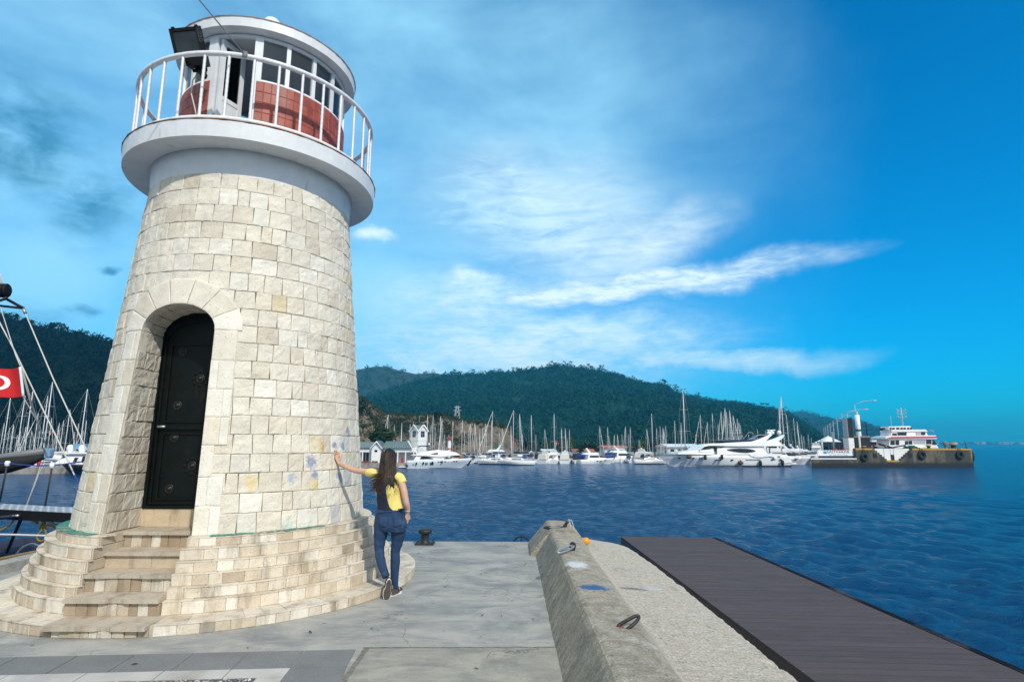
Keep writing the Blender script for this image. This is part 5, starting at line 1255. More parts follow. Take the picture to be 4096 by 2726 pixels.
for u, Y, rz, s, k in ((3128, 104, -20, 1.15, 0), (3152, 110, -25, 1.15, 2), (3180, 116, -15, 1.1, 0), (3205, 124, -30, 1.1, 0), (3226, 132, -25, 1.0, 2), (3246, 142, -30, 1.0, 1), (3098, 120, -30, 1.2, 0)):
    motorboat(u, Y, rz, s, k, 'white motor yacht in the packed berths between the long yacht and the pier', 'motor yachts in the packed berths')
motorboat(3268, 170, 60, 1.3, 0, 'distant white motor yacht framed between the packed berths and the pier sign', 'motor yachts in the packed berths')
for u, Y, rz, s, k in ((20, 66, 70, .75, 1), (90, 68, 80, .7, 0), (150, 70, 95, .6, 2)):
    motorboat(u, Y, rz, s, k, {1: 'white motorboat with dark canopy on the far quay below the flag', 0: 'white motorboat with flybridge on the far quay near the red tank', 2: 'small cream covered motorboat on the far quay near the end of the boom'}[k], 'motorboats on the far quay')
# ---------------------------------------------------------------- the two traced yachts
def zD(x, y): return (2620+x*700/2356, 1530+y*370/1245)
def zA(x, y): return (1400+x*500/2240, 1550+y*350/1568)
def traced(pl, conv, pts, off=0.0): return [pl.sz(*conv(x, y), off) for x, y in pts]
def fender(mb, x, y, z0, z1, r, ball=False):
    mb.smooth = True; m = (z0+z1)/2
    if ball: mb.lathe([(.001, z0), (r*.6, z0+.12*(z1-z0)), (r, m-.1*(z1-z0)), (r*.85, m+.2*(z1-z0)), (r*.3, z1-.12*(z1-z0)), (.05, z1), (.001, z1)], 14, (x, y, 0))
    else: mb.lathe([(.001, z0), (r*.8, z0+.08), (r, z0+.25), (r, z1-.25), (r*.7, z1-.08), (.001, z1)], 12, (x, y, 0))
    mb.smooth = False
_p0 = onz(*zD(295, 1132), WZ); pl = VPlane(_p0, aty(*zD(1920, 1104), _p0.y+2.5))
ya = thing('motor_yacht', 'long white motor yacht with lens shaped dark window and brown fenders', 'yacht', (pl.P0.x, pl.P0.y, WZ), pl.ang)
T = lambda pts, off=0.0: traced(pl, zD, pts, off)
BM = 5.2; yc = BM/2
(sb, zb), (ss, zs), (se, ze) = T([(100, 968)])[0], T([(1775, 958)])[0], T([(1905, 1100)])[0]
mb = MB(); hull_loft(mb, sb, ss, zb, zs, 0, se-.6, BM, yc, 30, stern=.94, fine=2.4, zk=-.5)
hl_ = mb.build('hull', boat_white, ya)
mb = MB(); hull_loft(mb, -.05, se-.58, .22, .18, -.02, se-.58, BM*.905, yc, 30, stern=.94, fine=1.75, deck=False, wlf=1.0); mb.build('boot_stripe', navy, hl_)
mb = MB(); mb.taper_prism(T([(1770, 958), (1815, 985), (1850, 1045), (1868, 1078), (1740, 1085), (1740, 960)]), BM*.46, BM*.46, 0, 3, yc); mb.build('stern_quarter', boat_white, hl_, bevel=.08)
mb = MB(); z_ = T([(1915, 1078)])[0][1]; mb.box(ss-.5, T([(1922, 1078)])[0][0], .3, BM-.3, z_-.25, z_); mb.build('swim_platform', boat_white, ya, bevel=.05)
mb = MB(); hull_loft(mb, sb-.03, ss, zb+.05, zs+.05, sb+.1, ss, BM+.08, yc, 30, stern=.94, fine=2.4, deck=False, zk=zb-.15, wlf=1)
# fix up: thin rubbing strake along the sheer
mb = MB(); pts = []
for i in range(31):
    t = (i/30)**1.25; w = (1-(1-min(1, t/.55))**2.4)*(1 if t < .6 else 1-.06*((t-.6)/.4)**2); pts.append((sb+(ss-sb)*t, yc-max(w, .012)*BM/2-.02, zb+(zs-zb)*t))
mb.tube(pts, .055, 6); mb.tube([(x, 2*yc-y, z) for x, y, z in pts], .055, 6); mb.build('rubbing_strake', steel, hl_)
lo = T([(290, 962), (300, 940), (560, 905), (640, 850), (780, 828), (900, 850), (1470, 850), (1440, 890), (1490, 942), (1500, 962)], 1.0)
mb = MB(); mb.taper_prism(lo, BM*.40, BM*.33, lo[0][1], lo[4][1], yc); sup = mb.build('deckhouse', boat_white, ya, bevel=.06)
ro = T([(575, 902), (650, 842), (780, 822), (1000, 806), (1300, 790), (1420, 755), (1510, 715), (1560, 690), (1572, 700), (1500, 765), (1480, 790), (1660, 790), (1702, 838), (1700, 852), (1100, 856), (880, 850), (720, 846), (650, 858), (590, 902)], .9)
mb = MB(); mb.taper_prism(ro, BM*.43, BM*.36, ro[0][1], ro[7][1], yc); mb.build('upper_deck', boat_white, ya, bevel=.05)
def win(name, pts, off, depth, m, par):
    mb = MB(); mb.prism(T(pts, off), off-.03, off+depth, 'y'); return mb.build(name, m, par)
win('lens_window', [(978, 895), (1050, 886), (1150, 883), (1240, 886), (1310, 898), (1362, 916), (1310, 932), (1240, 940), (1140, 936), (1060, 922), (1005, 908)], .50, .3, dark_glass, sup)
win('windscreen', [(602, 898), (655, 862), (775, 850), (770, 880), (690, 892)], .60, .3, dark_glass, sup)
win('window', [(782, 850), (798, 850), (798, 878), (782, 880)], .6, .3, dark_glass, sup); win('window', [(840, 850), (868, 850), (868, 870), (840, 870)], .6, .3, dark_glass, sup); win('window', [(875, 849), (905, 848), (945, 858), (880, 871)], .6, .3, dark_glass, sup)
win('side_door', [(806, 850), (835, 850), (835, 960), (806, 960)], .46, .3, dark_glass, sup)
win('cabin_back', [(1545, 850), (1640, 850), (1640, 878), (1545, 878)], 2.0, .3, dark_glass, sup)
for x, y in ((325, 1012), (518, 1014), (620, 1015), (826, 1038), (876, 1038), (1036, 1037), (1578, 1032), (1688, 1032)):
    t = (x-100)/1675; bw = (1-(1-min(1, t/.55))**2.4); y0 = yc-bw*BM/2*(.97)+.12*(y-968)/150
    s_, z_ = pl.sz(*zD(x, y), y0); mb = MB(); n = 14
    mb.prism([(s_+.21*math.cos(TAU*k/n), z_+.10*math.sin(TAU*k/n)) for k in range(n)], y0-.10, y0+.2, 'y'); mb.build('porthole', dark_glass, hl_)
for x0 in (1230, 1280, 1330, 1380): 
    s_, z_ = pl.sz(*zD(x0, 1029), 0); s1_, _ = pl.sz(*zD(x0+42, 1029), 0); mb = MB(); mb.box(s_, s1_, -.04, .1, z_-.05, z_+.05); mb.build('engine_vent', boat_grey, hl_)
brownf = mat('brown_fender_cover', (.10, .065, .035), .8, .3, 6)
for x, y0_, y1_, r, ball in ((460, 968, 1024, .42, 1), (678, 966, 1040, .22, 0), (903, 964, 1034, .22, 0), (1153, 1038, 1112, .44, 1), (1421, 1040, 1120, .24, 0), (1718, 1036, 1116, .25, 0)):
    t = (x-100)/1675; bw = (1-(1-min(1, t/.55))**2.4); yy = yc-bw*BM/2-r*.8
    s_, za = pl.sz(*zD(x, y1_), yy); _, zb_ = pl.sz(*zD(x, y0_), yy); mb = MB(); fender(mb, s_, yy, za, zb_, r, ball); mb.build('fender', brownf if ball else black_rubber, ya)
mb = MB(); cl_ = T([(1265, 962), (1290, 985), (1350, 1000), (1430, 1003), (1540, 988), (1600, 1000), (1608, 1024), (1640, 1022), (1650, 985), (1700, 990), (1702, 958)], -.05); mb.prism(cl_, -.08, .05, 'y'); mb.build('draped_sheet', mat('white_sheet', (.86, .87, .88), .8, .08, 3), ya)
mb = MB(); rl = [(290, 935), (420, 931), (600, 930), (800, 930), (960, 934)]
for side in (0, 1):
    P_r = []
    for x, y in rl:
        t = (x-100)/1675; bw = (1-(1-min(1, t/.55))**2.4); yy = yc-bw*BM/2+.15 if not side else yc+bw*BM/2-.15; s_, z_ = pl.sz(*zD(x, y), .5); P_r.append((s_, yy, z_)); mb.tube([(s_, yy, z_-.9), (s_, yy, z_)], .022, 4)
    mb.tube(P_r, .025, 5)
mb.build('bow_rail', steel, ya)
mb = MB(); bi = T([(885, 782), (980, 770), (1150, 766), (1320, 764), (1390, 770), (1300, 792), (1000, 806), (920, 806)], 1.6); mb.taper_prism(bi, 1.5, 1.5, 0, 9, yc); mb.build('flybridge_cover', navy_cloth, ya, bevel=.05)
mb = MB(); bi = T([(1155, 698), (1250, 688), (1400, 686), (1505, 690), (1505, 697), (1250, 699)], 1.6); mb.taper_prism(bi, 1.5, 1.5, 0, 9, yc); bim = mb.build('bimini', navy_cloth, ya)
mb = MB()
for side in (1.2, 4.0):
    for a, b_ in (((1180, 765), (1265, 665)), ((1265, 665), (1300, 665)), ((1300, 665), (1385, 750)), ((1260, 690), (1260, 765)), ((1160, 700), (1200, 765))):
        (s0, z0), (s1, z1) = T([a, b_], side); mb.tube([(s0, side, z0), (s1, side, z1)], .05, 5)
mb.build('bimini_frame', steel, bim)
for x, y, r in ((1532, 676, .34), (1585, 670, .26), (1672, 668, .34), (1315, 715, .25)):
    s_, z_ = pl.sz(*zD(x, y), 2.6); mb = MB(); mb.smooth = True; mb.lathe([(.001, r), (r*.7, r*.72), (r, .05), (r*.85, -r*.7), (r*.4, -r), (.001, -r)], 14, (s_, 2.6, z_)); mb.build('radome', boat_white, ya)
(s0, z0), (s1, _) = T([(1510, 637), (1615, 637)], 2.6); mb = MB(); mb.box(s0, s1, 2.5, 2.7, z0-.07, z0+.07); mb.box((s0+s1)/2-.12, (s0+s1)/2+.12, 2.45, 2.75, z0-.5, z0-.07); mb.build('radar_scanner', boat_white, ya)
mb = MB(); fin = T([(1480, 790), (1620, 745), (1720, 700), (1735, 708), (1690, 760), (1640, 792)], 2.6); mb.taper_prism(fin, .35, .25, 0, 9, yc); mb.build('radar_arch', boat_white, ya, bevel=.03)
(s0, z0), (s1, z1) = T([(1690, 848), (1690, 945)], .6); mb = MB()
for side in (.6, BM-.6): mb.tube([(s0, side, z0), (s0+.05, side, z1)], .07, 6)
mb.build('aft_post', boat_white, ya)
# crew standing on the after deck
def crew(name, label, x, yb, yt, off, shirt, par_plane=pl, conv=zD):
    s_, z0 = par_plane.sz(*conv(x, yb), off); _, z1 = par_plane.sz(*conv(x, yt), off); h = z1-z0; P0 = par_plane.P0+par_plane.d*s_+par_plane.n*off
    t = thing('person', label, 'person', (P0.x, P0.y, WZ+z0), par_plane.ang)
    mb = MB(); k = h/1.75
    def L(P, r): limb(mb, [Vector(p)*k for p in P], [q*k for q in r], 4, 8)
    L([(0, 0, .9), (0, 0, 1.15), (0, 0, 1.42), (0, 0, 1.5)], [.15, .15, .19, .06]); L([(0, 0, 1.46), (0, .01, 1.56), (0, .02, 1.66), (0, .02, 1.75)], [.055, .09, .10, .04])
    for sd in (-1, 1): L([(sd*.08, 0, .95), (sd*.09, .03, .5), (sd*.1, 0, .04)], [.09, .065, .045]); L([(sd*.18, 0, 1.4), (sd*.26, .02, 1.12), (sd*.22, -.12, .92)], [.055, .045, .03]); L([(sd*.1, .05, .03), (sd*.1, -.16, .03)], [.045, .04])
    b_ = mb.build('body', skin_m, t); bake(b_, ('REMESH', dict(mode='VOXEL', voxel_size=.035, use_smooth_shade=True)))
    mb = MB(); L([(0, 0, .88), (0, 0, 1.15), (0, 0, 1.42)], [.17, .17, .205]); 
    for sd in (-1, 1): L([(sd*.17, 0, 1.4), (sd*.24, .02, 1.2)], [.075, .065])
    mb.build('shirt', shirt, t)
    mb = MB()
    for sd in (-1, 1): L([(sd*.08, 0, 1.0), (sd*.09, .03, .5), (sd*.1, 0, .08)], [.11, .085, .065])
    mb.build('trousers', navy_cloth, t); return t
crew('p', 'person in dark clothes standing on the after deck of the long yacht', 1545, 948, 875, 1.6, navy_cloth)
crew('p', 'second person in dark clothes standing at the very stern of the long yacht', 1708, 950, 862, 1.4, black_rubber)
# smaller yacht by the tower house
pl = VPlane(onz(*zA(1000, 1440), WZ), onz(*zA(2000, 1440), WZ))
yb_ = thing('motor_yacht', 'white motor yacht with black fenders and orange varnished tender on its bow', 'yacht', (pl.P0.x, pl.P0.y, WZ), pl.ang)
T = lambda pts, off=0.0: traced(pl, zA, pts, off)
(sb, zb), (ss, zs) = T([(2192, 1262)])[0], T([(1010, 1302)])[0]; sw = T([(2000, 1440)])[0][0]; BM = 2.7; yc = BM/2
mb = MB(); hull_loft(mb, sb, ss, zb, zs, sw, 0, BM, yc, 26, stern=.94, fine=2.2, zk=-.4, sheer=.02); hl_ = mb.build('hull', mat('pale_blue_gelcoat', (.62, .68, .72), .25, .05, 3), yb_)
mb = MB(); hull_loft(mb, sw+.06, -.02, .10, .10, sw+.02, -.02, BM*.90, yc, 26, stern=.94, fine=1.6, deck=False, wlf=1.0, zk=-.3); mb.build('boot_stripe', boat_white, hl_)
mb = MB(); (s0, z0), (s1, z1) = T([(870, 1412), (1060, 1412)]); mb.box(s0, s1, .2, BM-.2, z0-.12, z0); mb.build('swim_platform', boat_white, yb_, bevel=.02)
lo = T([(1140, 1300), (1190, 1222), (1500, 1215), (1740, 1256), (1780, 1275), (1780, 1290)], .4); mb = MB(); mb.taper_prism(lo, BM*.42, BM*.36, lo[0][1], lo[2][1], yc); sup = mb.build('deckhouse', boat_white, yb_, bevel=.03)
ro = T([(1075, 1200), (1180, 1192), (1290, 1150), (1400, 1132), (1560, 1112), (1750, 1128), (1900, 1160), (1975, 1206), (1780, 1216), (1700, 1238), (1600, 1245), (1400, 1225), (1180, 1212)], .3); mb = MB(); mb.taper_prism(ro, BM*.44, BM*.34, ro[0][1], ro[4][1], yc); mb.build('upper_deck', boat_white, yb_, bevel=.03)
def win(name, pts, off, depth, m, par):
    mb = MB(); mb.prism(T(pts, off), off-.03, off+depth, 'y'); return mb.build(name, m, par)
win('side_window', [(1250, 1272), (1275, 1240), (1310, 1228), (1400, 1236), (1500, 1268)], .17, .2, dark_glass, sup); win('upper_window', [(1440, 1188), (1515, 1168), (1580, 1166), (1572, 1194)], .20, .2, dark_glass, sup); win('windscreen', [(1830, 1176), (1918, 1172), (1975, 1214), (1900, 1210)], .28, .4, dark_glass, sup)
win('window', [(1690, 1262), (1750, 1252), (1820, 1258), (1820, 1266)], .12, .2, dark_glass, sup)
for x in (1136, 1585, 1620, 1708, 1866, 1916):
    y = 1370 if x < 1200 else 1322 if x < 1650 else 1317 if x < 1800 else 1308; t = 1-(x-1010)/1182; bw = (1-(1-min(1, t/.55))**2.2); y0 = yc-bw*BM/2*.985+.03; s_, z_ = pl.sz(*zA(x, y), y0); mb = MB(); mb.prism([(s_+.10*math.cos(TAU*k/12), z_+.045*math.sin(TAU*k/12)) for k in range(12)], y0-.06, y0+.1, 'y'); mb.build('porthole', dark_glass, hl_)
for x in (1357, 1382, 1440, 1462, 1490):
    s_, z_ = pl.sz(*zA(x, 1358), 0); mb = MB(); mb.box(s_-.055, s_+.055, -.03, .1, z_-.15, z_+.15); mb.build('hull_window', dark_glass, hl_)
for x, a, b_, r, ball in ((1188, 1330, 1382, .12, 0), (1313, 1322, 1376, .12, 0), (1477, 1312, 1366, .13, 0), (1650, 1300, 1352, .12, 0), (1020, 1372, 1422, .18, 1)):
    t = 1-(x-1010)/1182; bw = (1-(1-min(1, t/.55))**2.2); yy = yc-bw*BM/2-r*.7; s_, za = pl.sz(*zA(x, b_), yy); _, z1 = pl.sz(*zA(x, a), yy); mb = MB(); fender(mb, s_, yy, za, z1, r, ball); mb.build('fender', black_rubber, yb_)
td = T([(1785, 1256), (1800, 1236), (1860, 1216), (1960, 1212), (2045, 1222), (2052, 1238), (2000, 1258)], .5); mb = MB(); mb.taper_prism(td, .5, .55, td[0][1], td[2][1], yc); 
tend = mb.build('tender', wood, None, bevel=.04); tend.location = yb_.location; tend.rotation_euler = yb_.rotation_euler; tag(tend, 'orange varnished wooden tender stowed on the bow of the smaller yacht', 'dinghy')
mb = MB(); bi = T([(1208, 1050), (1260, 1034), (1400, 1038), (1436, 1062), (1380, 1056), (1270, 1050), (1220, 1062)], .8); mb.taper_prism(bi, .9, .9, 0, 9, yc); bim = mb.build('bimini', navy_cloth, yb_)
mb = MB()
for side in (.5, BM-.5):
    for a, b_ in (((1215, 1060), (1290, 1140)), ((1240, 1050), (1330, 1130)), ((1420, 1060), (1370, 1125)), ((1430, 1060), (1400, 1130)), ((1400, 1075), (1500, 1070)), ((1500, 1070), (1540, 1108))):
        (s0, z0), (s1, z1) = T([a, b_], side); mb.tube([(s0, side, z0), (s1, side, z1)], .02, 4)
mb.build('bimini_frame', steel, bim)
s_, z_ = pl.sz(*zA(1415, 1008), 1.2); mb = MB(); mb.smooth = True; mb.lathe([(.001, .16), (.11, .12), (.16, 0), (.12, -.12), (.05, -.2), (.05, -.45), (.001, -.45)], 14, (s_, 1.2, z_)); mb.build('radome', boat_white, yb_)
s_, z_ = pl.sz(*zA(1215, 1005), 1.2); mb = MB(); mb.smooth = True; mb.lathe([(.001, .14), (.11, .1), (.14, 0), (.1, -.12), (.03, -.2), (.03, -.9), (.001, -.9)], 14, (s_, 1.2, z_)); mb.build('radome', boat_white, yb_)
mb = MB(); (s0, z0), (s1, z1), (s2, z2) = T([(1130, 1075), (1165, 1110), (1210, 1170)], .8); mb.taper_prism(T([(1125, 1075), (1150, 1068), (1215, 1165), (1190, 1180)], .8), .5, .5, 0, 9, yc); mb.build('radar_arch', boat_white, yb_)
mb = MB()
for side in (0, 1):
    P_r = []
    for x in (1560, 1700, 1850, 2000, 2120, 2185):
        t = 1-(x-1010)/1182; bw = (1-(1-min(1, t/.55))**2.2); yy = yc-bw*BM/2+.06 if not side else yc+bw*BM/2-.06; s_, z_ = pl.sz(*zA(x, 1300-(x-1010)*.034-38), .4); P_r.append((s_, yy, z_)); mb.tube([(s_, yy, z_-.32), (s_, yy, z_)], .010, 4)
    mb.tube(P_r, .012, 5)
mb.build('bow_rail', steel, yb_)
mb = MB(); (s0, z0), (s1, z1) = T([(2165, 1300), (2060, 1400)], yc); mb.bar((s0, yc, z0), (s0-.5, yc-.1, z1), .05, .25); mb.build('anchor', black_metal, yb_)
# sailing yachts whose whole sides show
for (xa, xb, yb2, z0y, lbl, rz, k) in ():
    pass
# ---------------------------------------------------------------- pontoon
P0, P1 = onz(2140, 1847, WZ), onz(2668, 1838.5, WZ); pp = VPlane(P0, P1)
po = thing('pontoon', 'long low floating pontoon in front of the moored motorboats', 'pontoon', (P0.x, P0.y, WZ), pp.ang)
mb = MB(); mb.box(0, pp.L, 0, 2.0, .28, .42); mb.build('deck', mat('pontoon_boards', (.34, .25, .18), .8, .3, 3), po)
for k in range(6): mb = MB(); mb.box(pp.L*k/6+.5, pp.L*(k+1)/6-.5, .1, 1.9, -.4, .275); mb.build('float', boat_grey, po)
pile_m = mat('pile_white', (.7, .7, .68), .6, .1, 3)
for k in range(7):
    u = 2160+k*80; q = aty(u, 1800, 105); mb = MB(); mb.tube([(0, 0, -1), (0, 0, .9)], .12, 8); o = mb.build('service_post', pile_m); o.location = (q.x, q.y-1, WZ+.3); tag(o, 'short white service post on the middle pontoon', 'post', 'service posts on the middle pontoon')
# ---------------------------------------------------------------- harbour buildings
roofm = mat('green_sheet_roof', (.15, .20, .185), .5, .2, 2)
shade_in = mat('opening_shade', (.42, .43, .44), .8, .1, 2)  # grey that paints shade into the ferry's openings
terra = mat('terracotta_roof', (.42, .13, .075), .85, .3, 4, stain=((.28, .10, .07), 3, .5, .7, None))
quay_stone = mat('quay_stone', (.30, .28, .25), .9, .3, 1.5, .3, 8, stain=((.12, .12, .11), 1.2, .5, .7, (1, 1, .3)))
hq = VPlane(onz(*zA(160, 1432), WZ), onz(*zA(1010, 1432), WZ)); 
mb = MB(); (s0, z0), (s1, z1) = hq.sz(*zA(-60, 1350)), hq.sz(*zA(1010, 1350)); mb.box(s0, s1, 0, 60, -1.5, z1); o = mb.build('quay_wall', quay_stone); o.location = (hq.P0.x, hq.P0.y, WZ); o.rotation_euler = (0, 0, hq.ang); tag(o, 'grey stone quay in front of the white green-roofed harbour houses', 'quay')
QZ = z1
def house(name, label, x0, x1, yg, ye, yr, off, depth, gable=False, cols=()):
    """a white harbour house: arcade below, plain white band, pitched roof; survey units on the quay plane"""
    t = thing(name, label, 'building', (hq.P0.x, hq.P0.y, WZ), hq.ang)
    s0, _ = hq.sz(*zA(x0, yg), off); s1, _ = hq.sz(*zA(x1, yg), off); ze = hq.sz(*zA(x0, ye), off)[1]; zr = hq.sz(*zA(x0, yr), off)[1]; zb = hq.sz(*zA(x0, 1152), off)[1]
    return t, s0, s1, ze, zr, zb
t, s0, s1, ze, zr, zb = house('harbour_house', 'white harbour house with green roof and white gable beside the lighthouse wall', 60, 372, 1345, 1076, 968, 2, 6)
mb = MB(); mb.box(s0, s1, 2, 8, zb, ze); mb.box(s0, s1, 3.6, 8, QZ, zb); w_ = mb.build('wall', pale_wall, t)
mb = MB(); mb.prism([(1.7, ze), (1.7, ze+.06), (5, zr), (8.3, ze+.06), (8.3, ze)], s0-.2, s1+.1, 'x'); mb.build('roof', roofm, t)
for x in (135, 215, 350):
    a = hq.sz(*zA(x, 1200), 2)[0]; mb = MB(); mb.box(a, a+.14, 2.02, 2.3, QZ, zb); mb.build('column', pale_wall, t)
a, b_ = hq.sz(*zA(228, 1200), 3.55)[0], hq.sz(*zA(330, 1200), 3.55)[0]; mb = MB(); mb.box(a, a+.35, 3.5, 3.62, QZ, zb-.1); mb.build('door', dark_glass, t); mb = MB(); mb.box(b_-.3, b_, 3.5, 3.62, QZ, zb-.1); mb.build('door', dark_glass, t)
# gabled wing
a, b_ = hq.sz(*zA(385, 1100), 1.2)[0], hq.sz(*zA(560, 1100), 1.2)[0]; c_ = (a+b_)/2; za = hq.sz(*zA(465, 946), 1.2)[1]; z2 = hq.sz(*zA(465, 1082), 1.2)[1]
mb = MB(); mb.prism([(a, QZ), (b_, QZ), (b_, z2), (c_, za-.18), (a, z2)], 1.3, 7.5, 'y'); mb.build('gable_wing', pale_wall, t)
e = (b_-a)*.14
mb = MB(); mb.prism([(a-e, z2-.12), (a-e, z2+.0), (c_, za), (b_+e, z2), (b_+e, z2-.12), (c_, za-.16)], 1.0, 7.6, 'y'); mb.build('gable_roof', roofm, t)
mb = MB(); mb.prism([(a-e, z2-.16), (a-e, z2-.02), (c_, za-.02), (b_+e, z2-.02), (b_+e, z2-.16), (c_, za-.24)], .96, 1.12, 'y'); mb.build('bargeboard', boat_white, t)
p0, p1 = hq.sz(*zA(440, 1148), 1.3), hq.sz(*zA(492, 1110), 1.3); mb = MB(); mb.box(p0[0], p1[0], 1.26, 1.4, p0[1], p1[1]); mb.build('window', dark_glass, t)
t, s0, s1, ze, zr, zb = house('harbour_house', 'long white harbour house with green ribbed roof and open arcade under the tower', 592, 1200, 1345, 1076, 985, 2, 6)
s1r = hq.sz(*zA(1112, 1076), 2)[0]; s1t = hq.sz(*zA(1030, 972), 5)[0]; s0t = hq.sz(*zA(650, 985), 5)[0]
mb = MB(); mb.box(s0, s1, 2, 8, zb, ze); mb.box(s0, s1, 3.6, 8, QZ, zb); mb.build('wall', pale_wall, t)
mb = MB(); zr2 = zr+.25
mb.add([(s0-.2, 1.6, ze), (s1r, 1.6, ze), (s1t, 5, zr2), (s0t, 5, zr2), (s0-.2, 8.3, ze), (s1r, 8.3, ze)], [(0, 1, 2, 3), (3, 2, 5, 4), (0, 3, 4), (1, 5, 2), (0, 4, 5, 1)]); rf = mb.build('roof', roofm, t)
mb = MB()
for k in range(13):
    q = k/12; mb.tube([(s0-.2+(s1r-s0+.2)*q, 1.6, ze+.03), (s0t+(s1t-s0t)*q, 4.98, zr2+.03)], .035, 4)
mb.build('roof_rib', roofm, rf)
mb = MB(); mb.bar((s1r+.05, 1.55, ze-.02), (s1t+.05, 5, zr2+.05), .16, .12); mb.build('bargeboard', boat_white, t)
for x in (845, 985, 1130, 760):
    a = hq.sz(*zA(x, 1200), 2)[0]; mb = MB(); mb.box(a, a+.16, 2.02, 2.3, QZ, zb); mb.build('column', pale_wall, t)
a = hq.sz(*zA(1195, 1200), 2)[0]
p0 = hq.sz(*zA(918, 1335), 1.7); p1 = hq.sz(*zA(956, 1250), 1.7); cab = thing('hose_cabinet', 'bright red hose cabinet in the arcade of the long white house', 'cabinet', hq.P0+hq.d*((p0[0]+p1[0])/2)+hq.n*1.7+Vector((0, 0, WZ+QZ)), hq.ang)
w2 = (p1[0]-p0[0])/2; hh = p1[1]-QZ; mb = MB(); mb.box(-w2, w2, -.15, .15, 0, hh*.96); mb.build('cabinet_body', red_paint, cab, bevel=.03); mb = MB(); mb.box(-w2*.7, w2*.7, -.17, -.15, hh*.25, hh*.8); mb.build('door', mat('dark_red', (.32, .01, .012), .4), cab); mb = MB(); mb.box(-w2*1.1, w2*1.1, -.18, .18, hh*.96, hh); mb.build('lid', red_paint, cab)
for x0, x1, lb in ((212, 345, 'red brown flower box in front of the arcade nearest the lighthouse'), (385, 500, 'red brown flower box under the white gable'), (795, 838, 'red brown flower box at the corner of the long house')):
    a, z0 = hq.sz(*zA(x0, 1345), .8); b_, z1 = hq.sz(*zA(x1, 1308), .8); t = thing('flower_box', lb, 'planter', hq.P0+hq.d*a+hq.n*.8+Vector((0, 0, WZ+QZ)), hq.ang); mb = MB(); mb.box(0, b_-a, -.12, .12, 0, (z1-z0)*.6); mb.build('trough', mat('planter_brown', (.16, .05, .03), .8, .2, 5), t); mb = MB()
    for k in range(26): mb.ico((random.uniform(.05, b_-a-.05), random.uniform(-.1, .1), (z1-z0)*random.uniform(.6, 1.0)), .05, 1, .3)
    mb.build('flowers', mat('flower_mix', (.22, .05, .035), .9, .6, 9), t)
# tower house, seen corner on, four gables
tc = hq.P0+hq.d*hq.sz(*zA(1218, 1000), 4)[0]+hq.n*5; side = (hq.sz(*zA(1365, 1000), 4)[0]-hq.sz(*zA(1070, 1000), 4)[0])/1.414*.98
zt = hq.sz(*zA(1218, 770), 4)[1]; zg = hq.sz(*zA(1218, 660), 3)[1]; zm = hq.sz(*zA(1218, 950), 4)[1]
tw = thing('tower_house', 'white square harbour tower with four gables and dark windows', 'tower', (tc.x, tc.y, WZ), hq.ang+R(45))
h = side/2; mb = MB(); mb.box(-h, h, -h, h, QZ, zm); mb.box(-h*1.04, h*1.04, -h*1.04, h*1.04, zm, zt); mb.build('wall', pale_wall, tw)
rm = MB(); gm = MB(); e = h*1.22; zlo = zt-.10
for rot in range(4):
    M_ = Matrix.Rotation(PI/2*rot, 3, 'Z'); A = lambda x, y, z: tuple(M_ @ Vector((x, y, z)))
    rm.add([A(-e, -e, zlo), A(0, -e, zg), A(0, 0, zg), A(e, -e, zlo)], [(0, 1, 2), (3, 2, 1)])
    rm.add([A(-e, -e, zlo-.05), A(0, -e, zg-.05), A(0, 0, zg-.05), A(e, -e, zlo-.05)], [(2, 1, 0), (1, 2, 3)])
    g_ = MB(); g_.add([A(-h*1.0, -h*1.05, zt), A(h*1.0, -h*1.05, zt), A(0, -h*1.05, zg-.2), A(-h, -h*.9, zt), A(h, -h*.9, zt), A(0, -h*.9, zg-.2)], [(0, 1, 2), (3, 5, 4), (0, 2, 5, 3), (1, 4, 5, 2)]); g_.build('gable', pale_wall, tw)
    b2 = MB(); b2.bar(A(-e, -e, zlo), A(0, -e-.002, zg), .10, .16); b2.bar(A(0, -e, zg), A(e, -e, zlo), .10, .16); b2.build('bargeboard', boat_white, tw)
    for x0, x1 in ((-.36, .36),):
        z0 = zt-(zt-zm)*.62; w_ = MB(); w_.add([A(h*x0*1.2, -h*1.06, z0), A(h*x1*1.2, -h*1.06, z0), A(h*x1*1.2, -h*1.06, zt-.03), A(h*x0*1.2, -h*1.06, zt-.03), A(h*x0*1.2, -h*1.0, z0), A(h*x1*1.2, -h*1.0, z0), A(h*x1*1.2, -h*1.0, zt-.03), A(h*x0*1.2, -h*1.0, zt-.03)], [(0,1,2,3),(7,6,5,4),(0,4,5,1),(1,5,6,2),(2,6,7,3),(3,7,4,0)]); wo_ = w_.build('window', dark_glass, tw)
        f_ = MB()
        for q in (-.43, 0, .43): f_.bar(A(h*q, -h*1.075, z0), A(h*q, -h*1.075, zt-.03), .035, .03)
        f_.bar(A(-h*.43, -h*1.077, (z0+zt)/2), A(h*.43, -h*1.077, (z0+zt)/2), .03, .03); f_.build('window_bar', boat_grey, wo_)
rm.build('roof', roofm, tw, fix=False)
mb = MB(); mb.tube([(0, 0, zg), (0, 0, zg+1.3), (.25, .0, zg+1.45)], .025, 5); mb.ico((.28, 0, zg+1.42), .07, 1); mb.build('lamp_mast', boat_grey, tw)
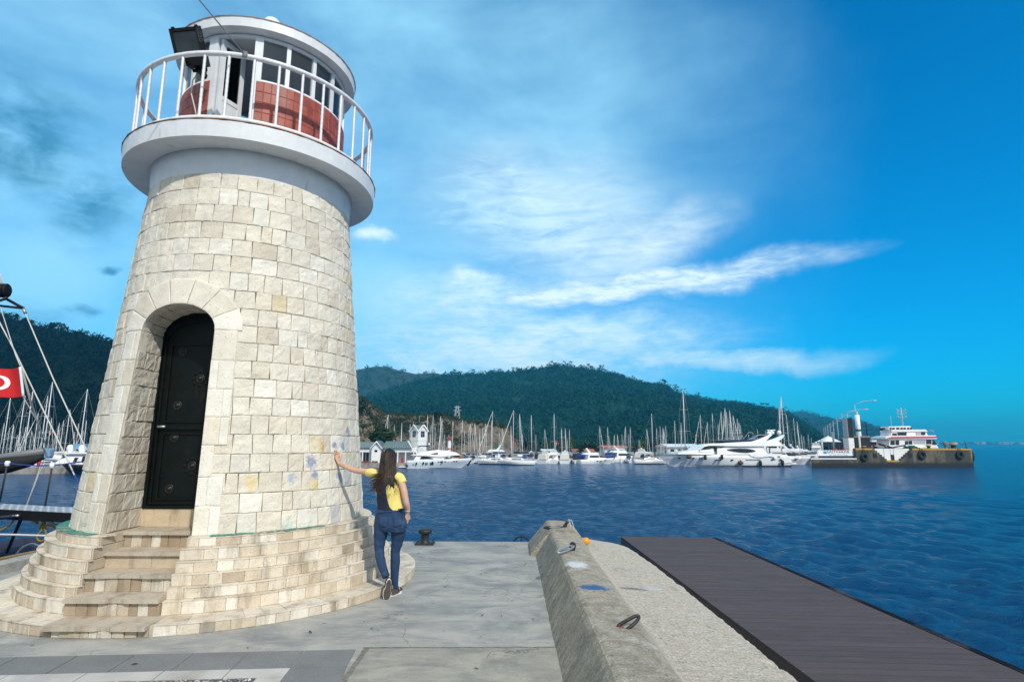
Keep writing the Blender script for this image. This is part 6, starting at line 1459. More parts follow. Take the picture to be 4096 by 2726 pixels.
# banded beacon
bp = aty(*zA(1778, 1140), 88); z0 = aty(*zA(1778, 1145), 88).z; z1 = aty(*zA(1780, 945), 88).z; bc = thing('beacon', 'slim white and red banded beacon standing behind the yacht with the orange tender', 'beacon', (bp.x, bp.y, WZ)); H_ = z1-WZ; zb_ = z0-WZ
for k, (f0, f1, m_) in enumerate(((-1, 0, pale_wall), (0, .10, red_paint), (.10, .2, boat_white), (.2, .32, red_paint), (.32, 1.0, boat_white))):
    mb = MB(); a_, b_ = (0, zb_) if f0 < 0 else (zb_+(H_-zb_)*f0, zb_+(H_-zb_)*f1); mb.lathe([(.27, a_), (.26, b_)], 16); mb.build('band', m_, bc)
mb = MB(); mb.lathe([(.001, H_+.62), (.1, H_+.6), (.28, H_+.36), (.22, H_+.3), (.22, H_+.06), (.34, H_+.05), (.34, H_)], 14); mb.build('lantern', mat('dull_red', (.30, .05, .06), .5), bc)
# club buildings behind the middle pontoon
def zB(x, y): return (1850+x*500/2356, 1600+y*300/1414)
def zC(x, y): return (2250+x*500/2356, 1600+y*300/1414)
def flatroof(label, conv, x0, x1, yb, ye, yr, Y, roof, name='clubhouse', depth=8, over=.5):
    A, B_ = aty(*conv(x0, yb), Y), aty(*conv(x1, yb), Y); ze = aty(*conv(x0, ye), Y).z-WZ; zr = aty(*conv(x0, yr), Y).z-WZ; w = B_.x-A.x
    t = thing(name, label, 'building', (A.x, A.y, WZ)); mb = MB(); mb.box(0, w, 0, depth, -.5, ze); w_ = mb.build('wall', pale_wall, t)
    mb = MB(); mb.prism([(-over, ze-.05), (-over, ze+.1), (depth/2, zr), (depth+over, ze+.1), (depth+over, ze-.05)], -over, w+over, 'x'); mb.build('roof', roof, t)
    n = max(2, int(w/1.6))
    for k in range(n):
        mb = MB(); mb.box(w*(k+.25)/n, w*(k+.75)/n, -.06, .05, ze*.3, ze*.8); mb.build('window', dark_glass, t)
    return t
flatroof('long low clubhouse with red tiled roof among the dark trees', zC, 800, 1180, 980, 892, 848, 135, terra)
flatroof('white clubhouse block in front of the red tiled roof', zC, 1010, 1130, 985, 925, 905, 126, boat_white, 'white_block', 5)
flatroof('small red roofed hut between the dark trees', zC, 455, 570, 985, 968, 915, 132, terra, 'hut', 5)
flatroof('little red roofed gable hut left of the small red hut', zC, 215, 255, 985, 940, 918, 132, terra, 'hut', 4)
flatroof('white quayside office with a dark red opening', zB, 1525, 1690, 1005, 945, 918, 124, boat_white, 'office', 5)
flatroof('low brick fronted restaurant with white roof by the bow of the long yacht', zD, 180, 600, 905, 860, 820, 128, boat_white, 'restaurant', 9)
flatroof('long low red fronted shed at the water behind the thin masts', zC, 1900, 2200, 985, 905, 880, 130, terra, 'shed', 6)
# pylon on the slope
pb_ = aty(*zA(1920, 600), 185); pt_ = aty(*zA(1917, 325), 185); hp = pt_.z-pb_.z+6; py = thing('pylon', 'grey lattice power pylon standing on the wooded slope', 'pylon', (pb_.x, pb_.y, pb_.z-6)); mb = MB(); w0, w1 = 1.7, .3
cs = [(-1, -1), (1, -1), (1, 1), (-1, 1)]
for a, b_ in cs: mb.bar((a*w0, b_*w0, 0), (a*w1, b_*w1, hp), .22)
for k in range(8):
    f0, f1 = k/8, (k+1)/8; q0, q1 = w0+(w1-w0)*f0, w0+(w1-w0)*f1
    for i in range(4):
        a, b_ = cs[i], cs[(i+1) % 4]; mb.bar((a[0]*q0, a[1]*q0, hp*f0), (b_[0]*q1, b_[1]*q1, hp*f1), .14); mb.bar((b_[0]*q0, b_[1]*q0, hp*f0), (a[0]*q1, a[1]*q1, hp*f1), .14)
mb.build('lattice_tower', steel, py)
for z, w in ((.97, 1.0), (.87, 1.3)): mb = MB(); mb.bar((-w, 0, hp*z), (w, 0, hp*z), .2); mb.build('cross_arm', steel, py)
# ---------------------------------------------------------------- stone pier with the sign
def zE(x, y): return (3180+x*800/2356, 1560+y*340/1001)
_p0 = onz(*zE(188, 912), WZ); pl = VPlane(_p0, aty(*zE(2090, 884), _p0.y+4)); T = lambda pts, off=0.0: traced(pl, zE, pts, off)
pier_m = bpy.data.materials.new('stained_pier_concrete'); pier_m.use_nodes = True; nt = pier_m.node_tree; b = nt.nodes['Principled BSDF']; b.inputs['Roughness'].default_value = .9
co = nt.nodes.new('ShaderNodeTexCoord').outputs['Object']; sx = nt.nodes.new('ShaderNodeSeparateXYZ'); nt.links.new(co, sx.inputs[0])
c = mixc(nt, (.20, .165, .10), (.045, .045, .036), ramp(nt, noi(nt, co, .35, 8, .75, (1, 1, .6)), [(.30, 0.0), (.52, 1.0)])); c = mixc(nt, c, (.26, .21, .14), ramp(nt, noi(nt, co, 1.3, 6, .7, (1, 1, .25)), [(.55, 0.0), (.8, .8)]))
wl_ = nt.nodes.new('ShaderNodeMapRange'); wl_.inputs['From Min'].default_value = .95; wl_.inputs['From Max'].default_value = .5; nt.links.new(math_(nt, 'ADD', sx.outputs[2], math_(nt, 'MULTIPLY_ADD', noi(nt, co, 1.5, 4, .6), .4, -.2)), wl_.inputs['Value'])
c = mixc(nt, c, (.014, .016, .014), wl_.outputs['Result']); nt.links.new(c, b.inputs['Base Color'])     # weed up to the tide line
pi_ = thing('pier', 'weathered concrete pier head with yellow edges, a stair notch and the boat shop sign', 'pier', (pl.P0.x, pl.P0.y, WZ), pl.ang)
(sa, zlow), (sbk, _), (send, ztop) = T([(188, 812)])[0], T([(725, 812)])[0], T([(2070, 678)])[0]
mb = MB(); mb.prism([(sa, 0), (sbk, 0), (sbk+8, 9), (sa+8, 9)], -3, zlow, 'z'); mb.build('low_block', pier_m, pi_)
mb = MB(); z_ = T([(400, 800)])[0][1]; mb.box(sa-.02, sbk, -.03, .35, zlow, z_); mb.build('low_edge', pale_wall, pi_)
n1, n2, n3, n4 = T([(915, 700), (1082, 828), (1228, 828), (1382, 690)]); zt0 = T([(730, 694)])[0][1]
zT = (zt0+ztop)/2
notch = [(sbk, -3), (send, -3), (send+.15, .6), (send, zT)]
st = []
for k in range(7): f = k/6; st += [(n4[0]+(n3[0]-n4[0])*f, zT+(n3[1]-zT)*f), (n4[0]+(n3[0]-n4[0])*f, zT+(n3[1]-zT)*min(1, (k+1)/6))]
st += [(n3[0], n3[1]), (n2[0], n2[1])]
for k in range(7): f = k/6; st += [(n2[0]+(n1[0]-n2[0])*f, n2[1]+(zT-n2[1])*f), (n2[0]+(n1[0]-n2[0])*f, n2[1]+(zT-n2[1])*min(1, (k+1)/6))]
notch += st+[(sbk, zT)]
nn = []
for p in notch:
    if not nn or (abs(p[0]-nn[-1][0])+abs(p[1]-nn[-1][1])) > 1e-4: nn.append(p)
mb = MB(); mb.prism(nn, 0, .6, 'y'); mb.build('front_block', pier_m, pi_)
mb = MB(); mb.prism([(sbk+.5, .6), (send, .6), (send, 11), (sbk+9.8, 11)], -3, zT-.003, 'z'); mb.build('rear_block', pier_m, pi_)
mb = MB(); mb.box(n1[0]+.1, n4[0]-.1, 0.52, .598, n2[1]+.06, zT-.02); pnl = mb.build('white_panel', pale_wall, pi_)
for x in (1080, 1155, 1195):
    s_ = T([(x, 750)])[0][0]; mb = MB(); mb.box(s_-.04, s_+.04, 0.49, .518, n2[1]+.1, zT-.05); mb.build('panel_joint', boat_grey, pnl)
for a, b_ in ((sbk, n1[0]), (n4[0], send)):
    mb = MB(); mb.box(a, b_, -.03, .45, zT-.22, zT+.03); mb.build('yellow_edge', yellow_paint, pi_)
mb = MB(); mb.box(n2[0], n3[0], -.03, .8, n2[1]-.18, n2[1]+.03); mb.build('yellow_edge', yellow_paint, pi_)
mb = MB(); mb.box(send-.05, send+.06, -.02, 9, zT-1.5, zT+.03); mb.build('yellow_edge', yellow_paint, pi_)
for x in (940, 1355):
    s_, z_ = T([(x, 770)])[0]; mb = MB(); mb.box(s_-.35, s_+.35, -.02, .1, z_-.35, z_+.35); mb.build('drain_recess', black_rubber, pi_)
# tyres slung as fenders
for x, y, r, lb in ((808, 786, .62, 'worn black tyre hung beside the sign on the pier'), (1483, 760, .68, 'big black tyre hung by the stair notch of the pier'), (1932, 760, .68, 'big black tyre hung near the outer corner of the pier')):
    s_, z_ = T([(x, y)])[0]; P = pl.P0+pl.d*s_-pl.n*.2+Vector((0, 0, WZ+z_)); t = thing('tyre', lb, 'tyre', P, pl.ang, 'tyres hung on the pier')
    mb = MB(); mb.smooth = True; n, m = 28, 10; vs = []
    for i in range(n):
        a = TAU*i/n
        for k in range(m): q = TAU*k/m; rr = r*.70+r*.30*math.cos(q); vs.append((rr*math.cos(a), .18*math.sin(q), rr*math.sin(a)))
    mb.add(vs, [(i*m+k, i*m+(k+1) % m, ((i+1) % n)*m+(k+1) % m, ((i+1) % n)*m+k) for i in range(n) for k in range(m)]); mb.build('tread_ring', black_rubber, t)
    mb = MB()
    for q in (-.25, .25): mb.tube([(q, 0, r*.7), (q*.6, .1, r*1.5), (q*.5, .14, (zT-z_))], .04, 5)
    mb.build('chain', iron, t)
s_, z_ = T([(2098, 778)])[0]; P = pl.P0+pl.d*(send+.25)+pl.n*1.0+Vector((0, 0, WZ+z_)); t = thing('tyre', 'large black tyre hung on the seaward end of the pier', 'tyre', P, pl.ang+PI/2, 'tyres hung on the pier'); mb = MB(); mb.smooth = True; n, m = 28, 10; vs = []
for i in range(n):
    a = TAU*i/n
    for k in range(m): q = TAU*k/m; rr = .85+.33*math.cos(q); vs.append((rr*math.cos(a), .25*math.sin(q), rr*math.sin(a)*1.15))
mb.add(vs, [(i*m+k, i*m+(k+1) % m, ((i+1) % n)*m+(k+1) % m, ((i+1) % n)*m+k) for i in range(n) for k in range(m)]); mb.build('tread_ring', black_rubber, t)
mb = MB(); mb.tube([(0, 0, 1.3), (0, .2, 2.4)], .05, 5); mb.build('chain', iron, t)
# mooring posts painted yellow on top
for x, y, yt, sc_, lb in ((1600, 678, 642, .8, 'yellow capped mooring post by the ferry bow on the pier'), (1893, 672, 620, 1.15, 'largest yellow capped mooring post near the outer corner of the pier'), (978, 688, 650, .8, 'yellow capped mooring post over the stair notch'), (908, 690, 655, .8, 'yellow capped mooring post between the white pole and the notch'), (838, 690, 656, .75, 'yellow capped mooring post next to the white pole'), (1125, 688, 655, .5, 'small yellow capped mooring post over the white panel')):
    s_, _ = T([(x, y)], 2)[0]; hgt = T([(x, yt)], 2)[0][1]-zT; P = pl.P0+pl.d*s_+pl.n*(2.4 if sc_ > .6 else 3)+Vector((0, 0, WZ+zT)); t = thing('mooring_post', lb, 'bollard', P, 0, 'yellow capped mooring posts on the pier'); r = .30*sc_
    mb = MB(); mb.lathe([(r*1.2, 0), (r*1.1, .06), (r, .12), (r*.9, hgt*.6)], 18); mb.build('shaft', black_metal, t); mb = MB(); mb.lathe([(r*.9, hgt*.55), (r*1.5, hgt*.62), (r*1.55, hgt*.85), (r*1.2, hgt), (.001, hgt*1.02)], 18); mb.build('cap', yellow_paint, t)
# shop sign
signw = mat('sign_white', (.80, .81, .82), .4, .04, 2); sblue = mat('sign_blue', (.02, .22, .52), .4); sblue2 = mat('sign_light_blue', (.10, .42, .72), .4); sdark = mat('sign_letter', (.012, .022, .05), .5); sgrey = mat('sign_grey', (.30, .33, .36), .5)
a, b_ = T([(272, 800), (722, 706)], .5); sg = thing('sign', 'long white boat shop sign with blue square logo and dark capital letters', 'sign', pl.P0+pl.d*a[0]+pl.n*.5+Vector((0, 0, WZ)), pl.ang)
w_ = b_[0]-a[0]; z0, z1 = a[1], b_[1]; mb = MB(); mb.box(0, w_, 0, .12, z0, z1); bd = mb.build('board', signw, sg)
Q = lambda x, y: (T([(x, y)], .5)[0][0]-a[0], T([(x, y)], .5)[0][1])
q0, q1 = Q(275, 797), Q(715, 771); mb = MB(); mb.box(.05, w_-.05, -.02, 0, q0[1], q1[1]); mb.build('lower_band', sdark, bd)
q0, q1 = Q(335, 747), Q(372, 715); mb = MB(); mb.box(q0[0], q1[0], -.02, 0, q0[1], q1[1]); lg = mb.build('logo_square', sblue2, bd); mb = MB()
for k in range(3): mb.box(q0[0]+.1*(q1[0]-q0[0]), q1[0]-.08*(q1[0]-q0[0]), -.03, -.021, q0[1]+(q1[1]-q0[1])*(.14+.28*k), q0[1]+(q1[1]-q0[1])*(.28+.28*k))
mb.build('logo_wave', sblue, lg)
def sign_text(name, body, x0, x1, y0, y1, m_, sxx=None):
    (ax, az_), (bx, bz) = Q(x0, y1), Q(x1, y0); c_ = bpy.data.curves.new(name, 'FONT'); c_.body = body; c_.size = 1; c_.align_x = 'CENTER'; c_.align_y = 'CENTER'; o = bpy.data.objects.new('t', c_); COL.objects.link(o); bpy.context.view_layer.update(); d_ = o.dimensions.copy(); bpy.data.objects.remove(o)
    sx_, sy_ = (bx-ax)/d_.x, (bz-az_)/d_.y; M4 = Matrix(((sx_, 0, 0, (ax+bx)/2), (0, 0, -1, -.012), (0, sy_, 0, (az_+bz)/2), (0, 0, 0, 1))); return text(name, body, 1, m_, M4, bd, .008)
sign_text('shop_lettering', 'EASTMARINE', 382, 636, 711, 741, sdark)
sign_text('slogan_lettering', 'One Stop Marine Shop', 398, 618, 747, 768, sgrey)
mb = MB(); 
for x0, x1 in ((288, 350), (380, 425), (432, 470), (478, 512), (520, 556), (600, 690)): p, q = Q(x0, 791), Q(x1, 783); mb.box(p[0], q[0], -.03, -.021, p[1], q[1])
# white pole with green band, black panel on its pillar
def vz(x, y, off): return T([(x, y)], off)[0]
b0 = vz(768, 688, 3); t0 = vz(722, 290, 3); pw_ = thing('pole', 'thick white pole with a green band near the pier lamp', 'pole', pl.P0+pl.d*b0[0]+pl.n*3+Vector((0, 0, WZ+zT)), 0); hP = t0[1]-zT
gb0, gb1 = vz(740, 486, 3)[1]-zT, vz(740, 458, 3)[1]-zT; r = .36
for z0, z1, m_ in ((0, gb0, boat_white), (gb0, gb1, mat('green_band', (.03, .16, .04), .5)), (gb1, hP, boat_white)): mb = MB(); mb.lathe([(r, z0), (r, z1)]+([(.001, z1+.05)] if z1 == hP else []), 18); mb.build('tube', m_, pw_)
mb = MB(); mb.lathe([(r*.5, hP), (r*.5, hP+.5), (.001, hP+.55)], 12); mb.build('cap', boat_grey, pw_)
b0, b1 = vz(640, 690, 2.5), vz(692, 562, 2.5); pn = thing('display_pillar', 'tall black display panel mounted on a pale pillar beside the white pole', 'panel', pl.P0+pl.d*b0[0]+pl.n*2.5+Vector((0, 0, WZ+zT)), pl.ang)
wq = b1[0]-b0[0]; mb = MB(); mb.box(0, wq, 0, 1.2, -1.2, b1[1]-zT); mb.build('pillar', pale_wall, pn); p0, p1 = vz(642, 556, 2.5), vz(672, 326, 2.5); mb = MB(); mb.box(.05, wq*.95, -.05, .35, p0[1]-zT+.02, p1[1]-zT); mb.build('panel', black_rubber, pn); mb = MB(); mb.box(-.02, .045, -.05, 1.0, p0[1]-zT+.02, p1[1]-zT); mb.build('side_panel', boat_grey, pn)
# lamp posts: along the pier and the long breakwater behind it
def lamp(P, h, arm, label, dirn=0.0, rad_=.05):
    t = thing('lamp_post', label, 'lamp post', P, dirn, 'lamp posts along the breakwater'); mb = MB(); mb.tube([(0, 0, 0), (0, 0, h*.5), (0, 0, h)], [rad_*1.3, rad_, rad_*.8], 8); mb.build('post', boat_grey, t); mb = MB(); mb.tube([(0, 0, h), (arm*.5, 0, h+arm*.18), (arm, 0, h+arm*.22)], rad_*.7, 6); mb.build('arm', boat_grey, t); mb = MB(); mb.box(arm-.15, arm+.55, -.10, .10, h+arm*.19, h+arm*.245); mb.build('lamp_head', boat_grey, t, bevel=.04)
for x, yt, off, arm, lb in ((703, 170, 3.9, 3.4, 'tallest grey lamp post right behind the white pole on the pier'), (616, 272, 9, 3.4, 'second grey lamp post rising behind the black panel')):
    s_, z_ = vz(x, yt, off); lamp(pl.P0+pl.d*s_+pl.n*off+Vector((0, 0, WZ+zT)), z_-zT, arm, lb, pl.ang)
nw = aty(*zE(716, 690), 93); fw = aty(*zE(352, 690), 235); hw_ = aty(*zE(716, 556), 93).z-WZ
dw = VPlane(fw, nw); bw_ = thing('breakwater', 'long dark breakwater wall running away behind the boat shop sign', 'breakwater', (fw.x, fw.y, WZ), dw.ang); mb = MB(); mb.prism([(0, -2), (5, -2), (5, hw_*.42), (2.2, hw_*.5), (2.0, hw_), (.0, hw_)], 0, dw.L, 'x'); mb.build('wall_body', mat('shade_toned_concrete', (.035, .035, .036), .9, .3, 1), bw_); mb = MB(); mb.box(0, dw.L, -.1, 2.1, hw_, hw_+.25); mb.build('coping', quay_stone, bw_)  # the wall's shade is put into its near-black colour
for k in range(7):
    f = 1-(.16+.13*k); P = fw+(nw-fw)*f; lamp(Vector((P.x+1, P.y+2, WZ)), hw_+5.0, 2.4, 'grey lamp post in the receding line along the long breakwater', dw.ang*.3, .06)
# ferry lying behind the pier
fo_ = 12; fp = lambda pts: T(pts, fo_)
fe = thing('ferry', 'white three deck passenger ferry with a red stripe moored behind the pier', 'ferry', (pl.P0.x, pl.P0.y, WZ), pl.ang)
FB = 3.6
def deck(name, pts, hw, m_, par, bev=.05, y0=fo_):
    mb = MB(); mb.prism(fp(pts), y0+FB/2-hw, y0+FB/2+hw, 'y'); return mb.build(name, m_, par, bevel=bev)
(s0, _), (s1, z1) = fp([(1020, 800), (1715, 672)]); mb = MB(); hull_loft(mb, s1+.6, s0, z1+.5, z1-.3, s1-1.2, s0+.6, FB, fo_+FB/2, 22, stern=.9, fine=2.4, zk=-1); mb.build('hull', boat_white, fe)
lw = deck('lower_deck', [(1120, 690), (1130, 576), (1640, 576), (1692, 650), (1715, 690)], FB*.42, boat_white, fe)
for x0, x1, y0_, y1_ in ((1138, 1188, 590, 642), (1198, 1240, 588, 642), (1310, 1345, 595, 640), (1352, 1395, 592, 636), (1560, 1622, 582, 632)):
    mb = MB(); mb.prism(fp([(x0, y1_), (x0, y0_), (x1, y0_), (x1, y1_)]), fo_+FB*.08-.06, fo_+FB*.08+.1, 'y'); mb.build('window', dark_glass, lw)
mb = MB(); mb.prism(fp([(1412, 630), (1412, 584), (1550, 584), (1550, 630)]), fo_+FB*.08-.05, fo_+FB*.08+.1, 'y'); mb.build('shaded_opening', shade_in, lw)  # flat grey slab painted as the shade inside an opening
mb = MB(); mb.prism(fp([(1630, 640), (1634, 582), (1650, 582), (1686, 640)]), fo_+FB*.08-.06, fo_+FB*.08+.1, 'y'); mb.build('window', dark_glass, lw)
md = deck('middle_band', [(1068, 574), (1070, 548), (1140, 534), (1664, 530), (1674, 574)], FB*.49, boat_white, fe)
mb = MB(); mb.prism(fp([(1072, 566), (1140, 566), (1672, 560), (1671, 544), (1142, 548)]), fo_+FB*.01-.04, fo_+FB*.01+.02, 'y'); mb.build('red_stripe', mat('ferry_red', (.42, .015, .04), .4), md)
ud = deck('upper_deck', [(1160, 533), (1165, 490), (1574, 486), (1592, 530)], FB*.36, boat_white, fe)
for x0, x1, y0_, y1_ in ((1172, 1222, 506, 532), (1232, 1338, 494, 530), (1512, 1560, 492, 524)):
    mb = MB(); mb.prism(fp([(x0, y1_), (x0, y0_), (x1, y0_), (x1, y1_)]), fo_+FB*.14-.08, fo_+FB*.14+.1, 'y'); mb.build('window', dark_glass, ud)
mb = MB(); mb.prism(fp([(1450, 526), (1450, 492), (1505, 491), (1505, 526)]), fo_+FB*.14-.06, fo_+FB*.14+.1, 'y'); mb.build('shaded_opening', shade_in, ud)
deck('sun_roof', [(1160, 490), (1168, 466), (1560, 460), (1590, 487)], FB*.40, boat_white, fe)
wh = deck('wheelhouse', [(1142, 466), (1150, 424), (1400, 418), (1432, 460)], FB*.28, boat_white, fe)
for x0, x1 in ((1155, 1180), (1186, 1216), (1232, 1270), (1282, 1310), (1318, 1348), (1362, 1388), (1396, 1420)):
    mb = MB(); mb.prism(fp([(x0, 460), (x0, 438), (x1-4, 436), (x1, 458)]), fo_+FB*.22-.08, fo_+FB*.22+.1, 'y'); mb.build('window', dark_glass, wh)
for x in (1104, 1438):
    mb = MB(); mb.prism(fp([(x, 472), (x, 440), (x+(34 if x < 1200 else 10), 432 if x > 1200 else 440), (x+(34 if x < 1200 else 12), 460)]), fo_+FB/2-.3, fo_+FB/2+.3, 'y'); mb.build('side_light_board', black_rubber if x < 1200 else red_paint, fe)
y_ = fo_+FB/2; (ms0, mz0), (ms1, mz1) = T([(1270, 422), (1262, 205)], y_); mb = MB(); mb.tube([(ms0, y_, mz0), (ms0, y_, mz1)], [.16, .07], 8); mm = mb.build('mast', boat_grey, fe)
for y in (240, 277, 316):
    _, z_ = T([(1265, y)], y_)[0]; mb = MB(); mb.bar((ms0-.9, y_, z_), (ms0+.9, y_, z_), .07); mb.ico((ms0-.85, y_, z_+.12), .17, 1); mb.ico((ms0+.85, y_, z_+.12), .17, 1); mb.build('light_arm', boat_grey, mm)
mb = MB(); (q0, w0), (q1, w1) = T([(1138, 428), (1126, 305)], y_); mb.tube([(q0, y_, w0), (q0, y_, w1)], .04, 5); mb.build('aerial', boat_grey, fe)
mb = MB(); s_, z_ = T([(1132, 530)], fo_+1)[0]; mb.smooth = True; mb.lathe([(.001, .55), (.4, .4), (.55, 0), (.4, -.4), (.001, -.5)], 12, (s_, fo_+1, z_)); mb.build('radome', boat_white, fe)
mb = MB(); P_r = [(x, y) for x, y in ((1585, 470), (1632, 478), (1636, 525))]; 
for off in (fo_+.8, fo_+FB-.8): mb.tube([(T([p], off)[0][0], off, T([p], off)[0][1]) for p in P_r], .06, 5)
mb.build('awning_frame', boat_grey, fe)
mb = MB()
for k in range(14):
    x = 1120+k*41; s_, z_ = T([(x, 652)], fo_+.3)[0]; _, z1_ = T([(x, 634)], fo_+.3)[0]; mb.tube([(s_, fo_+.3, z_-.6), (s_, fo_+.3, z1_)], .03, 4)
a_, b_ = T([(1110, 634), (1690, 632)], fo_+.3); mb.tube([(a_[0], fo_+.3, a_[1]), (b_[0], fo_+.3, b_[1])], .035, 4); mb.build('deck_rail', boat_white, fe)
# workboat and clutter on the pier
y_ = 22; s_, z_ = T([(875, 690)], y_)[0]; tg = thing('workboat', 'small dark workboat with white wheelhouse seen between the white pole and the ferry', 'workboat', pl.P0+pl.d*s_+pl.n*y_+Vector((0, 0, WZ)), pl.ang+.5)
mb = MB(); hull_loft(mb, 4.5, -4.5, 2.6, 1.6, 3.9, -4.4, 3.6, sheer=.3); mb.build('hull', navy, tg); mb = MB(); mb.taper_prism([(.9, 2), (.8, 3.9), (-1.6, 3.9), (-1.6, 2)], 1.2, 1.0, 2, 3.9); wh = mb.build('wheelhouse', black_rubber, tg, bevel=.05); mb = MB(); mb.box(-1.8, 1.2, -1.3, 1.3, 3.9, 4.25); mb.build('wheelhouse_roof', boat_white, tg)
mb = MB(); mb.tube([(-.4, 0, 4.2), (-.4, 0, 7.6)], .09, 6); mb.bar((-.4, -.9, 6.2), (-.4, .9, 6.2), .07); mb.bar((-.4, -.6, 6.9), (-.4, .6, 6.9), .07); mb.build('mast', black_metal, tg)
nets = mat('heaped_net', (.11, .10, .085), .95, .6, 4); gnet = mat('green_net', (.03, .14, .11), .95, .4, 4)
def heap(name, label, cat, x0, x1, y0_, y1_, off, m_, n=60):
    (a, z0), (b_, z1) = T([(x0, y1_), (x1, y0_)], off); t = MB(); w = (b_-a)/2; h = z1-z0
    for k in range(n):
        q = random.uniform(-1, 1); e = random.random()*(1-abs(q)**1.5)*h; P = [(q*w+random.gauss(0, .25), random.uniform(-.6, .6), e+.05) for _ in range(4)]; t.tube(spl(P, 3), .055, 4)
    o = t.build(name, m_); o.location = pl.P0+pl.d*((a+b_)/2)+pl.n*off+Vector((0, 0, WZ+z0)); o.rotation_euler = (0, 0, pl.ang); tag(o, label, cat)
heap('net_heap', 'tangle of brown nets hanging over the stair notch of the pier', 'nets', 1215, 1345, 688, 760, 1.3, nets, 90); heap('net_heap', 'heap of green nets on the pier below the ferry', 'nets', 1310, 1432, 652, 684, 3, gnet)
(a, z0), (b_, z1) = T([(990, 632), (1140, 675)], 3); mb = MB(); mb.bar((0, 0, z0-zT), (b_-a, 0, z1-zT), .25); (c_, z2) = T([(1310, 648)], 3)[0]; mb.bar((b_-a-.6, .2, z1-zT-.1), (c_-a, .2, z2-zT), .2); o = mb.build('spar', black_rubber); o.location = pl.P0+pl.d*a+pl.n*3+Vector((0, 0, WZ+zT)); o.rotation_euler = (0, 0, pl.ang); tag(o, 'black spars lying propped on the pier before the ferry', 'spar')
s_, z_ = T([(1775, 670)], 3)[0]; fg = thing('covered_winch', 'grey tarpaulin wrapped winch standing between two yellow capped posts', 'winch', pl.P0+pl.d*s_+pl.n*3+Vector((0, 0, WZ+zT)), pl.ang); mb = MB(); mb.smooth = True; mb.lathe([(.2, .0), (.18, .2), (.30, .5), (.34, .8), (.25, 1.05), (.1, 1.15), (.001, 1.18)], 12); mb.build('tarpaulin', mat('tarp_grey', (.16, .2, .2), .8, .4, 3), fg); mb = MB(); mb.box(-.1, .6, -.2, .2, 0, .2); mb.build('base', yellow_paint, fg)
# umbrella and red bins by the sign
s_, z_ = T([(395, 600)], 14)[0]; um = thing('parasol', 'small white parasol over the boats behind the sign', 'parasol', pl.P0+pl.d*s_+pl.n*14+Vector((0, 0, WZ+zlow)), 0); hU = z_-zlow; mb = MB(); mb.lathe([(2.1, hU-.1), (.9, hU+.5), (.001, hU+.95)], 8, smooth=False); mb.build('canopy', boat_white, um, fix=False); mb = MB(); mb.tube([(0, 0, 0), (0, 0, hU+.9)], .07, 6); mb.build('pole', boat_grey, um)
for x, lb in ((578, 'round red bin nearest the pale pillar'), (476, 'red bin standing behind the middle of the sign')):
    s_, z_ = T([(x, 694)], 3)[0]; bn_ = thing('bin', lb, 'bin', pl.P0+pl.d*s_+pl.n*3+Vector((0, 0, WZ+zlow)), 0); zz = z_-zlow; mb = MB(); mb.lathe([(.24, 0), (.26, zz)], 12); mb.build('drum', red_paint, bn_); mb = MB(); mb.lathe([(.28, zz), (.28, zz+.06), (.001, zz+.12)], 12); mb.build('lid', red_paint, bn_)
for x, y0_, lb in ((312, 578, 'slim pale post at the near end of the sign'), (443, 490, 'tall pale post pair rising behind the sign')):
    s_, z_ = T([(x, y0_)], 5)[0]; mb = MB(); mb.tube([(0, 0, 0), (0, 0, z_-zlow)], .16, 8)
    o = mb.build('post', boat_grey); o.location = pl.P0+pl.d*s_+pl.n*5+Vector((0, 0, WZ+zlow)); tag(o, lb, 'post')
# ---------------------------------------------------------------- hills
random.seed(5); rng = np.random.default_rng(5)
def hillmat(name, a, b_, rock=None, rthr=(.62, .75)):
    m = bpy.data.materials.new(name); m.use_nodes = True; nt = m.node_tree; bs = nt.nodes['Principled BSDF']; bs.inputs['Roughness'].default_value = .95; bs.inputs['Specular IOR Level'].default_value = .1
    co = nt.nodes.new('ShaderNodeTexCoord').outputs['Object']
    c = mixc(nt, a, b_, ramp(nt, noi(nt, co, .012, 8, .65), [(.35, 0.0), (.68, 1.0)]))
    if rock: c = mixc(nt, c, rock, ramp(nt, noi(nt, co, .02, 8, .7, (1, 1, .6)), [(rthr[0], 0.0), (rthr[1], .9)]))
    nt.links.new(c, bs.inputs['Base Color']); return m
leafm = mat('pine_foliage', (1, 1, 1), .9, tint=True, spec=.1)
def crown_mesh(kind, n, seed):
    """one tree as leaf clumps for the far woods: list of tri vertices (unit size)"""
    r = np.random.default_rng(seed); out = []
    for k in range(n):
        if kind == 'pine': h = r.uniform(.25, 1.0); w = .46*(1-abs(h-.62)*1.1); c = np.array([r.normal(0, w*.5), r.normal(0, w*.5), h])
        elif kind == 'umbrella': h = r.uniform(.62, 1.0); w = .62*(1.15-h*.7); c = np.array([r.normal(0, w*.55), r.normal(0, w*.55), h])
        else: v = r.normal(size=3); v /= np.linalg.norm(v); c = v*np.array([.45, .45, .42])*r.uniform(.5, 1)+np.array([0, 0, .52])
        s = r.uniform(.13, .23); a = r.normal(size=(3, 3)); a /= np.linalg.norm(a, axis=1)[:, None]; out.append(c+a*s*np.array([1, 1, .7]))
    return np.array(out)
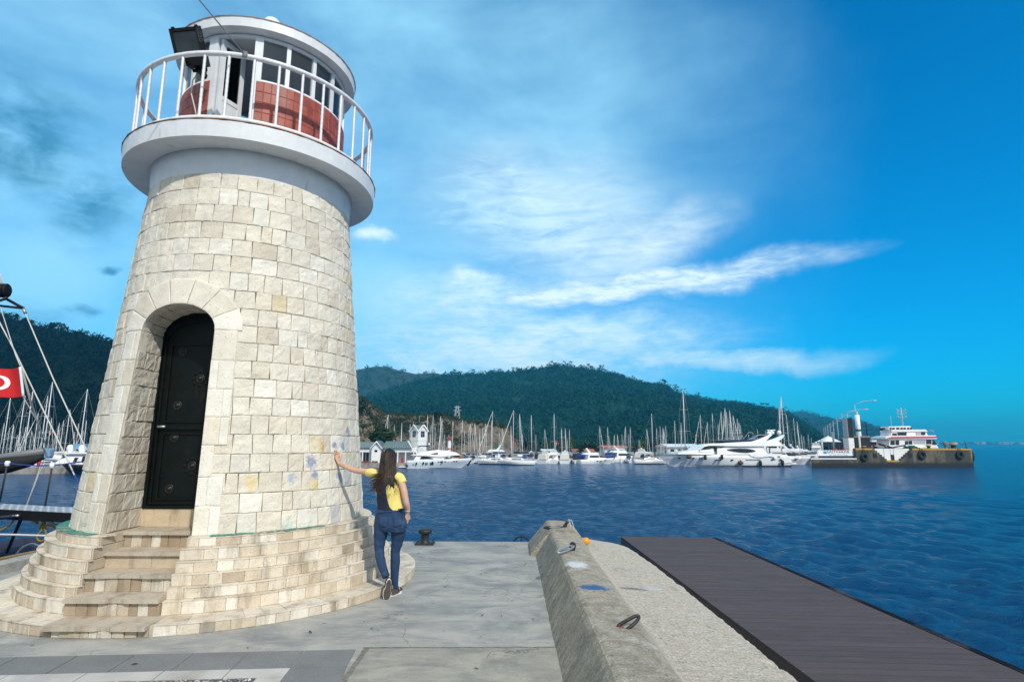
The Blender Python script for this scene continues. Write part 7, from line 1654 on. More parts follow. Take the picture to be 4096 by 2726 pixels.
def forest(name, pts, sizes, cols, kinds, label=None):
    T_ = []; Cc = []
    for p, s, c, k in zip(pts, sizes, cols, kinds):
        base = CR_[k]; a = rng.uniform(0, TAU); ca, sa_ = math.cos(a), math.sin(a); M_ = np.array([[ca, -sa_, 0], [sa_, ca, 0], [0, 0, 1]]); t = base @ M_.T*s+p; T_.append(t); Cc.append(c[None]*rng.uniform(.84, 1.16, (len(t), 1)))
    V = np.concatenate(T_).reshape(-1, 3); C_ = np.concatenate(Cc); F = np.arange(len(V)).reshape(-1, 3); me = bpy.data.meshes.new(name); me.vertices.add(len(V)); me.vertices.foreach_set('co', V.astype(np.float32).ravel()); me.loops.add(len(V)); me.loops.foreach_set('vertex_index', F.ravel()); me.polygons.add(len(F)); me.polygons.foreach_set('loop_start', np.arange(0, len(V), 3)); me.update(calc_edges=True)
    at = me.attributes.new('tint', 'FLOAT_COLOR', 'FACE'); at.data.foreach_set('color', np.concatenate([C_, np.ones((len(C_), 1))], 1).astype(np.float32).ravel()); me.materials.append(leafm); return tag(link(name, me), kind='stuff')
CR_ = [crown_mesh('pine', 32, 1), crown_mesh('pine', 30, 2), crown_mesh('round', 34, 3), crown_mesh('round', 30, 4), crown_mesh('umbrella', 20, 5)]
def hill(name, sky_pts, Yr, Yb, back, m, nx=220, ny=60, rough=.06, zb=WZ-.5, pw=1.3, ext=(0, 0), spur=.10):
    """terrain whose crest passes through surveyed skyline points at distance Yr, running down to the shore at Yb"""
    P = [aty(u, v, Yr) for u, v in sky_pts]; xs = np.array([p.x for p in P]); zs = np.array([p.z for p in P]); x = np.linspace(xs[0]-ext[0], xs[-1]+ext[1], nx)
    top = np.interp(x, xs, zs); 
    if ext[0]: top = np.where(x < xs[0], zs[0]*np.clip(1-(xs[0]-x)/ext[0], 0, 1)**.8, top)
    if ext[1]: top = np.where(x > xs[-1], zs[-1]*np.clip(1-(x-xs[-1])/ext[1], 0, 1)**.8, top)
    t = np.concatenate([np.linspace(0, 1, ny), 1+np.linspace(0, 1, 12)[1:]]); Z = np.zeros((len(t), nx)); Yg = np.zeros_like(Z); Xg = np.zeros_like(Z)
    for j, tt in enumerate(t):
        for i in range(nx):
            if tt <= 1: y = Yb+(Yr-Yb)*tt; f = tt**pw
            else: y = Yr+back*(tt-1); f = 1-(tt-1)**1.6
            L = (Yr-Yb); w = 4*tt*(1-tt) if tt <= 1 else 0
            n1 = mnoise.noise(Vector((x[i]/L*2.2, y/L*1.6, 1.3)))+.5*mnoise.noise(Vector((x[i]/L*5, y/L*5, 3)))+.25*mnoise.noise(Vector((x[i]/L*12, y/L*12, 7)))
            Z[j, i] = zb+(top[i]-zb)*f+w*(top[i]-zb)*(spur*n1*2)+(rough*(top[i]-zb)*.18*mnoise.noise(Vector((x[i]/L*30, y/L*30, 5))) if tt <= 1 else 0)*(1 if tt < .97 else 0); Xg[j, i] = x[i]*(y/Yr if tt <= 1 else 1); Yg[j, i] = y
    V = np.stack([Xg, Yg, Z], -1); ni = len(t); idx = np.arange(ni*nx).reshape(ni, nx); F = np.stack([idx[:-1, :-1], idx[:-1, 1:], idx[1:, 1:], idx[1:, :-1]], -1).reshape(-1, 4)
    me = bpy.data.meshes.new(name); me.from_pydata(V.reshape(-1, 3).tolist(), [], F.tolist()); me.polygons.foreach_set('use_smooth', np.ones(len(F), bool)); me.materials.append(m); me.update(); tag(link(name, me), kind='structure'); return V, ny
def scatter(V, ny, n, smin, smax, base, var, kinds, t0=.02, t1=1.02, clump=0.0, scale=.02, crest=0):
    ni, nx, _ = V.shape; pts = []; ss = []; cc = []; kk = []
    jt = int(ny*t1)
    while len(pts) < n:
        j = rng.uniform(ny*t0, min(ni-2, jt)); i = rng.uniform(0, nx-2); a, b_ = int(j), int(i); fj, fi = j-a, i-b_
        p = V[a, b_]*(1-fj)*(1-fi)+V[a+1, b_]*fj*(1-fi)+V[a, b_+1]*(1-fj)*fi+V[a+1, b_+1]*fj*fi
        q = mnoise.noise(Vector((p[0]*scale, p[1]*scale, 2)))
        if clump and q < clump and rng.random() < .8: continue
        s = rng.uniform(smin, smax)*(.62+.38*min(1, j/(ny*.45))); pts.append(p-np.array([0, 0, s*.36])); ss.append(s); g = 1+.38*q+rng.normal(0, .10); cc.append(np.clip(np.array(base)*g+np.array([.02, .008, -.004])*max(0, rng.normal(0, 1))*var, .004, .3)); kk.append(int(rng.choice(kinds)))
    return pts, ss, cc, kk
def zR(x, y): return (1380+x*2220/2356, 1300+y*500/531)
big = [zR(*p) for p in [(-60, 350), (60, 320), (150, 290), (240, 258), (330, 235), (430, 214), (540, 209), (600, 208), (640, 198), (700, 206), (730, 194), (800, 189), (850, 182), (920, 171), (1000, 182), (1100, 197), (1190, 222), (1250, 241), (1300, 253), (1350, 254), (1390, 274), (1420, 294), (1500, 310), (1600, 327), (1700, 338), (1750, 348), (1840, 364), (1900, 388), (1960, 423), (2000, 452), (2022, 480)]]
hm = hillmat('wooded_hillside', (.008, .036, .024), (.014, .050, .030), (.20, .15, .10), (.70, .82))
Vb, nyb = hill('hill', big, 640, 190, 300, hm, 260, 80, ext=(60, 30))
forest('forest', *scatter(Vb, nyb, 13000, 4, 7.5, (.009, .046, .030), .10, [0, 0, 1, 2, 3], .03))
cs_ = scatter(Vb, nyb, 70, 7, 12, (.020, .050, .022), .3, [0, 1, 4, 4], .96, 1.0); forest('forest', *cs_)
Vl, nyl = hill('hill', [zR(*p) for p in [(-40, 215), (40, 191), (90, 182), (130, 175), (180, 177), (220, 190), (300, 207), (380, 202), (437, 215), (500, 235), (600, 290)]], 900, 640, 300, hillmat('bare_hillside', (.020, .036, .022), (.045, .044, .030), (.10, .075, .055), (.58, .75)), 90, 50, ext=(150, 60))
forest('forest', *scatter(Vl, nyl, 1500, 6, 11, (.026, .046, .018), .6, [0, 2, 3], .1, 1.0))
Vf, nyf = hill('hill', [zR(*p) for p in [(1780, 420), (1870, 371), (1920, 371), (1970, 373), (2050, 396), (2110, 410), (2200, 440), (2300, 480)]], 1500, 1100, 300, hm, 80, 40, ext=(60, 60)); forest('forest', *scatter(Vf, nyf, 1400, 9, 16, (.024, .046, .015), .5, [0, 2, 3], .1, 1.0))
Vg, nyg = hill('hill', [zR(*p) for p in [(1930, 470), (1990, 412), (2030, 394), (2080, 406), (2110, 414), (2150, 404), (2180, 402), (2230, 426), (2290, 452), (2350, 490)]], 1150, 850, 250, hillmat('rocky_hillside', (.018, .030, .012), (.040, .055, .020), (.34, .27, .2), (.6, .68)), 80, 40, ext=(40, 40)); forest('forest', *scatter(Vg, nyg, 1300, 8, 13, (.024, .046, .015), .5, [0, 2, 3], .1, 1.0))
Vq, nyq = hill('hill', [zE(*p) for p in [(740, 470), (770, 410), (830, 408), (900, 430), (980, 455), (1080, 490), (1200, 560), (1330, 640)]], 1700, 1300, 300, hm, 60, 36, ext=(120, 60)); forest('forest', *scatter(Vq, nyq, 1000, 10, 16, (.024, .046, .015), .5, [0, 2, 3], .1, 1.0))
# hill on the far left, shade put into its ground and leaf colours
def zl2(x, y): return (x*600/784, 1050+y*1200/1568)
ldk = [(-700, 1330), (-500, 1240), (-300, 1225), (-120, 1245), (0, 1258), (60, 1262), (120, 1278), (200, 1280), (300, 1291), (400, 1299), (470, 1311), (540, 1314), (620, 1316), (700, 1330), (850, 1345), (980, 1390), (1100, 1470), (1250, 1560), (1400, 1625), (1500, 1650)]
lpx = [(u*300/941 if i > 3 and i < 14 else u*.32, v) for i, (u, v) in enumerate(ldk)]
lpx = [(-420, 1300), (-250, 1235), (-120, 1245), (0, 1264), (20, 1262), (60, 1280), (110, 1290), (140, 1305), (165, 1312), (200, 1316), (270, 1325), (340, 1336), (400, 1360), (444, 1380), (520, 1420), (620, 1480), (760, 1545), (900, 1590), (1100, 1640), (1300, 1660)]
Vk, nyk = hill('hill', lpx, 230, 110, 160, hillmat('shaded_wooded_hillside', (.003, .006, .003), (.005, .009, .005)), 200, 70, ext=(40, 20), spur=.06); forest('forest', *scatter(Vk, nyk, 5200, 2.6, 5.2, (.0035, .008, .0045), .05, [0, 0, 1, 2, 3], .03, 1.0, scale=.05))
# low wooded ridge with the quarried cliff
lowp = [(1300, 1640), (1380, 1590), (1420, 1585), (1450, 1592), (1490, 1625), (1530, 1655), (1600, 1662), (1660, 1664), (1720, 1660), (1770, 1660), (1830, 1674), (1900, 1690), (1960, 1698), (2000, 1700), (2025, 1702), (2040, 1720), (2062, 1748), (2085, 1785)]
cliff_m = bpy.data.materials.new('quarried_earth'); cliff_m.use_nodes = True; nt = cliff_m.node_tree; b = nt.nodes['Principled BSDF']; b.inputs['Roughness'].default_value = .95; co = nt.nodes.new('ShaderNodeTexCoord').outputs['Object']; c = mixc(nt, (.24, .17, .115), (.13, .11, .07), ramp(nt, noi(nt, co, .12, 7, .7, (1, 1, 2)), [(.35, 0.0), (.65, 1.0)])); c = mixc(nt, c, (.34, .27, .2), ramp(nt, noi(nt, co, .3, 6, .7, (1, 1, .5)), [(.55, 0.0), (.75, .8)])); c = mixc(nt, c, (.05, .065, .03), ramp(nt, noi(nt, co, .22, 5, .7), [(.57, 0.0), (.64, .9)])); nt.links.new(c, b.inputs['Base Color'])
nt.links.new(nd(nt, 'ShaderNodeBump', Strength=1.0, Distance=1.2).outputs[0], b.inputs['Normal']); nt.links.new(noi(nt, co, .5, 7, .7), [n for n in nt.nodes if n.type == 'BUMP'][0].inputs['Height'])
Vc, nyc = hill('cliff', lowp, 165, 138, 60, cliff_m, 150, 50, rough=.5, pw=.62, ext=(30, 2), spur=.10)
pts, ss, cc, kk = scatter(Vc, nyc, 4200, .9, 2.1, (.036, .050, .020), 1.0, [2, 3, 0], .02, 1.25, scale=.12)
keep = [i for i in range(len(pts)) if not (pts[i][0]/pts[i][1] > (1850+60*mnoise.noise(Vector((pts[i][2]*.3, 0, 0)))-2048)/FPX and pts[i][1] < 161.5) or rng.random() < .06]
forest('scrub', [pts[i] for i in keep], [ss[i] for i in keep], [cc[i] for i in keep], [kk[i] for i in keep])
# shore land under the trees
mb = MB(); mb.prism([(aty(1240, 1800, 112).x, 121), (aty(2100, 1800, 118).x, 121), (aty(2760, 1800, 124).x, 124), (aty(3240, 1800, 170).x, 170), (aty(3300, 1800, 260).x, 262), (aty(1240, 1800, 112).x, 262)], WZ-2, WZ+.55, 'z'); tag(mb.build('shore', quay_stone), kind='structure')
# ---------------------------------------------------------------- trees
def tree(name, label, P, h, w, kind, col, group=None, n=520, dense=1.0):
    t = thing(name, label, 'tree', P, random.uniform(0, 6), group); mb = MB()
    tr = h*.05; mb.tube([(0, 0, -.5), (.02*h, 0, h*.3), (0, .015*h, h*.62)], [tr, tr*.75, tr*.35], 8)
    for k in range(6): a = random.uniform(0, TAU); z = h*random.uniform(.25, .5); mb.tube([(0, 0, z), (math.cos(a)*w*.25, math.sin(a)*w*.25, z+h*.14)], [tr*.4, tr*.15], 5)
    mb.build('trunk', trunk_mat, t)
    mb = MB(); cl = []
    for k in range(26):
        if kind == 'round': v = Vector((random.gauss(0, 1), random.gauss(0, 1), random.gauss(0, 1))).normalized()*random.uniform(.45, .95); c = Vector((v.x*w*.42, v.y*w*.42, h*.58+v.z*h*.34)); r = w*random.uniform(.11, .19)
        elif kind == 'cypress': z = random.uniform(.08, .97); q = w*.42*min(1, (1-z)*2.2+.08)*min(1, z*5); a = random.uniform(0, TAU); c = Vector((math.cos(a)*q*.5, math.sin(a)*q*.5, h*z)); r = w*.22*max(.35, 1-z)
        elif kind == 'umbrella': a = random.uniform(0, TAU); q = w*.45*math.sqrt(random.random()); c = Vector((math.cos(a)*q, math.sin(a)*q, h*(.8+random.uniform(-.06, .12)))); r = w*random.uniform(.10, .17)
        else: z = random.uniform(.22, .97); q = w*.5*(1.05-z)*random.uniform(.3, 1); a = random.uniform(0, TAU); c = Vector((math.cos(a)*q, math.sin(a)*q, h*z)); r = w*random.uniform(.10, .18)
        cl.append((c, r, random.uniform(.7, 1.35)))
    for k in range(n):
        c, r, g = random.choice(cl); v = Vector((random.gauss(0, 1), random.gauss(0, 1), random.gauss(0, .8))); v = v.normalized()*r*random.uniform(.4, 1.1)
        p = c+v; g2 = g*random.uniform(.7, 1.3); mb.col = (col[0]*g2, col[1]*g2, col[2]*g2); s = r*random.uniform(.25, .45); a_ = Vector((random.gauss(0, 1), random.gauss(0, 1), random.gauss(0, 1))).normalized(); b_ = a_.orthogonal().normalized()
        mb.add([p+a_*s, p+b_*s*.8, p-a_*s, p-b_*s*.8], [(0, 1, 2, 3)])
    mb.build('crown', leafm, t, fix=False); return t
tg_ = 'trees on the shore behind the pontoon'
def shore_tree(u, vt, wpx, Y, kind, col, label, n=420):
    z = aty(u, vt, Y); h = z.z-(WZ+.5); tree('shore_tree' if kind != 'cypress' else 'cypress_tree', label, (z.x, z.y, WZ+.5), h, wpx/FPX*Y, kind, col, tg_, n)
dk_, md_, br_ = (.014, .030, .011), (.026, .050, .016), (.05, .085, .02)
for u, vt, w, Y, k, c, lb in [(2146, 1738, 26, 140, 'cypress', dk_, 'narrow dark cypress at the foot of the cliff'), (2110, 1752, 60, 142, 'round', dk_, 'dark tree at the cliff foot next to the thick mast'), (2185, 1755, 50, 145, 'round', md_, 'green tree right of the cypress'), (2235, 1752, 60, 147, 'round', dk_, 'dark tree behind the white office'), (2290, 1748, 50, 140, 'pine', br_, 'yellowish green tree before the row of dark trees'), (2318, 1772, 46, 134, 'round', dk_, 'low round dark tree next to the little gable hut'), (2345, 1757, 60, 150, 'round', md_, 'mid green tree behind the little gable hut'), (2372, 1770, 52, 136, 'round', dk_, 'round dark tree over the small red hut'), (2405, 1764, 50, 146, 'round', md_, 'green tree left of the long red clubhouse roof'), (2444, 1760, 56, 150, 'round', dk_, 'dark tree behind the long red roof, its near half'), (2482, 1762, 48, 152, 'round', md_, 'green tree behind the long red roof, beyond its chimney'), (2535, 1756, 62, 140, 'round', dk_, 'dark broad tree right of the red clubhouse'), (2572, 1756, 60, 143, 'round', br_, 'bright green broad tree beside the thick furled mast'), (2618, 1752, 66, 142, 'round', dk_, 'dark broad tree behind the tall thin mast'), (2655, 1758, 48, 146, 'round', md_, 'green tree left of the leaning thick mast'), (2688, 1750, 70, 142, 'round', dk_, 'large dark tree over the bow of the long yacht'), (2800, 1752, 90, 140, 'round', md_, 'green tree under the little red flag'), (2852, 1735, 80, 138, 'round', br_, 'bright green tree beneath the dense row of masts')]: shore_tree(u, vt, w, Y, k, c, lb)
# trees round the harbour houses and on the ridge
z = aty(1535, 1688, 92); tree('pine_tree', 'big dark green pine standing behind the green roofed houses', (z.x, z.y, WZ+1.1), aty(1535, 1690, 92).z-WZ-1, 110/FPX*92, 'round', (.020, .042, .012), None, 1500)
for u, vt, Y, w, lb in ((1752, 1640, 160, 30, 'dark round tree on the crest of the low ridge behind the masts'), (2000, 1690, 160, 34, 'dark bushy tree on top of the quarried cliff'), (1795, 1662, 162, 22, 'small dark tree on the ridge to the right of the round one'), (1905, 1682, 162, 26, 'small dark tree on the ridge left of the cliff'), (1440, 1588, 150, 60, 'tall dark pine rising against the lighthouse edge')):
    z = aty(u, vt, Y); zb2 = z.z-w*1.4/FPX*Y; tree('ridge_tree', lb, (z.x, z.y, zb2), z.z-zb2, w*1.3/FPX*Y, 'round', (.014, .03, .010), 'trees on the low ridge', 420)
def zl3(x, y): return (x*300/941, 1000+y*500/1568)
for x, yt, yb, w, lb in ((710, 915, 1025, 170, 'spreading umbrella pine on the crest of the dark hill'), (610, 935, 1010, 110, 'smaller umbrella pine left of the spreading one on the dark hill'), (810, 958, 1020, 80, 'small pine right of the spreading one on the dark hill'), (55, 798, 880, 130, 'umbrella pine on the crest over the hoist spreader')):
    p = aty(*zl3(x, yb+30), 225); q = aty(*zl3(x, yt), 225); tree('umbrella_pine', lb, p, q.z-p.z, w*300/941/FPX*225, 'umbrella', (.012, .022, .009), 'pines on the crest of the dark hill', 380)
# far shore and town along the horizon
P0 = onz(3560, 1779, WZ); mb = MB(); fy = 2600; xl, xr = aty(3540, 1770, fy).x, aty(4300, 1770, fy).x; mb.prism([(xl, fy), (xr, fy), (xr, fy+400), (xl, fy+400)], WZ-1, WZ+3, 'z'); tag(mb.build('shore', hm), kind='structure')
mb = MB()
for k in range(260):
    x = random.uniform(xl+40, xr-20); w = random.uniform(4, 16); h = random.uniform(4, 13); y = fy+random.uniform(5, 200); k_ = random.uniform(.5, .8); mb.col = random.choice([(k_, k_, k_*.97), (.5, .35, .28), (.05, .09, .04), (.06, .10, .05)]); mb.box(x, x+w, y, y+12, WZ, WZ+3+h)
tag(mb.build('town', leafm), kind='stuff')
# haze lying over the bay
hz = bpy.data.materials.new('sea_haze'); hz.use_nodes = True; nt = hz.node_tree; nt.nodes.clear(); o_ = nt.nodes.new('ShaderNodeOutputMaterial'); pv = nt.nodes.new('ShaderNodeVolumePrincipled'); nt.links.new(pv.outputs[0], o_.inputs['Volume'])
pv.inputs['Color'].default_value = (.045, .50, .85, 1); pv.inputs['Density'].default_value = .00042; pv.inputs['Anisotropy'].default_value = .0
mb = MB(); mb.box(-3200, 3200, -500, 6600, WZ-3, 128); o = mb.build('haze', hz); tag(o, kind='stuff')
# ---------------------------------------------------------------- across the water on the left
random.seed(31)
def zL(x, y): return (x*450/1411, 1400+y*500/1568)
def zM(x, y): return (x*350/1372, 1850+y*400/1568)
lq = VPlane(onz(-160, 1897, WZ), onz(262, 1894, WZ)); z1 = lq.sz(100, 1868)[1]
mb = MB(); mb.box(-8, lq.L+1, 0, 40, -2, z1); o = mb.build('quay_wall', quay_stone); o.location = (lq.P0.x, lq.P0.y, WZ); o.rotation_euler = (0, 0, lq.ang); tag(o, 'pale concrete quay across the water left of the lighthouse', 'quay')
mb = MB(); mb.box(-8, lq.L+1, -.04, 39, z1, z1+.08); pass
p0, p1 = lq.sz(*zL(455, 1442), 2), lq.sz(*zL(520, 1376), 2); t = thing('fuel_tank', 'red tank with white end standing on the far quay', 'tank', lq.P0+lq.d*p0[0]+lq.n*2+Vector((0, 0, WZ+z1)), lq.ang); w = p1[0]-p0[0]; h = p1[1]-z1; mb = MB(); mb.lathe([(.001, 0), (w*.42, 0), (w*.42, h), (.001, h*1.03)], 16, (w*.58, 0, 0)); mb.build('drum', red_paint, t); mb = MB(); mb.box(-.02, w*.24, -.2, .2, 0, h*.95); mb.build('end_plate', boat_white, t)
# navy gulet with white upper works beyond the lighthouse edge
_g = onz(*zM(985, 200), WZ); gv = VPlane(_g, _g+Vector((9, 2.0, 0))); gu = thing('motor_yacht', 'navy hulled yacht with white upper works and two white domes across the water', 'yacht', (gv.P0.x, gv.P0.y, WZ), gv.ang)
TG = lambda pts, off=0.0, conv=zL: [gv.sz(*conv(x, y), off) for x, y in pts]
(sb, zb) = gv.sz(*zM(835, 45)); BM = 3.6; mb = MB(); hull_loft(mb, sb, sb+14, zb, zb-.3, 0, sb+13.6, BM, BM/2, 24, stern=.9, fine=2.2, sheer=.15); hb = mb.build('hull', navy, gu)
mb = MB(); pts = []
for i in range(25):
    t_ = (i/24)**1.25; w_ = max(.012, 1-(1-min(1, t_/.55))**2.2); pts.append((sb+14*t_, BM/2-w_*BM/2-.015, zb-.3*t_-.15*math.sin(PI*t_)+.05))
mb.tube(pts, .05, 6); mb.tube([(x, BM-y, z) for x, y, z in pts], .05, 6); mb.build('gunwale', wood, hb)
cab_ = TG([(690, 1425), (720, 1390), (820, 1345), (860, 1300), (1150, 1290), (1150, 1425)], .6); mb = MB(); mb.taper_prism(cab_, BM*.38, BM*.32, cab_[0][1], cab_[3][1], BM/2); cb = mb.build('deckhouse', boat_white, gu, bevel=.04)
for pts in ([(900, 1410), (930, 1345), (965, 1345), (940, 1410)], [(1010, 1400), (1030, 1330), (1150, 1325), (1150, 1400)]): mb = MB(); mb.prism(TG(pts, .2), .34, .6, 'y'); mb.build('window', dark_glass, cb)
rf_ = TG([(785, 1292), (800, 1280), (1160, 1276), (1160, 1300), (800, 1302)], .4); mb = MB(); mb.taper_prism(rf_, BM*.42, BM*.42, 0, 5, BM/2); mb.build('roof_deck', boat_white, gu, bevel=.03)
for x in (885, 1035): s_, z_ = gv.sz(*zL(x, 1228), 1.5); mb = MB(); mb.smooth = True; mb.lathe([(.001, .40), (.24, .34), (.36, .1), (.36, -.15), (.25, -.38), (.2, -.5), (.001, -.5)], 16, (s_, 1.5, z_)); mb.build('radome', boat_white, gu)
mb = MB(); mb.taper_prism(TG([(925, 1240), (925, 1175), (1080, 1172), (1080, 1240)], 1.5), .5, .5, 0, 9, BM/2); mb.build('bridge_screen', mat('pale_blue_screen', (.16, .32, .5), .4), gu)
mb = MB()
for k in range(8): a_, b_ = gv.sz(*zL(690+k*60, 1400-.0*k), .2); mb.tube([(a_, .2, b_-.5), (a_, .2, b_+.1)], .02, 4)
mb.build('rail', steel, gu)
mb = MB(); s_, z_ = gv.sz(*zL(690, 1350), 1.2); mb.smooth = True; mb.tube([(s_-.9, 1.2, z_-.05), (s_-.3, 1.2, z_), (s_+.6, 1.2, z_)], [.22, .33, .30], 12); o = mb.build('life_raft', boat_white); o.location = gu.location; o.rotation_euler = gu.rotation_euler; tag(o, 'white life raft canister on the foredeck of the navy yacht', 'life raft')
# ---------------------------------------------------------------- stern gear of the big sailing boat moored beside the quay
YG = 10.0
gw = thing('gangway', 'grey perforated metal gangway reaching the quay behind the lighthouse steps', 'gangway')
a = aty(*zM(-420, 700), YG); b_ = aty(*zM(1135, 780), YG); ext_ = (b_-a).normalized()*1.1; b2 = b_+ext_; wv_ = Vector((0, .62, .0)); dn = Vector((0, 0, -.15))
perf = bpy.data.materials.new('perforated_alloy'); perf.use_nodes = True; nt = perf.node_tree; b = nt.nodes['Principled BSDF']; b.inputs['Roughness'].default_value = .5; b.inputs['Metallic'].default_value = .3; co = nt.nodes.new('ShaderNodeTexCoord').outputs['Object']
bk = nt.nodes.new('ShaderNodeTexBrick'); bk.inputs['Scale'].default_value = 1.0; bk.inputs['Mortar Size'].default_value = .022; bk.inputs['Mortar Smooth'].default_value = .2; bk.inputs['Brick Width'].default_value = .13; bk.inputs['Row Height'].default_value = .085; bk.inputs['Color1'].default_value = bk.inputs['Color2'].default_value = (.16, .16, .17, 1); bk.inputs['Mortar'].default_value = (.62, .61, .62, 1); nt.links.new(co, bk.inputs['Vector']); nt.links.new(bk.outputs['Color'], b.inputs['Base Color'])
GE = b2.copy()
mb = MB(); mb.add([a, b2, b2+wv_, a+wv_, a+dn*.2, b2+dn*.2, b2+wv_+dn*.2, a+wv_+dn*.2], [(0,1,2,3),(7,6,5,4),(0,4,5,1),(1,5,6,2),(2,6,7,3),(3,7,4,0)]); mb.build('tread', perf, gw)
mb = MB()
for o_y in (-.05, .62): q = Vector((0, o_y, -.004)); mb.add([a+q, b2+q, b2+q+Vector((0, .05, 0)), a+q+Vector((0, .05, 0)), a+q+dn, b2+q+dn, b2+q+Vector((0, .05, 0))+dn, a+q+Vector((0, .05, 0))+dn], [(0,1,2,3),(7,6,5,4),(0,4,5,1),(1,5,6,2),(2,6,7,3),(3,7,4,0)])
mb.build('side_beam', black_metal, gw)
for (tx, ty), (bx, by) in (((820, 40), (695, 740)), ((118, 8), (-6, 612))):
    p, q = aty(*zM(bx, by), YG+.6), aty(*zM(tx, ty), YG+.6); mb = MB(); mb.tube([q, p], .015, 8); st_ = mb.build('stanchion', iron, gw); mb = MB(); mb.smooth = True; mb.lathe([(.001, .045), (.035, .04), (.045, .0), (.035, -.045), (.025, -.05)], 10, tuple(q)); mb.build('stanchion_cap', boat_white, st_)
mb = MB(); pts = [aty(*zM(x, y), YG+.6) for x, y in ((-200, 10), (118, 8), (300, 28), (500, 42), (680, 44), (820, 38), (1000, 20), (1280, -20))]; mb.tube(spl(pts, 4), .012, 6); mb.build('hand_rope', rope_blue, gw)
for x0, y0, x1, y1 in ((190, 700, 960, 1010), (430, 872, 900, 1050)):
    mb = MB(); mb.tube([aty(*zM(x0, y0), YG+.75), aty(*zM(x1, y1), YG+.35), aty(*zM(x1+120, y1+50), YG+.3)], .028, 8); mb.build('strut', alloy, gw)
mb = MB(); mb.tube([aty(*zM(x, y), YG-.12) for x, y in ((-150, 868), (180, 845), (235, 832))], .035, 8); mb.build('ram', navy, gw); mb = MB(); mb.tube([aty(*zM(x, y), YG-.12) for x, y in ((230, 832), (295, 826))], .02, 8); mb.build('ram_rod', steel, gw)
ro = mb = MB(); pts = [aty(*zM(x, y), YG+.1) for x, y in ((380, 868), (470, 880), (540, 915), (600, 945), (560, 905), (640, 900), (700, 940), (680, 985), (640, 1080), (590, 1130), (585, 1190), (640, 1228), (700, 1200), (728, 1140), (700, 1020), (680, 930), (640, 990), (620, 1030), (720, 985), (800, 975), (860, 1010), (920, 1005))]; mb.tube(spl(pts, 4), .016, 6); tag(mb.build('yellow_rope', rope_yellow), 'looped yellow rope hanging under the grey gangway', 'rope')
mb = MB(); pts = [aty(*zM(x, y), YG) for x, y in ((230, 850), (200, 920), (110, 1000), (0, 1055), (-120, 1090))]; mb.tube(spl(pts, 4), .014, 6); tag(mb.build('yellow_rope', rope_yellow), 'yellow rope sagging from the ram under the gangway to the boat', 'rope')
mb = MB(); pts = [aty(*zM(x, y), 9.3) for x, y in ((-200, 1112), (0, 1122), (300, 1128), (560, 1136), (780, 1142))]; mb.tube(pts, .016, 6); tag(mb.build('mooring_line', rope_white), 'white twisted mooring line stretched to the quay low under the gangway', 'rope')
mb = MB(); pts = [aty(*zM(x, y), YG+.8+k) for k, (x, y) in enumerate(((335, 865), (230, 1110), (110, 1400)))]; mb.tube(pts, .03, 6); tag(mb.build('dark_line', black_rubber), 'dark hose running from the gangway down into the water', 'line')
mb = MB(); mb.tube([aty(*zM(x, y), 14) for x, y in ((700, 0), (610, 170), (395, 722), (340, 860))], .014, 5); mb.tube([aty(*zM(x, y), 14) for x, y in ((650, 0), (590, 180), (400, 700))], .010, 5); tag(mb.build('sheet_line', rope_white), 'pale pair of sheets dropping from the boom end to the gangway', 'rope')
# inflatable under a dark cover
dp = thing('dinghy', 'dark navy dinghy floating behind the quay kerb under the gangway', 'dinghy'); Yd = 14.5
mb = MB(); pts = [aty(x, y, Yd) for x, y in ((-260, 2205), (-100, 2190), (0, 2192), (60, 2182), (130, 2176), (230, 2172))]; mb.smooth = True
mb.tube([Vector((p.x, p.y, p.z-.42)) for p in pts], [.40, .44, .42, .42, .40, .30], 14); mb.tube([Vector((p.x, p.y+1.5, p.z-.42)) for p in pts], [.40, .44, .42, .42, .40, .30], 14); mb.build('tube', navy_cloth, dp)
mb = MB(); p, q = pts[0], pts[-1]; mb.add([(p.x, p.y, p.z-.3), (q.x, q.y, q.z-.3), (q.x, q.y+1.5, q.z-.3), (p.x, p.y+1.5, p.z-.3)], [(0, 1, 2, 3)]); mb.build('cover', navy_cloth, dp)
mb = MB(); mb.tube(spl([aty(*zM(x, y), Yd-.45) for x, y in ((250, 1440), (330, 1345), (420, 1290), (500, 1268), (560, 1280), (640, 1310))], 4), .022, 6); mb.build('grab_line', rope_white, dp)
mb = MB(); y = 4.0; pts = [(XL+.06, 4+k*.5, .135+.012*math.sin(k)) for k in range(14)]; mb.tube(pts, .018, 6); tag(mb.build('brown_rope', mat('brown_rope', (.32, .21, .09), .9, .3, 20)), 'brown rope lying along the outer edge of the pale quay kerb', 'rope')
# boom with its furled awning
YB = 12.0
bo = thing('boom', 'grey boom with dark furled awning and pale blue end cap over the far quay', 'boom'); a, b_ = aty(*zL(-500, 1412), YB), aty(*zL(592, 1262), YB)
mb = MB(); mb.tube([a, b_], .075, 10, flat=1.0); mb.build('spar', mat('dull_grey_spar', (.17, .18, .19), .5, .1, 4), bo); mb = MB(); d_ = b_-a; mb.smooth = True; mb.tube([a+Vector((0, 0, -.16)), a+d_*.55+Vector((0, 0, -.17)), a+d_*.8+Vector((0, 0, -.15)), a+d_*.97+Vector((0, 0, -.10))], [.16, .17, .12, .05], 10); mb.build('furled_awning', black_rubber, bo)
mb = MB(); c0 = aty(*zL(616, 1290), YB); mb.prism([(c0.x+x*.062, c0.z+z*.10) for x, z in ((-.9, -.8), (-.5, -1), (.5, -1), (1, -.7), (1, .7), (.6, 1), (-.5, 1), (-.95, .8))], YB-.06, YB+.06, 'y'); mb.build('end_cap', mat('pale_blue_cap', (.20, .33, .45), .5), bo, bevel=.015)
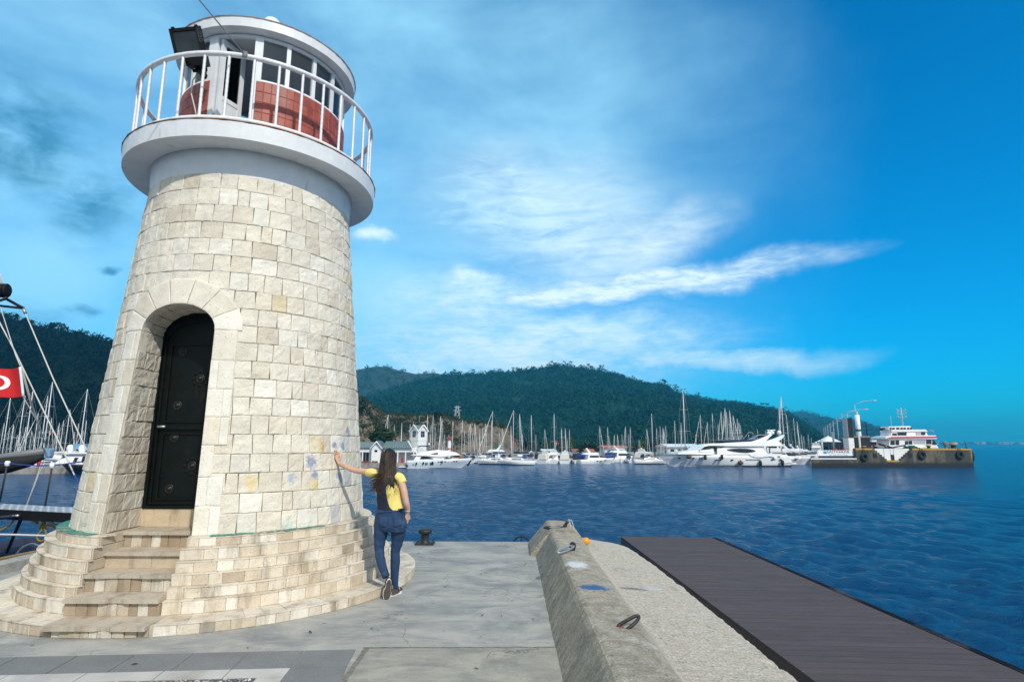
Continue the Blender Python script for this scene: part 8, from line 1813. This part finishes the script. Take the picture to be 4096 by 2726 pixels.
# hoist: block, spreader triangle, falls
YH = 11.5
h_ = thing('hoist_spreader', 'triangular steel hoist spreader with black pulley block hanging against the sky', 'hoist'); tri = [aty(*zl3(x, y), YH) for x, y in ((75, 608), (295, 730), (-160, 680))]
mb = MB(); mb.tube([tri[0], tri[1]], .028, 8); mb.tube([tri[0], tri[2]], .028, 8); mb.tube([tri[1], tri[2]], .024, 8); mb.build('spreader_bar', black_metal, h_)
mb = MB(); c0 = aty(*zl3(42, 508), YH); mb.smooth = True
for k in (-.07, 0, .07): mb.lathe([(.001, -.025), (.10, -.025), (.12, 0), (.10, .025), (.001, .025)], 14, (0, 0, 0)); 
vs = mb.v; mb.v = [(c0.x+v[2]+((i//70)-1)*.07, c0.y+v[1], c0.z+v[0]*1.25) for i, v in enumerate(vs)]; mb.build('pulley_block', black_metal, h_)
mb = MB(); mb.tube([c0+Vector((.06, 0, -.13)), aty(*zl3(62, 572), YH), aty(*zl3(72, 600), YH)], .022, 6); mb.build('shackle', steel, h_)
mb = MB(); mb.tube([aty(*zl3(x, y), YH) for x, y in ((296, 735), (320, 795))], .03, 8); mb.build('turnbuckle', steel, h_)
mb = MB()
for x0, x1 in ((-60, 10), (-30, 30), (0, 45)): mb.tube([aty(*zl3(x1, 480), YH), aty(*zl3(x0, 300), YH), aty(*zl3(x0-140, -200), YH+.3)], .012, 5)
mb.build('fall_rope', rope_white, h_)
def line(name, label, pts, r, m_, cat='rope'):
    mb = MB(); mb.tube(pts, r, 6); tag(mb.build(name, m_), label, cat)
line('hoist_line', 'pale hoist line running from the spreader tip down behind the lighthouse', [aty(*zl3(320, 795), YH), aty(*zL(515, 0), YH-.2), aty(*zL(660, 340), YH-.5), aty(*zL(1075, 1232), YH-.8), GE+Vector((-.1, .62, 0))], .012, rope_white)
line('hoist_line', 'pale hoist line crossing the flag staff down to the gangway end', [aty(-60, 1180, YH), aty(*zL(180, 0), YH), aty(*zL(410, 480), YH-.2), aty(*zL(830, 1340), YH-.6), aty(*zL(935, 1568), YH-.8)], .013, rope_white)
line('hoist_tail', 'short blue rope tail under the pale hoist line', [aty(*zL(935, 1568), YH-.8), aty(*zM(1240, 330), YH-1.0), GE+Vector((-.5, 0, 0))], .014, rope_blue)
line('flag_halyard', 'thin halyard from the spreader to the head of the flag', [aty(*zl3(0, 700), YH), aty(*zL(195, 60), YH-.3), aty(*zL(252, 195), YH-.5)], .008, rope_white)
for dx, r_, lb in ((0, .012, 'topping lift from the flag head to the boom end, outer strand'), (14, .010, 'topping lift from the flag head to the boom end, inner strand')): line('topping_lift', lb, [aty(*zL(258+dx, 205), YH-.4), aty(*zL(395+dx, 700), YB-.3), aty(*zL(590, 1235), YB)], r_, rope_white)
line('flag_downhaul', 'thin downhaul from the foot of the flag toward the boom end', [aty(*zL(290, 580), YH-.5), aty(*zL(470, 900), YB-.3), aty(*zL(585, 1230), YB)], .009, rope_white)
# red flag with white crescent and star
YF = 11.0; fl_ = thing('flag', 'red flag with a white crescent flying beside the hoist lines', 'flag', (0, 0, 0)); redf = mat('flag_red', (.52, .008, .010), .85, .08, 6); whf = mat('flag_white', (.78, .78, .78), .85)
A, B_, = aty(*zL(252, 212), YF), aty(*zL(292, 578), YF); W_ = (A-B_).length*1.5
def FPt(u, v, off=0.0):   # u 0 at the hoist .. 1 at the fly, v 0 at the top
    p = A.lerp(B_, v); p = p+Vector((-W_*u, 0, 0))+Vector((B_.x-A.x, 0, 0))*(-.9*u)*(v); return p+Vector((0, .10*math.sin(u*7+v*1.2)*min(1, u*3)-off, -.02*math.sin(u*5)-.03*u*(1-v)))
mb = MB(); mb.smooth = True; n, m = 30, 16; mb.add([FPt(i/n, j/m) for j in range(m+1) for i in range(n+1)], [(j*(n+1)+i, j*(n+1)+i+1, (j+1)*(n+1)+i+1, (j+1)*(n+1)+i) for j in range(m) for i in range(n)]); mb.build('cloth', redf, fl_, fix=False)
mb = MB(); mb.tube([FPt(0, j/8) for j in range(9)], .022, 6); mb.build('hoist_band', whf, fl_)
def FC(cx_, cy_, r, a): return (cx_+r*math.cos(a)/1.5, cy_+r*math.sin(a))
mb = MB(); mb.smooth = True; oc, orad, ic, ir = .443, .26, .487, .208; N = 60; vs = []; ok = []
for k in range(N+1):
    a_ = -PI+.62+(TAU-1.24)*k/N; x, y = FC(oc, .5, orad, a_+PI); x2 = None
    dx_, dy_ = math.cos(a_+PI), math.sin(a_+PI)
    # ray from the outer centre meets the inner circle
    ox, oy = (oc-ic)*1.5, 0; bq = ox*dx_+oy*dy_; cq = ox*ox-ir*ir; rr = -bq+math.sqrt(max(0, bq*bq-cq)); rr = min(rr, orad*.999); xi, yi = FC(oc, .5, rr, a_+PI); vs += [FPt(x, y, .006), FPt(xi, yi, .006)]
mb.add(vs, [(2*k, 2*k+2, 2*k+3, 2*k+1) for k in range(N)]); mb.build('crescent', whf, fl_, fix=False)
mb = MB(); sp = []
for k in range(10): r_ = .115 if k % 2 == 0 else .045; sp.append(FPt(*FC(.74, .5, r_, TAU*k/10), .006))
mb.add(sp, [tuple(range(10))]); mb.build('star', whf, fl_, fix=False)
# little red ensigns on far boats
for u, v, Y, lb in ((200, 1736, 70, 'tiny red ensign on a mast across the left hand water'), (2053, 1772, 96, 'tiny red ensign on the very tall mast ahead of the cliff'), (2784, 1744, 126, 'small red flag on its own pole over the trees'), (2225, 1775, 106, 'small red ensign behind the moored motorboats')):
    P = aty(u, v, Y); t = thing('ensign', lb.replace(' left hand', ''), 'flag', P); s = 7/FPX*Y*1.4; mb = MB(); mb.add([(s*i/4, .06*s*math.sin(i*1.7), .0+s*.62*j) for j in range(2) for i in range(5)], [(i, i+1, 6+i, 5+i) for i in range(4)]); o = mb.build('cloth', redf, t, fix=False); bake(o, ('SOLIDIFY', dict(thickness=.02)))
    mb = MB(); mb.tube([(0, 0, -s*(3 if u > 2700 else .6)), (0, 0, s*.7)], .03 if u < 2700 else .06, 5); mb.build('staff', alloy, t)

# stern of the wooden sailing boat the gangway belongs to, mostly beyond the picture's edge
gb_ = thing('wooden_sailboat', 'dark stern of a wooden sailing boat just showing where the gangway begins', 'sailboat', (-11.5, 11.4, WZ), PI)
mb = MB(); hull_loft(mb, 16, 0, 3.0, 2.0, 14, .6, 4.6, 0, 24, stern=.8, fine=2.0, sheer=.35); mb.build('hull', navy, gb_)
mb = MB(); hull_loft(mb, 16.05, .02, 3.12, 2.12, 15.9, .05, 4.7, 0, 24, stern=.8, fine=2.0, sheer=.35, zk=2.0, deck=False); mb.build('cap_rail', wood, gb_)
mb = MB(); mb.taper_prism([(3, 2), (3.4, 3.1), (8.5, 3.2), (9.2, 2)], 1.5, 1.3, 2, 3.2); cb = mb.build('deckhouse', wood, gb_, bevel=.05)
mb = MB(); mb.box(4, 8, -1.55, 1.55, 2.4, 2.9); mb.build('window', dark_glass, cb)
mb = MB(); mb.tube([(5.5, 0, 1.5), (5.5, 0, 15)], [.16, .09], 10); mb.build('mast', wood, gb_)
mb = MB()
for y in (-1.75, -1.0, 1.0, 1.75): mb.tube([(.15, y, 2.0), (-.02, y, 3.0)], .022, 6)
mb.tube([(.6, -1.8, 3.0), (-.02, -1.75, 3.0), (-.08, 0, 3.02), (-.02, 1.75, 3.0), (.6, 1.8, 3.0)], .022, 6); mb.build('stern_rail', black_metal, gb_)
mb = MB(); mb.tube([(5.5, 0, 14.5), (0, 0, 2.1)], .02, 5); mb.build('backstay', wire_mat, gb_)
